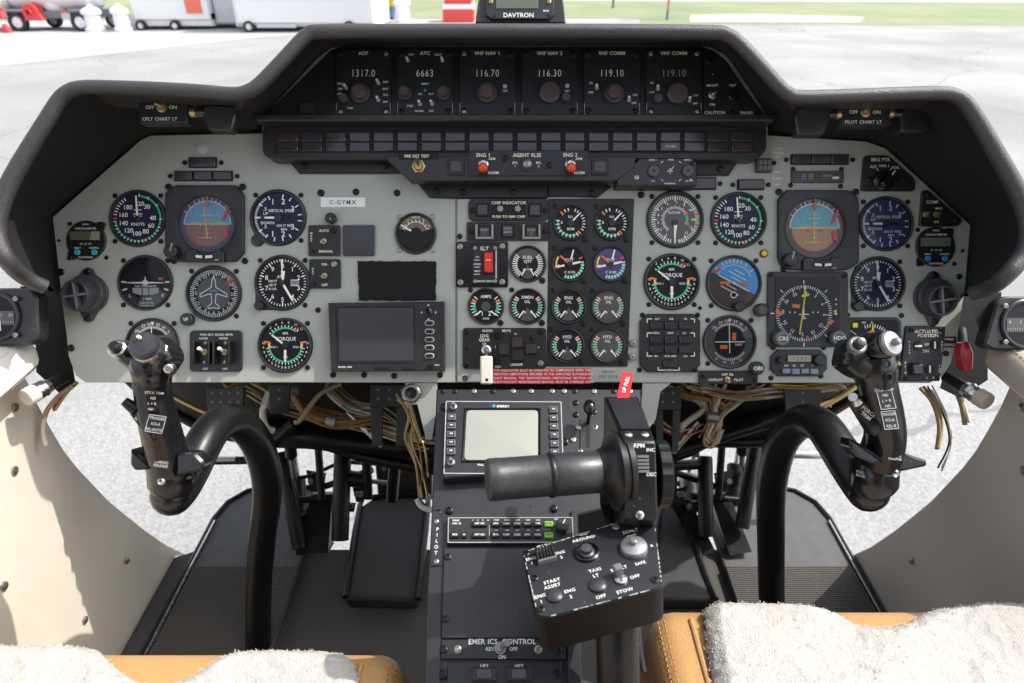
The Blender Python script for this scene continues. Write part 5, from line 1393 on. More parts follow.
# guarded double switch lower left
T = thing('guarded_switch_plate', 'black plate with two hooded switches left of the left torque gauge', 'switch plate', P.mat(216.5, 351)); k = P.k
b = MB(k); b.prism(rrect(-26, -20.5, 26, 20.5, 4), 0, 2.5, 'black_paint', .6)
for t, x, y, s_ in (('PWR SPLY MODE XMTR', 1, 16.3, 2.1), ('NORM', -12, 12.6, 2), ('NORM', 8, 12.6, 2), ('OFF', -10, -17.8, 2.1), ('OFF', 9.5, -17.8, 2.1)): b.text(t, x, y, s_, 2.8, 'white_mark')
b.build('plate', T)
for x in (-11, 9):
    b = MB(k)
    for sx in (-1, 1): b.prism(rrect(x + sx * 7.6 - 1, -13, x + sx * 7.6 + 1, 9.5, .8), 2.5, 12, 'satin_black', .6)
    b.build('guard', T)
    b = MB(k); b.lathe([(3.2, 2.5), (3.2, 3.5), (2, 4)], 'brass', x, -1, n=14); b.tube([(x, -1, 3), (x - 2, 3, 11)], [1.3, 2.0], 'lever_white', n=10); b.build('toggle', T)
    screw(T, k, x + 1, 8, 2.5, 1.8, 'screw_steel'); screw(T, k, x, -11, 2.5, 1.8, 'screw_steel')

# ------------------------------------------------------------------ centre: chip indicator, start buttons, ELT, landing gear
def cp(x0, x1, y0, y1, r, name, label, words, m='black_paint', scr=(), cat='control panel', h0=1.2, z=2.4):
    cx, cy = (x0 + x1) / 2, (y0 + y1) / 2; hw, hh = (x1 - x0) / 2, (y1 - y0) / 2
    T = thing(name, label, cat, P.mat(cx, cy, h0)); k = P.k
    b = MB(k); b.prism(rrect(-hw, -hh, hw, hh, r), 0, z, m, .5)
    for t, x, y, s_ in words: b.text(t, x, y, s_, z + .3 + (1 if name == 'chip_indicator' else 0), 'cream_mark')
    if name == 'chip_indicator': b.prism([(-18, -9.5), (17, -9.5), (17, 9.5), (-18, 9.5)], z, z + .9, 'flat_black', .2)
    b.build('plate', T)
    for s_ in scr: screw(T, k, s_[0], s_[1], z, s_[2] if len(s_) > 2 else 2.6, s_[3] if len(s_) > 3 else 'screw_black')
    return T
def sqlamp(T, x, y, w, h, z=2.4, m='window_plum', words=None, name='indicator', guard=False):
    k = P.k; b = MB(k); b.prism(rrect(x - w, y - h, x + w, y + h, .8, 2), z, z + 1.4, 'flat_black', .4); b.prism(rrect(x - w + 1.3, y - h + 1.3, x + w - 1.3, y + h - 1.3, .6, 2), z + 1.4, z + 2.6, m, .5)
    for i, t in enumerate(words or ()): b.text(t, x, y + 2.2 - i * 3.4, 1.9, z + 2.8, 'grey_mark')
    o = b.build(name, T)
    if guard:
        b = MB(k)
        for sx in (-1, 1): b.prism(rrect(x + sx * w * 1.15 - 1.2, y - h * 1.05, x + sx * w * 1.15 + 1.2, y + h * 1.1, .4, 2), z, z + 6.5, 'clear_guard', .5)
        b.prism(rrect(x - w, y - h * 1.05, x + w, y - h * .7, .4, 2), z + 4, z + 6, 'clear_guard', .4)
        b.build('guard', T)
T = cp(468.5, 549, 199, 221.5, 6, 'chip_indicator', 'black plate lettered CHIP INDICATOR, PUSH TO RMV CHIP', [('CHIP INDICATOR', 0, 6.6, 3), ('PUSH TO RMV CHIP', 0, -7.2, 2.5)], scr=[(-36.5, -1, 2.6), (36.5, -1, 2.6)])
sqlamp(T, -26, -.5, 6.6, 6.6); sqlamp(T, 26, -.8, 6.6, 6.6)
for x in (-8.5, 9): knob(T, P.k, x, .5, 3.4, 2, 'dull_steel', z=3.2, name='push_pin')
T = cp(467, 548.5, 222.5, 241, 1, 'start_panel', 'black plate with engine START buttons 1 and 2 in clear guards', [], scr=[(-36.5, -.5), (37.5, 0)])
sqlamp(T, -23, -1.5, 6.8, 6.8, words=['START', '1'], name='start_button', guard=True, m='button_grey'); sqlamp(T, 0, 0, 6.5, 6.8, words=['START', 'ABORT'], name='abort_button', m='window_brown'); sqlamp(T, 23.5, -1.5, 6.8, 6.8, words=['START', '2'], name='start_button', guard=True, m='button_grey')
T = cp(456.5, 508, 242, 287.5, 2, 'emergency_beacon_switch', 'black ELT plate with a bright red rocker switch', [], scr=[(-22, 17.5, 3.2, 'screw_steel'), (20, 18, 3.2, 'screw_steel'), (-21.5, -18, 3.2, 'screw_steel'), (20, -17.5, 3.2, 'screw_steel')], cat='beacon switch', m='gloss_black')
b = MB(P.k); b.prism(rrect(-9.5, -19.5, 17, 19.5, .6), 2.4, 4.6, 'radio_face', .5); b.text('ELT', 2.5, 15.5, 3.6, 4.9, 'white_mark'); b.text('REMOTE SWITCH', 3.5, -17, 1.9, 4.9, 'white_mark', sx=.9)
for i, t in enumerate(('ON', 'ARMED', 'RESET')): b.text(t, -4.6, 7 - i * 7, 1.6, 4.9, 'white_mark'); b.line(-8, 4 - i * 7, -2, 4 - i * 7, .5, 4.8, 'white_mark')
b.box(13.6, -14, 4.6, 14.4, 14, 4.9, 'white_mark'); b.build('unit', T)
b = MB(P.k); b.box(.5, -10.5, 4.4, 12.5, 13, 5.4, 'flat_black', .4); b.build('socket', T)
b = MB(P.k); b.prism(rrect(2, -8.5, 11, 11.5, 1), 5.2, 9, 'red_plastic', 1.2); b.line(4, 3.5, 9, 3.5, .6, 9.1, 'white_mark'); b.build('rocker_switch', T)
for x, y in ((-7, 16), (13, 16), (-7, -17), (13, -17)): screw(T, P.k, x, y, 4.6, 2, 'screw_steel')
screw(T, P.k, -22.5, 28, 0, 2.8)
T = cp(463, 546, 328, 368.5, 3, 'landing_gear_panel', 'black LDG GEAR panel with a white lever and a cross of indicator windows', [('AUDIO', -17, 17.5, 2.3), ('MUTE', 2, 17.5, 2.3), ('LDG', -20, 12.5, 3), ('GEAR', -20, 8.4, 3), ('UP', -20, 4.4, 2.2), ('N', 11, 14.2, 1.8), ('UNSAFE', 12, -16.2, 2.4), ('TEST', -6.5, -18.6, 2), ('1', -9, 1.5, 1.8), ('R', 34, 1, 1.8)], scr=[(-38, 16.5, 3), (36.5, 17, 3), (-38, -16, 3), (36, -15, 3, 'screw_steel'), (-37, 0, 2), (27, 10, 2.4), (-30, 8, .8)])
sqlamp(T, -.5, -1, 6.2, 6.6, m='window_brown'); sqlamp(T, 12.5, 6.2, 6.6, 6.6, m='window_brown'); sqlamp(T, 13, -7.2, 6.6, 6.4, m='window_dark'); sqlamp(T, 26.5, -.4, 6.6, 6, m='window_brown')
knob(T, P.k, -7, 12.5, 3.6, 5, 'gloss_black', z=2, name='mute_button'); knob(T, P.k, -7.5, -12, 3, 3, 'gloss_black', z=2, name='test_button')
b = MB(P.k); b.lathe([(4.8, 2.4), (4.8, 3.6), (3, 4.4), (2.6, 6)], 'steel', -18, -1.5, n=18); b.tube([(-18, -1.5, 4), (-17.8, -8, 16)], 1.8, 'steel', n=12); g = b.build('gear_lever', T)
b = MB(P.k); b.prism(rrect(-23.5, -35, -11.5, -7.5, 2), 13, 19, 'lever_white', 1.5, bottom=True); b.disc(1.6, 19.1, 'flat_black', -17, -30.5, n=12); b.build('lever_grip', g)

# ------------------------------------------------------------------ right side: mode selector, small plates, bearing pointer, compass, actuator
T = thing('flight_mode_selector', 'black eight-sided panel with three rows of square push buttons', 'selector panel', P.mat(669.5, 343)); k = P.k
b = MB(k); b.prism(octo(-30, -29, 30, 29, 7), 0, 3.5, 'black_paint', .7)
for t, x, y in (('ALT', -13, 24), ('IAS', 1, 24), ('VS', 15, 24), ('HDG', -14, 10), ('NAV', 0, 10), ('ILS', 14, 10), ('BC', -14, -13), ('VOR APR', 0, -13), ('GA', 15, -13), ('OFF', -1, -27)): b.text(t, x, y, 2.0, 3.9, 'cream_mark')
for y, s_ in ((24, -1), (10, -1), (-13, 1)):
    for x0, x1 in ((-23, -18), (20, 24)): b.line(x0, y, x1, y, .8, 3.9, 'cream_mark')
    b.line(-23, y, -23, y + s_ * 4, .8, 3.95, 'cream_mark'); b.line(24, y, 24, y + s_ * 4, .8, 3.95, 'cream_mark')
b.line(-12, -27, -4, -27, .8, 3.9, 'cream_mark'); b.line(2, -27, 9, -27, .8, 3.9, 'cream_mark'); b.line(-12, -27, -12, -24, .8, 3.95, 'cream_mark'); b.line(9, -27, 9, -24, .8, 3.95, 'cream_mark')
b.build('plate', T)
for x, y in [(x, y) for y in (17.5, 3.5, -6.3) for x in (-13.5, .5, 14.8)] + [(-1, -20.5)]:
    b = MB(k); b.prism(rrect(x - 6.2, y - 4.1, x + 6.2, y + 4.1, .8, 2), 3.5, 6.5, 'window_dark', .8); b.build('push_button', T)
for x, y in ((-27, 28), (28, 28), (-30, -27), (25, -27)): screw(T, k, x, y, 0 if abs(x) > 26 else 3.5, 2.6)
T = switch_plate(698.5, 757, 370.5, 384, 'narrow black plate lettered DISP SEL, COPILOT and PILOT at the panel bottom', [('DISP SEL', -1, 3, 2.2), ('COPILOT', -13, -2.4, 2.4), ('PILOT', 10, -2.4, 2.4)], [(-1.5, -2)], scrs=[(-25, 1.5), (26, -2.5)])
T = thing('bearing_selector', 'black rounded plate lettered BRG PTR with a large rotary knob', 'selector panel', P.mat(886, 174)); k = P.k
b = MB(k); b.prism(rel(P, 886, 174, round_poly([(863, 156), (887, 156), (914, 180), (914, 191.5), (860, 191.5)], 4)), 0, 3, 'radio_face', .6)
for t, x, y, s_ in (('BRG PTR', -7, 13.6, 3.3), ('ADF', -14, 6.6, 2.6), ('VOR 1', -3.5, 7.4, 2.6), ('VOR', 7.6, 5.6, 2.6), ('2', 7, 1.8, 2.6)): b.text(t, x, y, s_, 3.3, 'cream_mark', rot=0)
b.line(-11, 5, -9, 2.4, .6, 3.3, 'cream_mark'); b.line(4, 4.8, 2, 2.6, .6, 3.3, 'cream_mark'); b.build('plate', T)
b = MB(k); b.lathe([(10.6, 3), (10.6, 4.5), (9.8, 5.5), (8, 6)], 'gloss_black', -4, -7.2, n=28); Mk = Matrix.Translation((-4, -7.2, 0)) @ Matrix.Rotation(R(-38), 4, 'Z'); b.prism(rrect(-3.2, -9, 3.2, 9.6, 2.6), 5.6, 14, 'gloss_black', 1.4, T=Mk); b.box(-.5, 4, 13.6, .5, 9, 14.3, 'white_mark', T=Mk); b.build('rotary_knob', T)
screw(T, k, -17.5, -6.4, 3, 3); screw(T, k, 8.5, -7, 3, 3); screw(T, k, 20, -7.5, 3, 1)
T = thing('compass_control', 'black triangular plate lettered COMP with two small toggles', 'control panel', P.mat(936, 210)); k = P.k
b = MB(k); b.prism(rel(P, 936, 210, round_poly([(921, 190.5), (927, 190.5), (961, 220), (957, 226.5), (918, 226.5)], 3)), 0, 3, 'radio_face', .6)
for t, x, y, s_ in (('COMP', -5.5, 7.4, 3), ('MAG', 1, 1, 2.2), ('DG', -1.5, -12.4, 2.2)): b.text(t, x, y, s_, 3.3, 'cream_mark')
b.build('plate', T)
for x in (-12, -1.2):
    b = MB(k); b.lathe([(3.4, 3), (3.4, 4), (2, 4.5)], 'brass', x, -5, n=14); b.tube([(x, -5, 3), (x + 1.6, -4, 9)], [1.1, 1.7], 'steel', n=10); b.build('toggle', T)
screw(T, k, -9.5, 14.5, 3, 2.6); screw(T, k, 19, -11, 3, 2.4)
T = thing('course_clock', 'small black eight-sided unit with an amber digital window and four grey-blue keys', 'digital clock', P.mat(798, 363)); k = P.k
b = MB(k); b.prism(octo(-28, -13, 28, 13.5, 7), 0, 3.2, 'black_paint', .6)
for t, x in (('DIM', -13), ('SEL', -5), ('SET', 3), ('Z', 13)): b.text(t, x, -2.4, 1.6, 3.5, 'white_mark')
b.build('face', T)
b = MB(k); b.box(-13, .6, 3, 13, 8.6, 3.8, 'flat_black', .3); b.box(-11.6, 1.4, 3.4, 11.6, 7.8, 4.0, 'lcd_pale'); b.text('1 2 4 5', 0, 4.6, 3.6, 4.2, 'lcd', sx=.9); b.build('display', T)
for i in range(4):
    b = MB(k); b.prism(rrect(-17.5 + i * 9.2, -10.4 - .6 * (i % 2), -9.6 + i * 9.2, -5.4, .6, 2), 3.2, 6.4, 'button_blue', .7); b.build('key', T)
knob(T, k, 19, 3, 5.6, 6, 'black_paint', z=3); knob(T, k, -19, 3, 3.4, 5, 'black_paint', z=3)
for x, y in ((-25, 15.5), (25.5, 15.5), (-27, -15), (23, -13)): screw(T, k, x, y, 0, 2.6)
# radio altimeter behind the right cyclic
T = thing('radio_altimeter', 'square black radio altimeter with orange-red pointer flag behind the right cyclic grip', 'altimeter', P.mat(873, 344.5)); k = P.k
b = MB(k); b.prism(octo(-27, -26, 27, 27, 4), 0, 3, 'black_paint', .6); b.build('bezel', T)
b = MB(k); b.prism(octo(-24, -24, 24, 24.5, 3), 3, 3.2, 'dial_black')
b.ticks(17, 20.5, frange(-20, 170, 26), .9, 3.5, 'white_mark', -3, 0); nums_ = [('0', -2), ('1', 30), ('2', 60)]
b.text('0', -3, 22, 2.4, 3.5, 'white_mark'); b.text('FEET', -19, 5, 2.2, 3.5, 'white_mark', rot=-25); b.text('X100', -19, 1.6, 2.0, 3.5, 'white_mark', rot=-25); b.line(-24, 14, -8, 2, .5, 3.45, 'white_mark'); b.text('ABS', -11, 22, 1.8, 3.5, 'white_mark')
b.build('dial', T)
b = MB(k); b.prism([(-8, 12), (-3, 15), (2, 8), (-4, 6), (-8, 7)], 3.6, 4.6, 'orange_red'); b.prism([(-3.6, 13), (-1, 13), (-2, 22)], 3.7, 4.4, 'yellow_mark'); b.build('pointer_flag', T)
b = MB(k); b.prism(rrect(-22, 17, -17, 21.5, .6), 3.4, 4.2, 'yellow_mark', .2); b.build('warning_lamp', T)
b = MB(k); b.flat([(21.5, -20), (25.5, -20.5), (23.5, -16)], 4.8, 'yellow_mark'); b.build('bug', T)
knob(T, k, 23, -19, 4, 1.4, 'black_paint', z=3)
for x, y in ((-25.5, 29.5), (28.5, 29)): screw(T, k, x, y, 0, 2.6)
T = thing('actuator_panel', 'black panel lettered ACTUATOR POSITION with small dials at the lower right', 'indicator panel', P.mat(921, 354)); k = P.k
b = MB(k); b.prism(rel(P, 921, 354, round_poly([(905, 326), (944, 326), (943, 340), (938, 381), (898, 381)], 1.5)), 0, 3.4, 'radio_face', .6)
for t, x, y, s_ in (('ACTUATOR', 5, 22.5, 3.4), ('POSITION', 5, 18.5, 3.2), ('UP', 4, 9.6, 2.6), ('DN', 3, 3, 2.6), ('L', 4, -23.5, 2), ('R', 10.5, -23.5, 2)): b.text(t, x, y, s_, 3.7, 'cream_mark')
b.vtext('PITCH', -13.5, 12, 2.0, 3.7, 'cream_mark'); b.vtext('ROLL', 19, 12, 2.0, 3.7, 'cream_mark'); b.vtext('TRIM', -17.5, -9, 2.0, 3.7, 'cream_mark', 1.6); b.vtext('YAW', 16.5, -12, 2.0, 3.7, 'cream_mark')
b.build('plate', T)
for x, y, v in ((-5, 8, 0), (11.5, 9, 1), (6.5, -15, 1)):
    b = MB(k); b.lathe([(4.8, 3.4), (4.8, 4), (4, 4.2)], 'flat_black', x, y, n=20); b.line(x - (3.6 if not v else 0), y - (3.6 if v else 0), x + (3.6 if not v else 0), y + (3.6 if v else 0), 1.8, 4.5, 'white_mark'); b.build('position_dial', T)
b = MB(k); b.prism(rrect(-14, -21, -2, -9, 1), 3.4, 5, 'flat_black', .4); b.prism(rrect(-12.5, -20, -2.8, -9.8, 1), 5, 9.5, 'window_dark', 1.0); b.build('push_button', T)
for x, y in ((-12, 24), (17, 24), (-17, -24.5), (14.5, -24)): screw(T, k, x, y, 3.4, 2.4)
# amber lamp
T = thing('amber_lamp', 'small round amber lamp between the blue standby horizon and the right attitude display', 'lamp', P.mat(763.7, 253.5))
b = MB(P.k); b.lathe([(4, 0), (4, 1.4), (3.4, 1.8)], 'black_paint', n=20); b.build('ring', T); b = MB(P.k); b.lathe([(3.1, 1.6), (2.8, 3), (1.6, 4), (.01, 4.3)], 'amber_lens', n=18, close=False); b.build('lens', T)
# ------------------------------------------------------------------ centre console
c_tl, c_tr = W(437, 389, .915), W(641, 389, .915)
c_b = W(512, 683, .70)
KF = Frame(W(512, 480, .915), AR, (c_tl - Vector((0, c_b.y, c_b.z)) - Vector((c_tl.x, 0, 0))), .00117)
_n = AR.cross(Vector((0, c_tl.y - c_b.y, c_tl.z - c_b.z)).normalized())
KF = Frame(Vector((0, c_tl.y, c_tl.z)), AR, Vector((0, c_tl.y - c_b.y, c_tl.z - c_b.z)), .00117)
def kp(x, y, h=0):
    lx, ly = KF.loc(x, y); return KF.O + KF.X * lx * KF.k + KF.Y * ly * KF.k + KF.N * h
T = thing('centre_console', 'black centre console sloping down between the two seats', 'console', KF.mat(512, 500)); k = KF.k
q = lambda *pts: rel(KF, 512, 500, pts)
b = MB(k)
b.prism(q((436.5, 389), (641, 389), (643, 440), (636, 500), (578, 515), (580, 600), (582, 760), (425, 760), (428, 600), (432, 500)), -160, 0, 'console_paint', 1.5, bottom=True); b.build('body', T)
b = MB(k); b.prism(q((432, 512), (441.5, 512), (440, 760), (425, 760), (428, 600)), 0, 3.5, 'console_paint', .8); b.build('edge_rail', T)
b = MB(k); b.prism(q((571, 512), (577.5, 512), (580, 600), (582, 760), (570, 760), (567, 600)), 0, 3.5, 'console_paint', .8); b.build('edge_rail', T)
b = MB(k); b.line(*q((570.8, 391))[0], *q((573, 470))[0], .7, .3, 'seam'); b.line(*q((443, 486))[0], *q((600, 486))[0], .7, .3, 'seam'); b.line(*q((443, 516))[0], *q((570, 516))[0], .7, .3, 'seam'); b.build('panel_joint', T)
for x in (443, 455, 474, 493, 513, 531, 552, 564, 575, 594, 614, 630): screw(T, k, *q((x, 391.5))[0], 0, 3.2, 'screw_steel' if x % 3 == 0 else 'screw_black')
for x, y in ((449.5, 511), (554, 509), (448, 558), (446, 620), (438.5, 513.5), (565, 442), (444, 407)): screw(T, k, *q((x, y))[0], 1, 4, 'screw_black')
for x, y in ((576, 403), (576, 415), (573, 440), (594, 412), (578, 427.5), (595, 427.5), (580, 452)): screw(T, k, *q((x, y))[0], 0, 3.6, 'screw_steel' if y > 420 else 'screw_black')

def kprism(b, pts, z0, z1, m, ch=0, c=(512, 500), **kw): b.prism(rel(KF, *c, pts), z0, z1, m, ch, **kw)
# radar screen unit
c = (503, 437)
KR = Frame(KF.O + KF.N * 15 * KF.k, KF.X, KF.Y, KF.k)   # the face of the unit stands 15 units above the console
T = thing('radar_display', 'square radar display with pale grey-green screen on the console', 'display', KR.mat(*c) @ Matrix.Translation((0, 0, -15 * KF.k)))
q = lambda *pts: rel(KR, *c, pts)
b = MB(k); b.prism(q((445, 400.5), (562, 401), (565, 470), (442.5, 478)), 0, 15, 'radio_face', 1.2, bottom=True); b.build('body', T)
b = MB(k)
cor = [(446.2, 401.6), (561, 402), (563.5, 474), (444, 473.5)]
cq = q(*cor)
for i in range(4): b.line(*cq[i], *cq[(i + 1) % 4], 1.0, 15.4, 'grey_mark')
# marks sit on the raised face; the face is 15 units above the console
b.text('SPERRY', q((503, 404.5))[0][0], q((503, 405))[0][1] - 2, 3, 15.5, 'white_mark'); b.text('PULL OFF', q((484, 465))[0][0], q((484, 465))[0][1], 2.2, 15.5, 'white_mark')
x, y = q((494, 404.5))[0]; b.line(x - 2.5, y - 2, x + 2.5, y - 2, 1.0, 15.5, 'cyan_button'); b.line(x, y - 4.5, x, y + .5, 1.0, 15.55, 'cyan_button')
b.build('markings', T)
sc = q((464, 408), (541, 408), (541, 463), (461, 463))
def inner(poly, d): return inset(ccw(poly), d)
b = MB(k); o = ccw(sc); i1 = inset(o, 3); i2 = inset(o, 5.5)
b.loft([[(x, y, 15.2) for x, y in o + o[:1]], [(x, y, 16.6) for x, y in inset(o, 1.2) + inset(o, 1.2)[:1]], [(x, y, 15.4) for x, y in i1 + i1[:1]], [(x, y, 9) for x, y in i2 + i2[:1]]], 'gloss_black'); b.build('screen_frame', T, sharp=20)
b = MB(k)
g = ccw(round_poly(inset(o, 3.2), 5, 4)); cx_ = sum(p[0] for p in g) / len(g); cy_ = sum(p[1] for p in g) / len(g)
rows = []
for t in (1, .8, .5, .2, .01):
    rows.append([(cx_ + (x - cx_) * t, cy_ + (y - cy_) * t, 15.6 + 2.0 * (1 - t * t)) for x, y in g + g[:1]])
b.loft(rows, 'screen_pale'); b.build('screen', T)
def key(x, y):
    kx, ky = q((x, y))[0]
    b = MB(k); b.prism(rrect(kx - 4.4, ky - 3.6, kx + 4.4, ky + 3.6, .6, 2), 15, 18, 'vent_spoke', .6); b.prism(rrect(kx - 3.2, ky - 2.4, kx + 3.2, ky + 2.4, .4, 2), 18, 18.4, 'black_paint', .2); b.prism(rrect(kx - 1.8, ky - 1, kx + 1.8, ky + 1, .2, 2), 18.4, 18.7, 'grey_mark', .1); b.build('key', T)
for y in (418, 426.5, 435, 443.5, 452): key(451.8 - (y - 418) * .02, y)
for y in (410.5, 419, 427.5, 436, 444.5, 453): key(553.5 + (y - 410) * .03, y)
for x, y in ((453.5, 407.5), (451, 463)):
    kx, ky = q((x, y))[0]
    b = MB(k); b.lathe([(4.2, 15), (4, 18), (2.4, 19), (2, 24), (1.2, 25)], 'dull_steel', kx, ky, n=14); b.build('knob', T)

# audio selector panel
c = (510, 532)
T = thing('audio_panel', 'slim audio selector panel with rows of small keys and two green lit keys', 'audio panel', KF.mat(*c))
q = lambda *pts: rel(KF, *c, pts)
b = MB(k); b.prism(q((448, 519.5), (572.5, 519), (574, 545.5), (447.5, 545.8)), 0, 6, 'radio_face', .6, bottom=True); b.build('face', T)
b = MB(k); cq = q((448.9, 520.4), (571.8, 520), (573, 544.6), (448.5, 544.8))
for i in range(4): b.line(*cq[i], *cq[(i + 1) % 4], .8, 6.4, 'grey_mark')
def mk(t, x, y, s_, m='white_mark', **kw):
    kx, ky = q((x, y))[0]; b.text(t, kx, ky, s_, 6.5, m, **kw)
mk('KING', 456.5, 523, 2, align='C'); mk('KMA 24', 457, 526, 1.8)
for x in (474, 479, 484, 489): mk('.', x, 522, 2); 
for x, t in zip((473, 478, 483, 488), '1234'): mk(t, x, 522.8, 1.7)
for x in (496.5, 507, 517.5, 528, 538): mk('COM' if x < 510 else 'NAV', x, 522.6, 1.5); mk('ADF', x, 532.8, 1.3)
mk('VOL', 556, 521.8, 1.6); x0, y0 = q((489.5, 527.5))[0]; x1, y1 = q((489.5, 538))[0]; b.line(x0, y0, x1, y1, .6, 6.5, 'grey_mark'); b.build('markings', T)
def akey(x, y, w, m, t):
    kx, ky = q((x, y))[0]
    b = MB(k); b.prism(rrect(kx - w, ky - 2.6, kx + w, ky + 2.6, .8, 2), 6, 9, m, .8); b.text(t, kx, ky, 2.0, 9.3, 'white_mark' if m != 'green_button' else 'flat_black', sx=.85); b.build('key', T)
for r_, y in enumerate((527, 538)):
    akey(480, y, 7.5, 'black_paint', 'XMT MIC')
    for x, t in ((496, 'SPKR'), (506.5, 'COM1'), (517, 'COM2'), (527.3, 'NAV1'), (537.6, 'NAV2' if r_ else 'DME')): akey(x, y, 4.3, 'black_paint', t)
    akey(548.5, y, 4.3, 'green_button', 'AUTO')
akey(455.5, 538, 4.4, 'black_paint', 'MKR'); akey(464.5, 538, 2.8, 'black_paint', 'HI')
kx, ky = q((562, 529.5))[0]; knob(T, k, kx, ky, 6.4, 9, 'black_paint', z=6); b = MB(k); b.line(kx, ky, kx + 2.6, ky + 4.4, .9, 15.3, 'white_mark'); b.build('knob_pointer', T)
# PILOT side plate
c = (437, 545)
T = thing('pilot_plate', 'narrow upright plate lettered PILOT on the left rail of the console', 'placard', KF.mat(*c))
b = MB(k); b.prism(rel(KF, *c, [(432, 519.5), (442, 519.5), (441.5, 567.5), (431, 568)]), 3.5, 5, 'console_paint', .5); b.vtext('PILOT', 0, 14, 3.4, 5.3, 'white_mark', 1.75); b.build('plate', T)
for y in (523.5, 563.5): screw(T, k, *rel(KF, *c, [(437, y)])[0], 5, 2.6, 'screw_steel')
# blanking plate, intercom control, lower panel
c = (507, 592)
T = thing('blanking_plate', 'plain black blanking plate on the console below the audio panel', 'plate', KF.mat(*c))
b = MB(k); b.prism(rel(KF, *c, [(444, 549), (570, 549), (567, 639), (441.5, 639)]), 0, 2.4, 'console_paint', .6); b.build('plate', T)
c = (505, 650)
T = thing('intercom_control', 'black panel lettered EMER ICS CONTROL with a steel toggle', 'control panel', KF.mat(*c))
q = lambda *pts: rel(KF, *c, pts)
b = MB(k); b.prism(q((441.5, 640.5), (566, 640.5), (565.5, 660), (441, 660)), 0, 3, 'radio_face', .5)
for t, x, y, s_ in (('EMER ICS', 483, 642.5, 4.4), ('CONTROL', 519, 642.5, 4.4), ('KEY', 490, 650, 3), ('OFF', 513.5, 650, 3), ('ON', 502, 658, 3)):
    kx, ky = q((x, y))[0]; b.text(t, kx, ky, s_, 3.3, 'white_mark')
b.build('plate', T)
kx, ky = q((500.5, 649.5))[0]
b = MB(k); b.lathe([(5.4, 3), (5.4, 4.6), (3.6, 5.2), (3, 7)], 'dull_steel', kx, ky, n=18); b.tube([(kx, ky, 5), (kx + 6, ky + 2, 16)], [1.8, 3.4], 'dull_steel', n=12); b.build('toggle', T)
for x in (444.5, 458, 538, 558): screw(T, k, *q((x, 650.5))[0], 3, 3.8, 'screw_black' if x in (444.5, 558) else 'screw_steel')
c = (505, 675)
T = thing('radio_select_panel', 'black panel lettered HF1 and HF2 at the very bottom of the console', 'control panel', KF.mat(*c))
q = lambda *pts: rel(KF, *c, pts)
b = MB(k); b.prism(q((448, 663), (561, 663), (560, 720), (446, 720)), 0, 3, 'radio_face', .5)
for t, x in (('HF1', 484.5), ('HF2', 519)): kx, ky = q((x, 667))[0]; b.text(t, kx, ky, 3.2, 3.3, 'white_mark')
b.build('plate', T)
for x in (484.5, 519):
    kx, ky = q((x, 675.5))[0]
    b = MB(k); b.prism(rrect(kx - 11, ky - 5.5, kx + 11, ky + 5.5, 1), 3, 6, 'black_paint', .6); b.prism(rrect(kx - 6, ky - 4, kx + 6, ky + 4, .8), 6, 8, 'window_dark', .5); b.build('selector', T)
for x in (443.5, 557): screw(T, k, *q((x, 675))[0], 2, 4.2, 'screw_black')
# ball-ended lever with its slot
c = (588, 430)
T = thing('ball_lever', 'small black ball-ended lever in a slotted plate beside the radar display', 'lever', KF.mat(*c))
q = lambda *pts: rel(KF, *c, pts)
b = MB(k); b.prism(q((580, 420), (603, 419), (604, 470), (580, 470)), 0, 1.5, 'console_paint', .4); b.prism(q((585.8, 424), (589.5, 424), (590, 448), (586, 448)), 1.5, 1.8, 'flat_black'); b.build('slot_plate', T)
kx, ky = q((588, 424))[0]
b = MB(k); b.tube([(kx, ky, 0), (kx, ky + 4, 22)], 2.2, 'satin_black', n=10); b.build('shaft', T)
b = MB(k); b.sphere((kx, ky + 5, 27), 7.5, 'gloss_black', sc=(.95, 1.25, .95)); b.build('ball', T)

# ------------------------------------------------------------------ collective lever head
T = thing('collective_lever', 'black collective lever with a fat twist grip and an angled switch box', 'control lever', at(W(610, 500, .68)))
g0, g1 = W(487, 480, .655), W(606, 471, .675)
def gl(t): return g0.lerp(g1, t)
rr = .0205
b = MB(); b.tube([gl(0), gl(.015), gl(.06), gl(.10), gl(.11), gl(.48), gl(.50), gl(.52)], [rr * .93, rr * .99, rr * 1.0, rr * 1.0, rr * .985, rr * .985, rr, rr * 1.0], 'handle_metal', n=40); b.build('twist_grip', T, world=True)
b = MB(); b.tube([gl(.50), gl(.515), gl(.535), gl(.55)], [rr * 1.02, rr * 1.07, rr * 1.07, rr * 1.02], 'satin_black', n=40); b.build('ring', T, world=True)
b = MB(); b.tube([gl(.545), gl(.56), gl(.93), gl(.95)], [rr * .98, rr * 1.02, rr * 1.02, rr * .95], 'handle_metal', n=40); b.build('inner_grip', T, world=True)
b = MB(); b.tube([gl(.93), gl(.97), gl(1.02), gl(1.05), gl(1.055), gl(1.085), gl(1.09), gl(1.12), gl(1.125), gl(1.17)], [rr * 1.05, rr * 1.12, rr * 1.35, rr * 1.75, rr * 1.9, rr * 1.9, rr * 1.75, rr * 1.75, rr * 1.85, rr * 1.85], 'satin_black', n=40); b.build('flange', T, world=True)
bw = .0155
ax = AR
fb = W(639, 442, .655); ff = W(638, 520, .645); tb = W(621, 396, .73)
ctr = [tb, fb, ff, W(632, 540, .70), W(606, 500, .76)]
prof = [(p.y, p.z) for p in ctr]
b = MB()
xl, xr_ = [], []
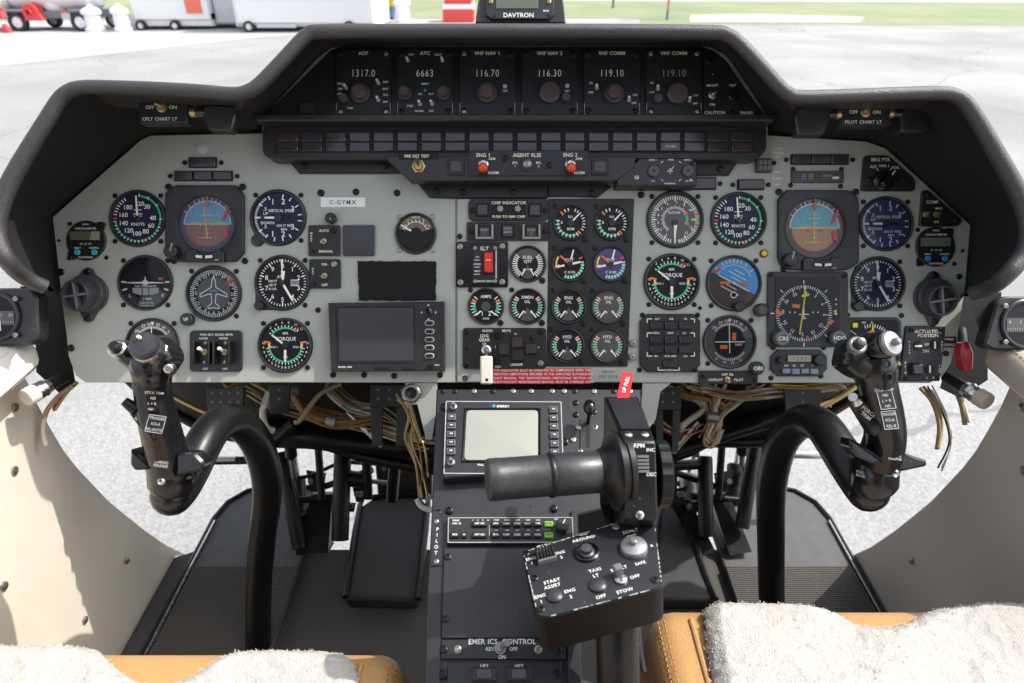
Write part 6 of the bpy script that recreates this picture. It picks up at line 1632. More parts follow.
for i, p in enumerate(ctr):
    xc = (W(621, 396, .73).x if i in (0, 4) else W(640, 442, .655).x if i < 3 else W(632, 540, .70).x)
    w = .0185 if i == 0 else .0155
    xl.append(Vector((xc - w, p.y, p.z))); xr_.append(Vector((xc + w, p.y, p.z)))
b.hull(xl, xr_, 'satin_black'); o = b.build('gearbox', T, world=True)
md = o.modifiers.new('bevel', 'BEVEL'); md.width = .0022; md.segments = 2; md.limit_method = 'ANGLE'
top = Frame((fb + tb) / 2, AR, tb - fb, .001)
b = MB(.001)
Tm = top.mat(512, 300)
def topw(x, y, z): return top.O + top.X * x * .001 + top.Y * y * .001 + top.N * z * .001
ln = (tb - fb).length * 1000
dx = lambda y: (W(621, 396, .73).x - W(640, 442, .655).x) * 1000 * (y / ln)
b = MB(); b.hull([topw(-14 + dx(-ln / 2 + 6), -ln / 2 + 6 + 14, .3), topw(14 + dx(-ln / 2 + 6), -ln / 2 + 20, .3), topw(15 + dx(ln / 2 - 6), ln / 2 - 6, .3), topw(-15 + dx(ln / 2 - 6), ln / 2 - 6, .3)],
                [topw(-14 + dx(-ln / 2 + 6), -ln / 2 + 20, 1.6), topw(14 + dx(-ln / 2 + 6), -ln / 2 + 20, 1.6), topw(15 + dx(ln / 2 - 6), ln / 2 - 6, 1.6), topw(-15 + dx(ln / 2 - 6), ln / 2 - 6, 1.6)], 'console_paint'); b.build('cover_plate', T, world=True)
for sx in (-8, 8):
    p = topw(sx + dx(-ln / 2 + 12), -ln / 2 + 12, 0)
    b = MB(); z = top.N; b.tube([p, p + z * .0012, p + z * .002], [.0042, .0042, .0025], 'steel', n=14); b.build('screw', T, world=True)
# switch on the front face
ff2 = Frame((fb + ff) / 2, AR, fb - ff, .001)
def fw(x, y, z): return Vector((W(640, 442, .655).x, 0, 0)) + Vector((0, ff2.O.y, ff2.O.z)) + ff2.X * x * .001 + ff2.Y * y * .001 + ff2.N * z * .001
b = MB()
for i in range(5): b.hull([fw(-4, 8 + i * 3.4, 0), fw(7, 8 + i * 3.4, 0), fw(7, 10.4 + i * 3.4, 0), fw(-4, 10.4 + i * 3.4, 0)], [fw(-4, 8 + i * 3.4, 7), fw(7, 8 + i * 3.4, 7), fw(7, 10.2 + i * 3.4, 7), fw(-4, 10.2 + i * 3.4, 7)], 'vent_spoke')
b.build('thumb_switch', T, world=True)
Mf = Matrix.Translation(fw(0, 0, 0)) @ Matrix(((ff2.X.x, ff2.Y.x, ff2.N.x, 0), (ff2.X.y, ff2.Y.y, ff2.N.y, 0), (ff2.X.z, ff2.Y.z, ff2.N.z, 0), (0, 0, 0, 1))) @ Matrix.Scale(.001, 4)
b = MB(); b.text('RPM', -1, 33, 4, .6, 'white_mark', T=Mf); b.text('INC', 10, 29, 3.4, .6, 'white_mark', T=Mf); b.text('DEC', 10, 6, 3.4, .6, 'white_mark', T=Mf); b.build('lettering', T, world=True)
b = MB(); p = fw(-2, -32, 0); b.tube([p, p + ff2.N * .0015, p + ff2.N * .0022], [.004, .004, .0025], 'steel', n=14); b.build('screw', T, world=True)
# serrated wheel on the right
b = MB(); wc = W(662, 474, .69); R0 = .033; n = 72
rows = []
for j, (x, f) in enumerate(((-.008, .9), (-.006, 1), (.004, 1), (.0055, .94), (.006, .6), (.006, .01))):
    rows.append([wc + Vector((x, 0, 0)) + (Vector((0, 1, 0)) * math.cos(2 * math.pi * i / n) + Vector((0, 0, 1)) * math.sin(2 * math.pi * i / n)) * R0 * f * (1 + (.025 * math.cos(2 * math.pi * i * 18 / n) if f > .93 else 0)) for i in range(n + 1)])
b.loft(rows, 'satin_black'); b.build('friction_wheel', T, world=True)
# switch box: top face tilted towards the pilot
b0, b1, b2, b3 = W(522, 552, .655), W(655, 514, .675), W(663, 586, .60), W(536, 617, .585)
BX = Frame((b0 + b1 + b2 + b3) / 4, (b1 - b0) + (b2 - b3), (b0 - b3) + (b1 - b2), .001)
def bl(x, y): return BX.loc(x, y)
box_poly = [bl(522, 552), bl(621, 521), bl(625, 527), bl(636, 524), bl(641, 516), bl(654.5, 514), bl(663, 585), bl(655, 590), bl(548, 618), bl(537, 616)]
MBX = Matrix(((BX.X.x, BX.Y.x, BX.N.x, BX.O.x), (BX.X.y, BX.Y.y, BX.N.y, BX.O.y), (BX.X.z, BX.Y.z, BX.N.z, BX.O.z), (0, 0, 0, 1))) @ Matrix.Scale(.001, 4)
b = MB(); b.prism(round_poly(box_poly, 3, 2), -42, 0, 'matte_black', 1.4, T=MBX, bottom=True, top='console_paint'); b.build('switch_box', T, world=True)
b = MB()
e0, e1, e2 = bl(524, 553), bl(538.5, 614.5), bl(549, 617)
ed = inset(ccw(round_poly(box_poly, 3, 2)), 1.0)
rnd = random.Random(5)
for i in range(len(ed)):
    a, c_ = Vector(ed[i]), Vector(ed[(i + 1) % len(ed)])
    if (a - c_).length < 12: continue
    nseg = max(1, int((a - c_).length / 5))
    for j in range(nseg):
        if rnd.random() < .72:
            p0 = a.lerp(c_, j / nseg); p1 = a.lerp(c_, (j + rnd.uniform(.5, 1)) / nseg); b.line(p0.x, p0.y, p1.x, p1.y, rnd.uniform(.4, 1.1), .25, 'grey_mark', T=MBX)
b.build('worn_edge', T, world=True)
b = MB()
ang = math.degrees(math.atan2(BX.X.z, BX.X.x)) * 0
for t, x, y, s_ in (('IDLE', 542, 546.5, 3.8), ('STOP', 543.5, 551, 3.8), ('ENG', 531, 559, 3.8), ('1', 532, 563.5, 3.8), ('ENG', 560, 553, 3.8), ('2', 561.5, 557.5, 3.8), ('GO', 583.5, 534.5, 4), ('AROUND', 584, 539, 4), ('SCHLT', 630.5, 531.5, 4), ('EXT', 632, 536.5, 4), ('TAXI', 595, 570.5, 4), ('LT', 596, 576, 4), ('OFF', 601, 597, 4), ('SCHLT', 619, 569, 4), ('OFF', 635, 577, 4), ('STOW', 625, 591, 4), ('SAFE', 640.5, 563.5, 3.6), ('START', 552, 581.5, 4), ('ASSIST', 552.5, 586.5, 4), ('ENG', 540.5, 596.5, 4), ('1', 541.5, 602, 4), ('ENG', 570, 591, 4), ('2', 571, 597, 4), ('R', 652, 546, 3.6)):
    x_, y_ = bl(x, y); b.text(t, x_, y_, s_ * .86, .5, 'white_mark', T=MBX, gap=1.08)
x_, y_ = bl(620, 552)
b.build('lettering', T, world=True)
def bknob(x, y, prof, m, name, n=28):
    b = MB(); x_, y_ = bl(x, y); b.lathe(prof, m, x_, y_, n=n, T=MBX, close=False); return b.build(name, T, world=True)
bknob(587, 553, [(12, 0), (12, 2.4), (10.6, 3.2), (10, 2.2), (9.6, -4), (.01, -4)], 'gloss_black', 'go_around_guard')
bknob(587, 553, [(7, -4), (7, 2), (5.4, 3), (5.2, 7), (.01, 7.4)], 'button_grey', 'go_around_button')
bknob(634, 549, [(13, 0), (13, 3), (12, 5), (8, 6.6), (3.4, 7.2), (3.2, 11), (2.2, 12), (.01, 12)], 'dull_steel', 'searchlight_hat')
bknob(555, 596.5, [(7.4, 0), (7.4, 2), (6.4, 3), (4, 4), (.01, 4.4)], 'handle_metal', 'start_button')
bknob(598, 586, [(8, 0), (8, 2), (7, 3), (4, 4), (.01, 4.2)], 'handle_metal', 'taxi_light_button')
b = MB(); x_, y_ = bl(621, 580); b.lathe([(5.6, 0), (5.6, 2), (4, 2.6), (3, 4)], 'steel', x_, y_, n=20, T=MBX); b.build('toggle_base', T, world=True)
b = MB(); b.prism(rrect(x_ - 4.2, y_ + 2, x_ + 3.4, y_ + 9, 1), 3, 12, 'vent_spoke', 1, T=MBX); b.build('toggle_grip', T, world=True)
b = MB(); x_, y_ = bl(546, 556)
for i in range(6): b.box(x_ - 9 + i * 3, y_ - 7, 0, x_ - 7 + i * 3, y_ + 6, 9 - abs(i - 2.5) * .6, 'black_scuffed', .5, T=MBX)
b.box(x_ - 9.4, y_ - 9, 0, x_ + 8.6, y_ - 6.6, 5, 'vent_spoke', .5, T=MBX); b.build('idle_stop_switch', T, world=True)
for x, y in ((526, 553.5), (534.5, 578), (646, 520), (655, 580), (541, 609), (616, 527)):
    b = MB(); x_, y_ = bl(x, y); b.lathe([(3.8, -.2), (3.8, .8), (3, 1.4), (1.6, 1.4), (1.4, .4), (.01, .4)], 'screw_black' if y > 577 or x < 530 else 'screw_steel', x_, y_, n=14, T=MBX, close=False); b.build('screw', T, world=True)
# tube under the box and stay rod
b = MB(); b.tube([W(617, 600, .66), W(618, 680, .66), W(620, 800, .68)], .0205, 'satin_black', n=28, smooth=4); b.build('lever_tube', T, world=True)
b = MB(); b.hull([W(600, 505, .70), W(640, 500, .70), W(650, 530, .72), W(612, 540, .72)], [W(600, 480, .76), W(640, 480, .76), W(650, 520, .77), W(612, 525, .77)], 'satin_black'); b.build('neck', T, world=True)
T = thing('stay_rod', 'thin scuffed black rod beside the collective tube left of the right seat', 'rod', at(W(640, 640, .74)))
b = MB(); b.tube([W(636, 612, .76), W(639, 650, .75), W(644, 672, .74)], [.004, .004, .003], 'black_scuffed', n=10); b.build('rod', T, world=True)
# red flag
b = MB(); f0, f1, f2, f3 = W(622.5, 372.5, .745), W(633, 374, .745), W(629, 398, .725), W(616.5, 397, .725)
FFr = Frame((f0 + f1 + f2 + f3) / 4, (f1 - f0) + (f2 - f3), (f0 - f3) + (f1 - f2), .001)
fp = [FFr.loc(*p) for p in ((622.5, 372), (633.5, 373.5), (629, 399), (616.5, 398))]
Mfl = Matrix(((FFr.X.x, FFr.Y.x, FFr.N.x, FFr.O.x), (FFr.X.y, FFr.Y.y, FFr.N.y, FFr.O.y), (FFr.X.z, FFr.Y.z, FFr.N.z, FFr.O.z), (0, 0, 0, 1)))
b.k = .001; b.prism(round_poly(fp, 2, 3), -.6, .6, 'red_label', .2, bottom=True); b.text('PULL', 1.5, 5, 4, 1, 'white_mark', rot=78); b.text('UP', -1.5, -7, 4, 1, 'white_mark', rot=78)
ob = b.build('red_tag'); ob.matrix_world = Mfl; tag(ob, 'bright red tag with white writing standing on the collective gearbox', 'tag')
# ------------------------------------------------------------------ cyclic sticks
STK = {'L': [(258, 690, 1.235, 12), (258, 640, 1.215, 12.2), (258.5, 590, 1.195, 12.5), (262, 540, 1.165, 13.2), (267, 500, 1.12, 14), (265, 468, 1.07, 15), (255, 440, 1.015, 16), (240, 424, .97, 16.6), (226, 421, .935, 17), (213, 429, .905, 17.6), (202, 446, .88, 18.2), (191, 468, .86, 18.8), (180, 487, .845, 19.2), (172, 496, .835, 19.6), (168, 499, .83, 18.5)],
       'R': [(773, 690, 1.235, 12), (773, 640, 1.215, 12.2), (771.5, 590, 1.195, 12.5), (771, 540, 1.165, 13.2), (771, 500, 1.12, 14), (774, 470, 1.07, 15), (782, 442, 1.015, 16), (796, 425, .97, 16.6), (811, 421, .935, 17), (824, 428, .905, 17.6), (836, 445, .88, 18.2), (848, 464, .86, 18.8), (860, 482, .845, 19.2), (868, 492, .835, 19.6), (872, 495, .83, 18.5)]}
GRP = {'L': [(173, 476, .825, 23, 22), (169, 462, .815, 22, 20), (163, 440, .80, 19.5, 19), (157, 415, .785, 18.5, 18), (153, 395, .775, 17.5, 18), (152, 378, .768, 18, 19), (152, 366, .762, 21, 21), (151, 356, .76, 20, 20)],
       'R': [(873, 476, .825, 22, 22), (879, 460, .815, 21, 20), (885, 438, .80, 19.5, 19), (884, 415, .785, 18.5, 18), (880, 395, .775, 18, 18), (876, 378, .768, 19, 19), (873, 366, .762, 22, 21), (872, 356, .76, 20, 20)]}
def cyclic(s, label):
    T = thing('cyclic_stick', label, 'control stick', at(W(*STK[s][0][:3])), 'curved cyclic sticks')
    sg = 1 if s == 'L' else -1
    b = MB(); b.tube([W(x, y, d) for x, y, d, r in STK[s]], [r * d / FPX for x, y, d, r in STK[s]], 'satin_black', n=28, smooth=5); b.build('tube', T, world=True, sharp=60)
    e = STK[s][-2]
    b = MB(); b.sphere(W(e[0], e[1] - 1, e[2]), 20.4 * e[2] / FPX, 'gloss_black', nu=24, nv=16); b.build('elbow', T, world=True, sharp=60)
    b = MB(); b.tube([W(x, y, d) for x, y, d, r, q in GRP[s]], [r * d / FPX for x, y, d, r, q in GRP[s]], 'gloss_black', n=28, smooth=4, flat=1.0); b.build('grip', T, world=True, sharp=60)
    # skirt collar at the grip foot
    g = GRP[s][0]
    b = MB(); b.tube([W(g[0] - 1 * sg, g[1] + 10, g[2] + .002), W(g[0] - 1 * sg, g[1] + 7, g[2]), W(g[0] - 2 * sg, g[1] - 10, g[2] - .006), W(g[0] - 3.5 * sg, g[1] - 14, g[2] - .008)], [.0245, .0272, .0268, .0235], 'gloss_black', n=28); b.build('collar', T, world=True)
    # hand rests on both sides of the foot
    def fin(pts, d, th, name):
        F = PF(d); b = MB(F.k); c = pts[0]
        b.prism(round_poly(rel(F, *c, pts), 3), -th, th, 'gloss_black', 2.4, bottom=True)
        M = F.mat(*c); 
        bb = MB(); bb.add([M @ (p * F.k) for p in b.v], b.f, 'gloss_black'); bb.build(name, T, world=True)
    if s == 'L':
        fin([(180, 452), (198, 451), (208, 461), (206, 469), (176, 476), (180, 470)], .80, 9, 'hand_rest')
        fin([(146, 455), (135, 447), (134, 463), (138, 469), (158, 468)], .80, 9, 'hand_rest')
    else:
        fin([(866, 448), (846, 437), (845, 446), (852, 455), (868, 462), (880, 461)], .79, 10, 'hand_rest')
        fin([(898, 450), (910, 455), (923, 459), (924, 465), (896, 471)], .80, 7, 'hand_rest')
    # head block
    F = PF(.752)
    hp = [(111, 345), (118, 340), (131, 343), (134, 338), (150, 334), (164, 341), (172, 352), (173, 361), (165, 372), (158, 378), (139, 378), (131, 370), (120, 362), (112, 353)] if s == 'L' else [(846, 346), (850, 340), (862, 338), (872, 333), (884, 332), (896, 336), (897, 352), (893, 368), (888, 381), (864, 381), (852, 374), (842, 366), (844, 356)]
    c = hp[0]; b = MB(F.k); b.prism(round_poly(rel(F, *c, hp), 6), -24, 6, 'gloss_black', 5, bottom=True)
    M = F.mat(*c); bb = MB(); bb.add([M @ (p * F.k) for p in b.v], b.f, 'gloss_black'); bb.build('head', T, world=True, sharp=45)
    def button(x, y, prof, m, name, d=.745, tilt=0, ty=0):
        F = PF(d); M = F.mat(x, y) @ Matrix.Rotation(R(tilt), 4, 'X') @ Matrix.Rotation(R(ty), 4, 'Y') @ Matrix.Scale(F.k, 4)
        b = MB(); b.lathe(prof, m, n=30, T=M, close=False); return b.build(name, T, world=True)
    if s == 'L':
        hx, hy = 149, 350; bx, by = 120, 351
        button(hx, hy, [(15, -8), (15, 6), (14.2, 8)], 'steel', 'trim_collar', tilt=-24); button(hx, hy, [(14.4, 7), (14.2, 13), (12.6, 15.4), (6, 16.4), (.01, 16.6)], 'handle_metal', 'trim_hat', tilt=-24)
        button(hx - 2, hy - 6, [(2, 15), (1.6, 18.6), (.01, 19)], 'cream_mark', 'hat_tip', tilt=-24)
        button(bx, by, [(9, 0), (9, 7), (7.4, 8.4), (5.8, 8), (5.6, 7)], 'steel', 'button_ring', tilt=-24); button(bx, by, [(5.4, 4), (5.2, 13), (4, 14.6), (.01, 15)], 'gloss_black', 'button', tilt=-24)
        button(170, 369, [(6, -6), (6, 4), (4.6, 5)], 'gloss_black', 'side_button_collar', ty=25); button(168.5, 368.5, [(4.6, 4), (4.4, 7), (3, 8), (.01, 8)], 'steel', 'side_button', ty=25)
        hs = [(147, 366.5), (150, 382)]
    else:
        hx, hy = 883, 346; bx, by = 855.5, 347
        button(hx - 2, hy, [(14.6, -8), (14.6, 4), (13, 7)], 'gloss_black', 'trim_collar', tilt=-18, ty=22); button(hx, hy, [(13, 6), (13, 10), (11.6, 12), (4, 13), (3.6, 18), (2.4, 19.4), (.01, 19.6)], 'dull_steel', 'trim_hat', tilt=-18, ty=22)
        button(bx, by, [(9, 0), (9, 6), (7.4, 7.4), (5.8, 7)], 'dull_steel', 'button_ring', tilt=-24); button(bx, by, [(5.2, 4), (5, 13), (4, 14.4), (.01, 15)], 'handle_metal', 'button', tilt=-24)
        hs = [(885.5, 364), (887.5, 377)]
    for x, y in hs: button(x, y, [(4, 1), (4, 3), (3, 3.4), (2.6, 1.5), (.01, 1)], 'flat_black', 'screw_hole', d=.741)
    # force trim switch on the left of the grip
    F = PF(.775)
    fp = [(131, 413), (142, 404), (158, 420), (156, 442), (139, 424)] if s == 'L' else [(852, 404), (862, 398), (876, 412), (880, 432), (872, 436)]
    c = fp[0]; b = MB(F.k); b.prism(round_poly(rel(F, *c, fp), 2), -10, 5, 'satin_black', 1.6, bottom=True); M = F.mat(*c); bb = MB(); bb.add([M @ (p * F.k) for p in b.v], b.f, 'satin_black')
    tx = (144.5, 416) if s == 'L' else (866, 413)
    o = rel(F, *c, [tx])[0]; Mt = M @ Matrix.Scale(F.k, 4)
    bb.text('FORCE', o[0], o[1] + 2, 3.6, 5.4, 'white_mark', rot=38 * sg, T=Mt); bb.text('TRIM', o[0] + 2.4 * sg, o[1] - 2.4, 3.6, 5.4, 'white_mark', rot=38 * sg, T=Mt); bb.build('force_trim_box', T, world=True)
    a_ = (136, 410, .77) if s == 'L' else (857, 402, .77); c_ = (124, 401, .766) if s == 'L' else (853, 397, .762)
    b = MB(); b.tube([W(*a_), W(a_[0] * .5 + c_[0] * .5, a_[1] * .5 + c_[1] * .5, .768), W(*c_)], [.007, .0062, .005], 'steel' if s == 'R' else 'satin_black', n=16); b.build('force_trim_button', T, world=True)
    # lettering wrapped on the front of the grip: raised label plates that follow it
    def label_plate(x, y, w, h, d, lines, size, rot, frame=True, name='lettering'):
        F = PF(d); M = F.mat(x, y, 0, rot) @ Matrix.Rotation(R(-16), 4, 'X') @ Matrix.Scale(F.k, 4)
        b = MB()
        if frame:
            b.prism(rrect(-w / 2, -h / 2, w / 2, h / 2, .8), -3, 0, 'satin_black', .2, T=M)
            pts = [(-w / 2, -h / 2), (w / 2, -h / 2), (w / 2, h / 2), (-w / 2, h / 2)]
            for i in range(4): b.line(*pts[i], *pts[(i + 1) % 4], .6, .15, 'grey_mark', T=M)
        st = h / len(lines)
        for i, t in enumerate(lines): b.text(t, 0, h / 2 - st * (i + .5), size * .85, .2, 'grey_mark', T=M)
        b.build(name, T, world=True)
    if s == 'L':
        label_plate(152.5, 401, 15, 22, .748, ['STICK TRIM', 'ND', 'L + R', 'ND'], 3.0, -4, False); label_plate(155.5, 424, 17, 17, .752, ['TRIGGER', 'ICS-A', 'REL-BOTH'], 3.2, -8)
        label_plate(161, 464, 14, 7, .784, ['CARGO', 'RELEASE'], 3.2, -8, False); label_plate(189.5, 477.5, 8, 6, .81, ['REL'], 3, 20, False)
    else:
        label_plate(886, 398, 15, 22, .748, ['STICK TRIM', 'ND', 'L + R', 'ND'], 3.0, 6); label_plate(890, 420, 14, 18, .755, ['TRIGGER', 'ICS-A', 'REL-B'], 3.2, 4)
        label_plate(895, 457, 13, 7, .785, ['CARGO', 'RELEASE'], 3.0, -6, False); label_plate(861, 474, 13, 7, .803, ['VOICE', 'BACK'], 3.0, -16, False)
    for (x, y) in (((162, 481),) if s == 'L' else ((895, 473),)):
        button(x, y, [(4, -2), (4, 2), (3, 3), (2, 2), (.01, 1.6)], 'steel', 'screw', d=.797, tilt=10)
cyclic('L', 'curved black cyclic stick with its grip in front of the left side of the panel')
cyclic('R', 'curved black cyclic stick with silver-topped grip in front of the right side of the panel')

# ------------------------------------------------------------------ side walls with armrests
def side(sg):
    X = -.70 * 1.0 if sg < 0 else .705
    m, pm = ('cream_shell', 'cream_pad') if sg < 0 else ('cream_shell_shaded', 'cream_pad_shaded')
    mx = lambda x: x if sg < 0 else 1024 + 14 - x
    T = thing('side_wall', 'cream curved side wall with padded armrest left of the left seat' if sg < 0 else 'cream curved side wall, its shade put into the colour, with padded armrest right of the right seat', 'side wall', at(Vector((X, .8, 1.3))), 'curved cockpit side walls')
    pts = [(30, 388), (38, 406), (50, 428), (63, 450), (76, 467), (90, 482), (107, 500), (125, 515), (145, 531), (167, 546), (189, 556.5)]
    rim = []
    for x, y in pts:
        p = on_x(mx(x), y, X); rim.append((p.y, p.z))
    rim.append((rim[-1][0] - .03, FZ + .004)); rim.append((-.2, FZ + .004)); rim.append((-.2, 1.40)); rim.append((.56, 1.42)); rim.append((.60, 1.597)); rim.append((rim[0][0] - .004, 1.597))
    a = [Vector((X, y, z)) for y, z in rim]; c = [Vector((X + sg * .035, y, z)) for y, z in rim]
    b = MB(); b.hull(a, c, m); o = b.build('panel', T, world=True)
    md = o.modifiers.new('bevel', 'BEVEL'); md.width = .004; md.segments = 2; md.limit_method = 'ANGLE'; md.angle_limit = R(40)
    # inner lower trim piece nearer the seat
    b = MB(); tp = [on_x(mx(-60), 520, X - sg * .012), on_x(mx(0), 567, X - sg * .012), on_x(mx(22), 600, X - sg * .012), on_x(mx(46), 636, X - sg * .012), on_x(mx(60), 690, X - sg * .012)]
    tl = [(p.y, p.z) for p in tp] + [(-.1, FZ + .02), (-.1, tp[0].z)]
    b.hull([Vector((X - sg * .012, y, z)) for y, z in tl], [Vector((X - sg * .001, y, z)) for y, z in tl], m); b.build('lower_trim', T, world=True)
    for x, y in ((14, 407.5), (13.5, 470.5), (126, 560.5), (84, 620), (3, 586), (58, 300)):
        if y < 350: continue
        p = on_x(mx(x), y, X - sg * (.012 if x < 5 else 0)); n = Vector((-sg, 0, 0))
        b = MB(); b.tube([p, p + n * .003, p + n * .0045], [.0062, .006, .0035], 'screw_steel', n=14); b.build('screw', T, world=True)
    # padded armrest
    A = thing('armrest', 'cream padded armrest with stitched edges on the left side wall' if sg < 0 else 'cream padded armrest toned for shade with stitched edges on the right side wall', 'armrest', at(Vector((sg * .72, .6, 1.56))), 'padded armrests')
    fr = .815
    prof = [(sg * .652, 1.604), (sg * .6525, 1.622), (sg * .658, 1.634), (sg * .672, 1.641), (sg * .82, 1.643), (sg * .84, 1.63), (sg * .84, 1.605), (sg * .82, 1.592), (sg * .672, 1.592), (sg * .658, 1.596)]
    rows = []
    def tilt(y): return (0.0 if y > .6 else 0)
    for y, ins in ((fr, .010), (fr - .003, .004), (fr - .012, 0), (fr - .2, 0), (.585, 0), (.575, .008)):
        cx = sg * .74; cz = 1.617
        rows.append([Vector((cx + (x - cx) * (1 - ins / .1), y - (1.643 - z) * .12, cz + (z - cz) * (1 - ins / .05))) for x, z in prof + prof[:1]])
    b = MB(); b.loft(rows, pm); b.add(rows[0][:-1], [tuple(range(len(prof)))], pm); b.add(rows[-1][:-1], [tuple(range(len(prof)))], pm); b.build('pad', A, world=True, sharp=50)
    b = MB(); rnd = random.Random(2)
    for i in range(1, 27):
        y = fr - .012 - i * .008; p = Vector((sg * .664, y, 1.6385))
        b.tube([p, p + Vector((0, -.005, 0))], .0008, 'tan_stitch' if False else 'cream_shell', n=5)
    b.build('stitching', A, world=True)
    return T
side(-1); side(1)
# paper on each armrest
def sheet_on(x0, x1, y0, y1, label, sg, rot):
    F = Frame(Vector(((x0 + x1) / 2, (y0 + y1) / 2, 1.6455)), Vector((math.cos(R(rot)), math.sin(R(rot)), 0)), Vector((-math.sin(R(rot)), math.cos(R(rot)), 0)), 1)
    b = MB(); hw, hh = (x1 - x0) / 2, (y1 - y0) / 2
    n = 8
    rows = []
    for j in range(n + 1):
        rows.append([Vector((-hw + 2 * hw * i / n, -hh + 2 * hh * j / n, .004 * math.sin(i * .7 + j * .5) ** 2 + .001)) for i in range(n + 1)])
    b.loft(rows, 'paper_white'); b.loft([[p - Vector((0, 0, .0012)) for p in r][::-1] for r in rows], 'paper_white')
    ob = b.build('paper'); ob.matrix_world = Matrix(((F.X.x, F.Y.x, 0, F.O.x), (F.X.y, F.Y.y, 0, F.O.y), (0, 0, 1, F.O.z), (0, 0, 0, 1))); tag(ob, label, 'paper', 'white papers on the armrests')
sheet_on(.70, .835, .60, .80, 'white paper sheet lying on the right armrest', 1, 6)
sheet_on(-.835, -.70, .60, .79, 'white paper sheet lying on the left armrest', -1, -6)
# chrome adjusters below the armrests
def adjuster(p, q, mm, label):
    T = thing('adjuster_knob', label, 'knob', at(W(*p)), 'chrome adjuster knobs below the armrests')
    a, c = W(*p), W(*q); ax = (a - c).normalized()
    b = MB(); b.tube([a - ax * .012, a, a + ax * .003, a + ax * .004], [.0125, .0125, .0115, .009], mm, n=28); b.build('cap', T, world=True)
    p2 = a - ax * .013
    b = MB(); b.tube([p2, p2 - ax * .005, p2 - ax * .007, p2 - ax * .012, p2 - ax * .014, p2 - ax * .02], [.0115, .0125, .0105, .0125, .0105, .010], 'steel', n=28); b.build('ring', T, world=True)
    b = MB(); b.tube([p2 - ax * .02, c], .0085, 'satin_black', n=16); b.build('shaft', T, world=True)
adjuster((27, 397, .93), (66, 376, .985), 'cream_pad', 'cream-capped chrome adjuster knob below the left armrest')
adjuster((986, 401, .93), (946, 376, .985), 'cream_pad_shaded', 'cream-capped, shade-toned chrome adjuster knob below the right armrest')
# side gauge boxes
def side_box(sg):
    F = PF(.90); mx = (lambda x: x) if sg < 0 else (lambda x: 1024 - x)
    T = thing('side_gauge', 'round black gauge in a box cut off by the left edge of the photo' if sg < 0 else 'round black gauge in a box cut off by the right edge of the photo', 'gauge', F.mat(mx(8), 312), 'gauge boxes at both edges'); k = F.k
    pts = [(-40, 288), (30, 288), (37, 297), (38, 338), (28, 345), (-40, 345)] if sg < 0 else [(-40, 296), (18, 296), (27, 302), (39, 345), (30, 350), (-40, 350)]
    q = rel(F, mx(8), 312, [(mx(x), y) for x, y in pts])
    b = MB(k); b.prism(round_poly(q, 4), -16, 0, 'black_scuffed', 2, bottom=True); b.build('box', T)
    cx = rel(F, mx(8), 312, [(mx(-4 if sg < 0 else -1), 317 if sg < 0 else 324)])[0]
    b = MB(k); b.lathe([(25, 0), (25, 2), (23.5, 3), (21.5, 2.6), (21, 1)], 'bezel', *cx, n=40, close=False); b.build('bezel', T)
    b = MB(k); b.disc(22, 1.2, 'dial_black', *cx, n=36)
    b.flat([(cx[0] - 19, cx[1] + 6), (cx[0] + 19, cx[1] + 6), (cx[0] + 19, cx[1] - 8), (cx[0] - 19, cx[1] - 8)], 1.5, 'dial_grey')
    for i, t in enumerate(('6', '3', '33', '30') if sg < 0 else ('6', '3', 'N', '33')): b.text(t, cx[0] - 16 + i * 10.5, cx[1] + 2, 3.2, 1.8, 'grey_mark')
    for i in range(16): b.line(cx[0] - 18 + i * 2.4, cx[1] - 6, cx[0] - 18 + i * 2.4, cx[1] - 4, .5, 1.8, 'grey_mark')
    b.line(cx[0] + 4, cx[1] + 8, cx[0] + 6, cx[1] - 14, .8, 2, 'white_mark'); b.build('dial', T)
    for a in (50, 130): 
        x, y = pol(28, a if sg < 0 else -a); screw(T, k, cx[0] + x, cx[1] + y, 3, 2.6, 'screw_steel')
    # black bracket joining the box to the glareshield
    B = thing('side_bracket', 'black moulded bracket between the left gauge box and the instrument panel' if sg < 0 else 'black moulded bracket between the right gauge box and the instrument panel', 'bracket', at(W(mx(45), 320, .98)), 'black side brackets')
    b = MB()
    if sg < 0: A_ = [(20, 286), (44, 289), (49, 316), (38, 335), (28, 337)]; C_ = [(34, 282), (62, 284), (70, 352), (76, 386), (60, 394), (36, 372)]
    else: A_ = [(22, 292), (48, 296), (54, 305), (40, 340), (30, 345)]; C_ = [(36, 290), (64, 296), (74, 352), (84, 388), (64, 398), (36, 380)]
    f = lambda L, d: [W(mx(x), y, d) for x, y in L]
    b.hull(f(A_, .915), f([(x * 1.0, y) for x, y in A_], .955), 'hood_lining'); b.build('bracket_arm', B, world=True)
    b = MB(); b.hull(f(C_, 1.0), f(C_, 1.10), 'flat_black'); b.build('bracket_plate', B, world=True)
    return T
side_box(-1); side_box(1)
T = thing('emergency_release', 'dark red emergency lever between the panel and the right armrest', 'release lever', at(W(963, 356, .95)))
F = PF(.95); b = MB(F.k); b.prism(round_poly(rel(F, 963, 356, [(959, 343), (966, 341), (971, 353), (970, 370), (962, 371), (958, 352)]), 3), -6, 6, 'deep_red', 2, bottom=True); M = F.mat(963, 356); bb = MB(); bb.add([M @ (p * F.k) for p in b.v], b.f, 'deep_red'); bb.build('lever', T, world=True)
b = MB(); b.tube([W(964, 352, .955), W(962, 330, .99)], .006, 'satin_black', n=12); b.build('stem', T, world=True)

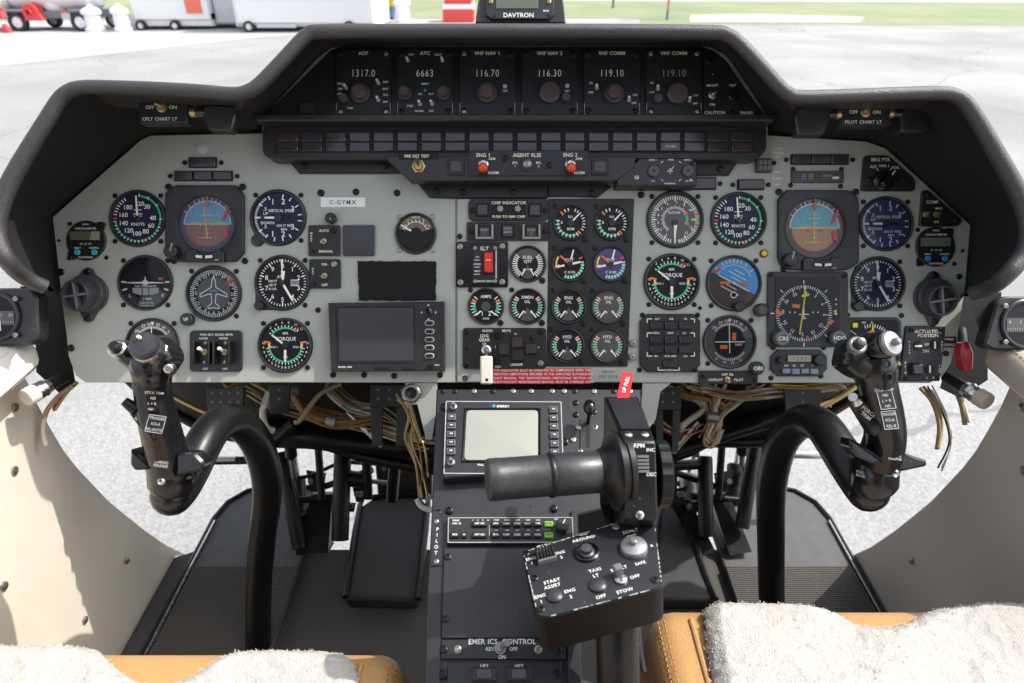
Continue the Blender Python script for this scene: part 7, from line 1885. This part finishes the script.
# ------------------------------------------------------------------ seats and sheepskins
def seat(x0, x1, yf, zt, label, sg):
    T = thing('seat', label, 'seat', at(Vector(((x0 + x1) / 2, yf - .3, FZ))), 'tan leather seats')
    rows = []; r = .035
    prof = []
    nseg = 6
    # cross-section in y-z, swept along x with rounded ends
    def sec(x, ins):
        pts = []
        Y0 = -.35; Z0 = FZ + .12
        for cy, cz, a0 in ((yf - r - ins, zt - r - ins, 90), ):
            pass
        pts.append(Vector((x, Y0, zt - ins + .01)))
        pts.append(Vector((x, yf - .25, zt - ins + .006)))
        for i in range(nseg + 1):
            a = R(90 - 90 * i / nseg); pts.append(Vector((x, yf - r - ins + r * math.cos(a), zt - r - ins + r * math.sin(a))))
        pts.append(Vector((x, yf - ins - .02, Z0)))
        pts.append(Vector((x, Y0, Z0)))
        return pts
    xs = []
    for i in range(7):
        a = R(90 * i / 6); xs.append((x0 + r * (1 - math.sin(a)), r * (1 - math.sin(R(90 * i / 6))) if False else r * (1 - math.cos(R(90 - 90 * i / 6)))))
    xs = [(x0 + r * (1 - math.cos(R(90 * i / 6))), r * (1 - math.sin(R(90 * i / 6)))) for i in range(7)]
    xe = [(x1 - (x - x0), ins) for x, ins in xs][::-1]
    rows = [sec(x, ins) for x, ins in xs + xe]
    b = MB(); b.loft(rows, 'tan_leather'); b.add(rows[0], [tuple(range(len(rows[0])))], 'tan_leather'); b.add(rows[-1], [tuple(range(len(rows[-1])))], 'tan_leather'); b.build('cushion', T, world=True, sharp=60)
    # seams and stitching along the inner side edge
    xi = x0 if sg > 0 else x1
    b = MB()
    for off in (.012, .019):
        for i in range(90):
            y = yf - .03 - i * .007; x = xi + (off if sg > 0 else -off); z = zt + .0085 - (.004 if off < .015 else .001) - max(0, (y - yf + .25)) * .012
            b.tube([Vector((x, y, z - .0035)), Vector((x, y - .0045, z - .0035))], .0009, 'tan_stitch', n=5)
    b.build('stitching', T, world=True)
    b = MB(); xx = xi + (.052 if sg > 0 else -.052)
    b.tube([Vector((xx, -.3, zt + .0105)), Vector((xx, yf - .25, zt + .0065)), Vector((xx, yf - .03, zt + .0005)), Vector((xx, yf - .004, zt - .03)), Vector((xx, yf - .012, zt - .15))], .0032, 'tan_leather', n=8); b.build('piping', T, world=True)
    b = MB(); b.hull([Vector((x0 + .04, -.3, FZ)), Vector((x1 - .04, -.3, FZ)), Vector((x1 - .04, yf - .06, FZ)), Vector((x0 + .04, yf - .06, FZ))], [Vector((x0 + .03, -.3, FZ + .13)), Vector((x1 - .03, -.3, FZ + .13)), Vector((x1 - .03, yf - .05, FZ + .13)), Vector((x0 + .03, yf - .05, FZ + .13))], 'satin_black'); b.build('seat_base', T, world=True)
    return T
SZ = 2.1 - .70
seat(.163, .70, .572, SZ, 'tan leather seat with stitched side on the right of the console', 1)
seat(-.66, -.118, .513, SZ, 'tan leather seat on the left of the console, only its front edge showing', -1)
def inside(p, poly):
    c = False; j = len(poly) - 1
    for i in range(len(poly)):
        a, d = poly[i], poly[j]
        if (a[1] > p[1]) != (d[1] > p[1]) and p[0] < (d[0] - a[0]) * (p[1] - a[1]) / (d[1] - a[1]) + a[0]: c = not c
        j = i
    return c
def dist(p, poly):
    m = 9; j = len(poly) - 1
    for i in range(len(poly)):
        a, d = poly[j], poly[i]
        vx, vy = d[0] - a[0], d[1] - a[1]; L = vx * vx + vy * vy
        t = max(0, min(1, ((p[0] - a[0]) * vx + (p[1] - a[1]) * vy) / L)) if L else 0
        m = min(m, math.hypot(p[0] - a[0] - t * vx, p[1] - a[1] - t * vy)); j = i
    return m
def fleece(pts, yf, label, seed):
    zt = SZ + .004
    poly = [tuple(on_z(x, y, zt + .012)[:2]) for x, y in pts]
    xs = [p[0] for p in poly]; ys = [p[1] for p in poly]
    st = .0026
    x0, x1, y0, y1 = min(xs), max(xs), max(min(ys), .25), max(ys)
    nx, ny = int((x1 - x0) / st) + 2, int((y1 - y0) / st) + 2
    idx = {}; vs = []; fs = []
    off = Vector((seed * 7.3, 0, 0))
    for j in range(ny):
        for i in range(nx):
            p = (x0 + i * st, y0 + j * st)
            if inside(p, poly):
                d = dist(p, poly) + .002 * noise.noise(Vector((p[0] * 150, p[1] * 150, seed)))
                h = .020 * min(1, max(0, d / .018)) ** .5
                v = Vector((p[0], p[1], 0))
                w_ = v + Vector((noise.noise(v * 20), noise.noise(v * 20 + Vector((3, 3, 3))), 0)) * .03; nz = .0020 * noise.noise(Vector((w_.x * 30, w_.y * 75, seed))) + .0012 * noise.noise(Vector((w_.x * 110, w_.y * 190, seed))) + .0006 * noise.noise(v * 300 + off) + .006 * noise.noise(v * 13 + off)
                drop = max(0, p[1] - (yf - .035)); drop = .035 - math.sqrt(max(0, .035 ** 2 - min(drop, .034) ** 2))
                idx[(i, j)] = len(vs); vs.append((p[0] + .0015 * noise.noise(v * 200), p[1] + .0015 * noise.noise(v * 200 + Vector((5, 0, 0))), zt + h + nz * min(1, d / .012 + .3) - drop - max(0, (p[1] - yf + .25)) * .012))
    for (i, j) in list(idx):
        if (i + 1, j) in idx and (i, j + 1) in idx and (i + 1, j + 1) in idx: fs.append((idx[(i, j)], idx[(i + 1, j)], idx[(i + 1, j + 1)], idx[(i, j + 1)]))
    b = MB(); b.add(vs, fs, 'wool')
    # short curled locks
    rnd = random.Random(seed)
    lv, lf = [], []
    for _ in range(14000):
        v = Vector(vs[rnd.randrange(len(vs))]) + Vector((rnd.uniform(-.002, .002), rnd.uniform(-.002, .002), -.001))
        a = rnd.uniform(0, 6.28); L = rnd.uniform(.0012, .0026); w = rnd.uniform(.0004, .0007)
        d = Vector((math.cos(a), math.sin(a), rnd.uniform(.3, 1.3))).normalized(); s_ = Vector((-math.sin(a), math.cos(a), 0)) * w
        m_ = v + d * L * .55; e = v + d * L * .9 + Vector((math.cos(a), math.sin(a), -.4)) * L * .3
        q = len(lv); lv += [v - s_, v + s_, m_ + s_ * .9, m_ - s_ * .9, e + s_ * .3, e - s_ * .3]; lf += [(q, q + 1, q + 2, q + 3), (q + 3, q + 2, q + 4, q + 5)]
    b.add(lv, lf, 'wool')
    ob = b.build('sheepskin_cover', sharp=180); tag(ob, label, 'seat cover', 'white sheepskin seat covers')
fleece([(703, 606), (709, 597), (722, 592), (745, 590), (775, 594), (805, 598), (828, 603), (840, 608), (855, 617), (872, 622), (892, 622), (908, 618), (922, 609), (935, 603), (975, 595), (1040, 589), (1100, 589), (1200, 900), (720, 900), (714, 683), (706, 640)], .572, 'white sheepskin cover spread over the right seat', 1)
fleece([(-90, 632), (0, 633), (40, 633), (80, 637), (97, 642), (105, 652), (116, 664), (133, 674), (155, 679), (178, 676), (196, 668), (208, 659), (222, 650), (240, 645), (290, 642), (325, 642), (342, 645), (352, 653), (358, 668), (362, 690), (368, 900), (-200, 900)], .513, 'white sheepskin cover over the left seat', 2)

# ------------------------------------------------------------------ floor fittings and pedals
def footwell(sg):
    name = 'heel_plate'
    T = thing(name, 'dark worn heel plate with a bright edge strip on the left side of the floor' if sg < 0 else 'dark worn heel plate with a bright edge strip on the right side of the floor', 'floor plate', at(Vector((sg * .52, .95, FZ))), 'heel plates on the floor')
    X0, X1 = (.652, .43) if sg < 0 else (.695, .43)
    b = MB(); pl = [(sg * X1, .56), (sg * X0, .56), (sg * X0, 1.10), (sg * (X0 - .01), 1.15), (sg * (X0 - .045), 1.19), (sg * (X0 - .08), 1.20), (sg * X1, 1.20)]
    b.prism(round_poly(pl, .015), FZ + .004, FZ + .016, 'heel_mat', .003, bottom=True); b.build('plate', T, world=True)
    b = MB(); pts = [Vector((sg * X0, .56, FZ + .018)), Vector((sg * X0, 1.0, FZ + .018)), Vector((sg * X0, 1.10, FZ + .018)), Vector((sg * (X0 - .012), 1.15, FZ + .018)), Vector((sg * (X0 - .045), 1.188, FZ + .018)), Vector((sg * (X0 - .085), 1.20, FZ + .018)), Vector((sg * X1, 1.20, FZ + .018))]
    b.tube(pts, .0055, 'satin_black', n=8); b.build('edge_strip', T, world=True)
    b = MB(); b.tube([Vector((sg * (X0 - .006), .56, FZ + .0215)), Vector((sg * (X0 - .006), 1.09, FZ + .0215))], .0022, 'steel', n=8); b.build('trim_line', T, world=True)
    # ribbed mat on its near half
    m = MB(); m.prism([(sg * X1, .56), (sg * (X0 - .012), .56), (sg * (X0 - .012), .965), (sg * X1, .965)], FZ + .0165, FZ + .021, 'carpet_black', .001)
    for i in range(84):
        y = .57 + i * .0047; m.box(min(sg * X1, sg * (X0 - .015)), y, FZ + .0205, max(sg * X1, sg * (X0 - .015)), y + .0026, FZ + .0222, 'carpet_black')
    m.build('ribbed_mat', T, world=True)
footwell(-1); footwell(1)
def footboard(pts, label):
    T = thing('foot_board', label, 'foot board', at(W(*pts[0], 1.45)), 'dark foot boards beside the console')
    p3 = [on_z(x, y, FZ + .03) for x, y in pts]
    b = MB(); b.hull([Vector((p.x, p.y, FZ)) for p in p3], [Vector((p.x, p.y, FZ + .03)) for p in p3], 'rubber'); o = b.build('board', T, world=True); md = o.modifiers.new('bevel', 'BEVEL'); md.width = .008; md.segments = 3
    b = MB(); q = [p3[-1]] + [p for p in p3[:-1]]; b.tube([Vector((p.x, p.y, FZ + .032)) for p in q], .006, 'satin_black', n=8, smooth=3); b.build('edge', T, world=True)
footboard([(360, 506), (372, 498), (420, 496), (428, 505), (418, 600), (345, 598)], 'dark foot board left of the console')
footboard([(660, 506), (668, 500), (690, 520), (700, 560), (716, 600), (650, 600)], 'dark foot board right of the console')
def pedal(top, bot, r, label, plate, arm=None):
    T = thing('rudder_pedal', label, 'pedal', at(W(*bot)), 'rudder pedals under the panel')
    a, c = W(*top), W(*bot); rr = r * top[2] / FPX
    b = MB(); b.tube([a, a.lerp(c, .03), c], [rr * .85, rr, rr], 'satin_black', n=20); b.build('post', T, world=True)
    b = MB(); A_ = [W(x, y, d) for x, y, d in plate]; b.hull(A_, [p + Vector((0, .03, -.012)) for p in A_], 'satin_black'); b.build('foot_plate', T, world=True)
    if arm:
        b = MB(); b.tube([W(*arm[0]), W(*arm[1])], arm[2], 'satin_black', n=16); b.build('arm', T, world=True)
pedal((281, 452, 1.42), (300, 548, 1.40), 7.5, 'slanting black rudder pedal post at far left, beside the left cyclic stick', [(292, 520, 1.42), (310, 512, 1.45), (330, 550, 1.40), (296, 556, 1.38)])
pedal((343, 442, 1.42), (340, 540, 1.40), 8.5, 'upright black rudder pedal post left of the console with a level arm', [(310, 497, 1.46), (332, 497, 1.46), (328, 553, 1.39), (296, 553, 1.39)], ((346, 451, 1.42), (431, 453, 1.40), .011))
pedal((705, 456, 1.42), (706, 536, 1.40), 7.5, 'upright black rudder pedal post right of the console with a level arm', [(668, 500, 1.46), (690, 500, 1.46), (716, 552, 1.39), (700, 556, 1.39)], ((668, 466, 1.40), (702, 464, 1.42), .011))
pedal((756, 443, 1.42), (742, 528, 1.40), 7, 'slanting black rudder pedal post beside the right cyclic stick', [(712, 500, 1.46), (730, 496, 1.46), (752, 552, 1.39), (730, 556, 1.39)])
def damper(pts, r, m, label, rod):
    T = thing('damper_cylinder', label, 'cylinder', at(W(*pts[0])), 'small cylinders behind the pedals')
    a, c = W(*pts[0]), W(*pts[1]); b = MB(); b.tube([a, a.lerp(c, .04), a.lerp(c, .96), c], [r * .8, r, r, r * .8], m, n=22); b.build('barrel', T, world=True)
    b = MB(); b.tube([a, W(*rod)], .005, 'steel', n=10); b.build('rod', T, world=True)
    b = MB(); b.tube([a.lerp(c, .25) - Vector((r * 1.5, 0, 0)), a.lerp(c, .25)], .006, 'wire_blue', n=10); b.build('fitting', T, world=True)
damper(((688, 474, 1.5), (689, 513, 1.47)), .021, 'dull_steel', 'grey cylinder with a blue fitting between the console and the right pedals', (697, 446, 1.5))
damper(((736, 464, 1.5), (734, 506, 1.47)), .019, 'satin_black', 'black cylinder with a white sticker between the right pedals', (742, 425, 1.5))
damper(((298, 478, 1.52), (300, 512, 1.5)), .016, 'satin_black', 'black cylinder hanging on a thin rod between the left pedals', (290, 425, 1.5))
damper(((366, 481, 1.42), (346, 478, 1.42)), .017, 'satin_black', 'short black cylinder lying level under the left pedal arm', (388, 483, 1.42))

# ------------------------------------------------------------------ nose structure, brackets, wiring under the panel
T = thing('nose_bulkhead', 'dark nose structure below the panel with curved lower edge', 'structure frame', at(W(512, 420, 1.3)))
low = [(118, 372), (132, 386), (150, 401), (170, 413), (190, 425), (214, 436), (240, 441), (275, 446), (305, 447), (330, 450), (360, 460), (400, 468), (440, 474), (512, 478), (590, 478), (640, 474), (668, 462), (690, 455), (705, 447), (730, 446), (760, 446), (790, 438), (815, 425), (840, 410), (862, 396), (880, 380), (890, 370)]
b = MB()
rows = []
for x, y in low:
    pf, pb = W(x, y, 1.27), W(x, y, 1.27)
    up = W(x, 352, 1.16)
    rows.append([up, W(x, min(y - 6, 378), 1.22), pf, pf + Vector((0, .03, .012)), Vector((pf.x, pf.y + .5, pf.z + .30))])
b.loft(rows, 'black_paint'); b.build('lower_skin', T, world=True, sharp=60)
b = MB(); b.tube([W(x, y - 3, 1.262) for x, y in low], .009, 'satin_black', n=10, smooth=2); b.build('lower_rail', T, world=True)
b = MB(); b.tube([W(150, 384, 1.2), W(200, 410, 1.2), W(240, 424, 1.2)], .004, 'brass', n=8, smooth=3); b.build('conduit', T, world=True); b = MB(); b.tube([W(864, 380, 1.2), W(830, 402, 1.2), W(796, 416, 1.2)], .006, 'brass', n=8, smooth=3); b.build('conduit', T, world=True)
b = MB()
for a_, c_ in (((130, 384), (130, 384)),): pass
for x, y in ((206, 445), (236, 441), (830, 415), (815, 424), (845, 405)):
    p = W(x, y - 8, 1.262); b.sphere(p, .004, 'brass', nu=8, nv=6)
b.build('rivets', T, world=True)
T = thing('cross_beam', 'long dark beam running across under the nose wiring', 'beam', at(W(512, 440, 1.2)))
b = MB(); b.tube([W(262, 428, 1.24), W(330, 440, 1.24), W(430, 448, 1.24), W(600, 448, 1.24), W(690, 440, 1.24), W(790, 414, 1.24)], .017, 'satin_black', n=16, smooth=4); b.build('beam', T, world=True)
T = thing('cross_rod', 'thin black rod seen through the left cyclic arch', 'rod', at(W(232, 461, 1.4))); b = MB(); b.tube([W(205, 461, 1.42), W(262, 460, 1.42)], .0085, 'satin_black', n=12); b.tube([W(212, 459, 1.41), W(236, 459, 1.41)], .0062, 'steel', n=10); b.build('rod', T, world=True)
T = thing('cross_rod', 'thin pale steel rod seen through the right cyclic arch', 'rod', at(W(804, 454, 1.4))); b = MB(); b.tube([W(782, 454, 1.42), W(828, 455, 1.42)], .009, 'steel', n=12); b.build('rod', T, world=True)
def perf(x0, x1, y0, y1, label, holes, d=1.06, cut=None):
    F = PF(d); T = thing('perforated_bracket', label, 'bracket', F.mat((x0 + x1) / 2, (y0 + y1) / 2), 'perforated black brackets under the panel'); k = F.k
    cx, cy = (x0 + x1) / 2, (y0 + y1) / 2
    q = lambda L: rel(F, cx, cy, L)
    b = MB(k)
    w = x1 - x0
    if cut:
        lg = w * .32
        b.prism(q([(x0, y0), (x1, y0), (x1, y0 + 22), (x0, y0 + 22)]), -3, 0, 'black_paint', .4, bottom=True); b.prism(q([(x0, y0 + 22), (x0 + lg, y0 + 22), (x0 + lg * .8 + 2, y1), (x0 + 2, y1)]), -3, 0, 'black_paint', .4, bottom=True); b.prism(q([(x1 - lg, y0 + 22), (x1, y0 + 22), (x1 - 3, y1), (x1 - lg - 1, y1)]), -3, 0, 'black_paint', .4, bottom=True)
    else: b.prism(round_poly(q([(x0, y0), (x1, y0), (x1 - 2, y1), (x0 + 2, y1)]), 2), -3, 0, 'black_paint', .4, bottom=True)
    for i in range(holes):
        for j in range(2):
            x, y = q([(x0 + w * (i + .7) / (holes + .4), y0 + 5 + j * 9)])[0]; b.prism(rrect(x - 1.4, y - 1.2, x + 1.4, y + 1.2, .5, 2), 0, .4, 'vent_spoke')
    b.build('plate', T)
perf(206, 244, 388, 412, 'black perforated bracket above the left cyclic arch', 4)
perf(370, 409, 385, 446, 'tall black perforated bracket with a cut-out left of the console', 3, cut=True)
perf(655, 681, 388, 452, 'tall black perforated bracket with a cut-out right of the console', 2, cut=True)
perf(784, 822, 388, 412, 'dark plain bracket above the right cyclic arch', 1)
perf(268, 290, 385, 414, 'small black box bracket among the left wiring', 1)
# wires
def bundle(label, seedv, strands, name='wire_bundle', clamp=()):
    T = thing(name, label, 'wires', at(W(*strands[0][0][0])), 'wire bundles under the panel')
    rnd = random.Random(seedv)
    for path, n, spread, r, ms in strands:
        for i in range(n):
            dx, dy = rnd.uniform(-spread, spread), rnd.uniform(-spread, spread)
            pts = [W(x + dx + rnd.uniform(-1, 1) * spread * .4, y + dy + rnd.uniform(-1, 1) * spread * .4, d + rnd.uniform(-.008, .008)) for x, y, d in path]
            b = MB(); b.tube(pts, r * rnd.uniform(.8, 1.15), rnd.choice(ms), n=7, smooth=4); b.build('wire', T, world=True, sharp=60)
    for (x0, y0, x1, y1, d, r) in clamp:
        b = MB(); b.tube([W(x0, y0, d), W(x1, y1, d)], r, 'dull_steel', n=12); b.build('clamp', T, world=True)
bundle('amber and tan wire bundle hanging in loops left of the console', 1, [([(290, 384, 1.12), (297, 400, 1.11), (310, 416, 1.10), (330, 424, 1.10), (352, 424, 1.11), (372, 420, 1.12)], 9, 3, .0028, ['wire_amber', 'wire_tan', 'wire_amber', 'brass']), ([(328, 386, 1.12), (331, 396, 1.1), (345, 408, 1.1), (362, 414, 1.11), (374, 416, 1.12)], 6, 3, .0020, ['wire_tan', 'wire_white', 'wire_green']), ([(340, 385, 1.1), (318, 396, 1.09), (300, 420, 1.09), (294, 424, 1.09)], 2, 1.5, .0040, ['wire_tan'])], clamp=[(327, 420, 336, 422, 1.09, .011), (290, 389, 300, 389, 1.1, .010)])
bundle('pale connector and short cable hanging above the left cyclic arch', 2, [([(272, 386, 1.08), (268, 400, 1.08), (262, 410, 1.08), (265, 426, 1.08), (273, 430, 1.08)], 1, .5, .0055, ['wire_white'])], name='hanging_cable', clamp=[(272, 392, 267, 405, 1.078, .010)])
bundle('short brass-coloured wire bundle under the left edge of the guarded switches', 3, [([(226, 383, 1.1), (232, 386, 1.1), (241, 384, 1.1)], 6, 3, .003, ['wire_amber', 'brass'])])
bundle('grey and tan wiring tangle directly left of the console', 4, [([(400, 400, 1.02), (412, 418, 1.02), (408, 440, 1.02), (420, 470, 1.02), (424, 500, 1.02)], 4, 6, .0018, ['brass', 'dull_steel', 'wire_tan', 'satin_black']), ([(376, 424, 1.1), (396, 430, 1.08), (414, 436, 1.06), (430, 440, 1.05)], 6, 4, .003, ['wire_tan', 'brass', 'dull_steel'])])
bundle('tan wire bundle fanning out right of the console', 5, [([(668, 386, 1.1), (690, 396, 1.1), (712, 402, 1.1), (726, 408, 1.1)], 5, 3, .004, ['wire_amber', 'wire_tan']), ([(712, 385, 1.1), (711, 400, 1.09), (712, 420, 1.09), (706, 440, 1.09), (714, 445, 1.09), (718, 430, 1.09)], 6, 4, .0026, ['wire_tan', 'wire_white']), ([(724, 385, 1.1), (716, 402, 1.09), (712, 416, 1.09)], 4, 3, .003, ['wire_white', 'wire_tan']), ([(748, 388, 1.1), (736, 402, 1.1), (720, 416, 1.09), (714, 432, 1.09)], 5, 3, .002, ['wire_white', 'wire_tan']), ([(690, 394, 1.1), (704, 408, 1.1), (690, 420, 1.1), (680, 428, 1.1)], 2, 2, .0045, ['wire_white'])], clamp=[(707, 416, 718, 418, 1.085, .009)])
bundle('flat run of blue, white and red wires under the panel beside the right cyclic arch', 6, [([(700, 390, 1.08), (735, 394, 1.08), (765, 390, 1.08), (800, 389, 1.08), (826, 386, 1.08)], 9, 2.5, .002, ['wire_white', 'wire_tan', 'wire_blue', 'wire_red', 'wire_tan', 'wire_white', 'wire_white'])])
bundle('yellow-tan wires along the bottom edge of the right side of the panel', 7, [([(772, 386, 1.04), (800, 388, 1.04), (838, 387, 1.04), (846, 390, 1.04)], 5, 1.6, .0028, ['wire_amber', 'yellow_mark', 'wire_tan'])])
bundle('cream hoses and thin wires hanging below the right end of the panel', 8, [([(922, 386, 1.02), (934, 400, 1.02), (940, 424, 1.02), (938, 448, 1.02)], 2, 2, .0034, ['wire_tan', 'wire_white']), ([(952, 374, 1.02), (962, 400, 1.02), (968, 424, 1.02)], 2, 3, .0036, ['wire_tan', 'wire_white']), ([(930, 388, 1.03), (946, 420, 1.03), (950, 446, 1.03), (940, 470, 1.03)], 3, 2, .0013, ['wire_red', 'flat_black', 'wire_white'])], name='hanging_hoses')
bundle('tan and brown hoses curving down behind the left armrest', 9, [([(70, 388, 1.0), (58, 396, 1.0), (46, 412, 1.0), (42, 432, 1.0), (44, 446, 1.0)], 2, 2.4, .0036, ['wire_tan', 'wire_white']), ([(76, 382, 1.0), (66, 392, 1.0), (54, 410, 1.0)], 4, 2, .0022, ['wire_red', 'wire_tan', 'brass'])], name='hanging_hoses')
T = thing('equipment_box', 'dark equipment box low in the nose left of the console', 'box', at(W(400, 478, 1.55)))
F = PF(1.56); b = MB(F.k); b.prism(rel(F, 400, 478, [(374, 452), (432, 452), (432, 500), (378, 500)]), -60, 0, 'black_scuffed', 1.2, bottom=True); M = F.mat(400, 478); bb = MB(); bb.add([M @ (p * F.k) for p in b.v], b.f, 'black_scuffed'); bb.build('case', T, world=True)
# more looms, thinner and denser
def loom(label, seedv, runs, ms, r=.0016):
    bundle(label, seedv, [(path, n, sp, r, ms) for path, n, sp in runs], name='wire_bundle')
loom('thin tan and brass wires spread in front of the dark nose left of the console', 21, [([(250, 388, 1.14), (280, 404, 1.13), (320, 416, 1.13), (380, 428, 1.12), (424, 446, 1.08)], 9, 6), ([(336, 386, 1.12), (356, 404, 1.11), (384, 410, 1.1), (402, 424, 1.08)], 8, 5), ([(410, 408, 1.0), (416, 430, 1.0), (424, 452, 1.0), (427, 480, 1.0)], 3, 4)], ['wire_amber', 'brass', 'wire_tan', 'dull_steel', 'wire_tan'])
loom('thin pale wires spread under the panel between the console and the right cyclic arch', 22, [([(676, 386, 1.12), (700, 400, 1.11), (716, 424, 1.10), (709, 442, 1.1)], 10, 5), ([(760, 386, 1.1), (742, 396, 1.1), (722, 408, 1.1), (704, 432, 1.1)], 8, 5), ([(655, 420, 1.12), (676, 434, 1.12), (700, 428, 1.12)], 7, 5), ([(690, 384, 1.08), (740, 396, 1.08), (790, 392, 1.08), (838, 386, 1.08)], 8, 4)], ['wire_white', 'wire_tan', 'wire_tan', 'wire_amber', 'wire_white', 'wire_red'])
T = thing('tie_rod', 'slanting steel tie rod under the wiring left of the console', 'rod', at(W(360, 430, 1.12))); b = MB(); b.tube([W(346, 412, 1.12), W(382, 446, 1.12)], .0045, 'steel', n=10); b.build('rod', T, world=True)
T = thing('tie_rod', 'slanting steel tie rod under the wiring right of the console', 'rod', at(W(684, 440, 1.12))); b = MB(); b.tube([W(698, 422, 1.12), W(672, 452, 1.12)], .006, 'steel', n=10); b.build('rod', T, world=True)
for (x, y, x2, y2, lab) in ((287, 420, 294, 478, 'hanging control rod with a clevis left of the left pedals'), (347, 415, 347, 442, 'short control rod above the upright left pedal'), (743, 424, 742, 466, 'hanging control rod above the black cylinder on the right'), (697, 424, 697, 456, 'hanging control rod above the upright right pedal')):
    T = thing('control_rod', lab, 'rod', at(W(x, y, 1.38)), 'control rods hanging over the pedals')
    b = MB(); b.tube([W(x, y, 1.36), W(x2, y2, 1.40)], .0055, 'dull_steel', n=10); b.build('shaft', T, world=True)
    b = MB(); p = W(x, y, 1.36).lerp(W(x2, y2, 1.40), .4); d_ = (W(x2, y2, 1.40) - W(x, y, 1.36)).normalized(); b.tube([p, p + d_ * .006, p + d_ * .028, p + d_ * .034], [.007, .012, .012, .007], 'satin_black', n=12); b.build('clevis', T, world=True)
T = thing('control_cable', 'thin dark cable sagging between the left pedal posts', 'cable', at(W(316, 472, 1.46))); b = MB(); b.tube([W(298, 478, 1.46), W(312, 475, 1.46), W(334, 465, 1.46)], .0042, 'satin_black', n=8, smooth=3); b.build('cable', T, world=True)
T = thing('strut', 'short black strut slanting up behind the left cyclic arch', 'strut', at(W(280, 436, 1.2))); b = MB(); b.tube([W(268, 446, 1.2), W(294, 424, 1.2)], .012, 'satin_black', n=14); b.build('tube', T, world=True)
T = thing('strut', 'long black strut slanting from the console towards the right cyclic arch', 'strut', at(W(720, 436, 1.2))); b = MB(); b.tube([W(676, 452, 1.2), W(762, 424, 1.2)], .010, 'satin_black', n=14); b.build('tube', T, world=True)
def linkage(label, mx, seedv):
    rnd = random.Random(seedv)
    T = thing('pedal_linkage', label, 'linkage', at(W(mx(340), 470, 1.4)), 'pedal linkages under the panel')
    for (x0, y0, x1, y1, d0, d1, r, m) in ((262, 470, 296, 470, 1.46, 1.46, .009, 'satin_black'), (318, 446, 322, 500, 1.44, 1.44, .008, 'satin_black'), (326, 486, 372, 470, 1.45, 1.42, .007, 'satin_black'), (366, 450, 368, 498, 1.40, 1.42, .010, 'satin_black'), (396, 452, 392, 500, 1.38, 1.42, .012, 'satin_black'), (300, 500, 348, 496, 1.46, 1.46, .008, 'satin_black'), (352, 462, 420, 466, 1.44, 1.40, .0055, 'dull_steel'), (380, 447, 384, 470, 1.36, 1.38, .0045, 'dull_steel')):
        b = MB(); b.tube([W(mx(x0), y0, d0), W(mx(x1), y1, d1)], r, m, n=12); b.build('link_rod', T, world=True)
    for (x0, y0, x1, y1, d) in ((306, 470, 326, 492, 1.47), (352, 486, 366, 502, 1.44), (398, 456, 424, 474, 1.36), (330, 500, 356, 512, 1.44)):
        b = MB(); pts = [(mx(x0), y0), (mx(x1), y0 + 3), (mx(x1 - 2), y1), (mx(x0 + 4), y1)]
        b.hull([W(x, y, d) for x, y in pts], [W(x, y, d + .012) for x, y in pts], 'black_scuffed'); b.build('link_plate', T, world=True)
        for q in range(2):
            p = W(mx(x0 + 5 + q * (x1 - x0 - 10)), (y0 + y1) / 2, d - .004); b = MB(); b.tube([p, p + Vector((0, -.005, .003))], .006, 'dull_steel', n=10); b.build('bolt', T, world=True)
linkage('black rods, plates and bolts around the left pedals beside the console', lambda x: x, 31)
linkage('black rods, plates and bolts around the right pedals beside the console', lambda x: 1040 - x, 32)
T = thing('white_hose', 'short white curved hose end at the left side of the console', 'hose', at(W(424, 505, .98))); b = MB(); b.tube([W(417, 499, .98), W(420, 505, .98), W(426, 509, .98), W(433, 510, .98)], .0042, 'hose_white', n=12, smooth=4); b.build('hose', T, world=True)
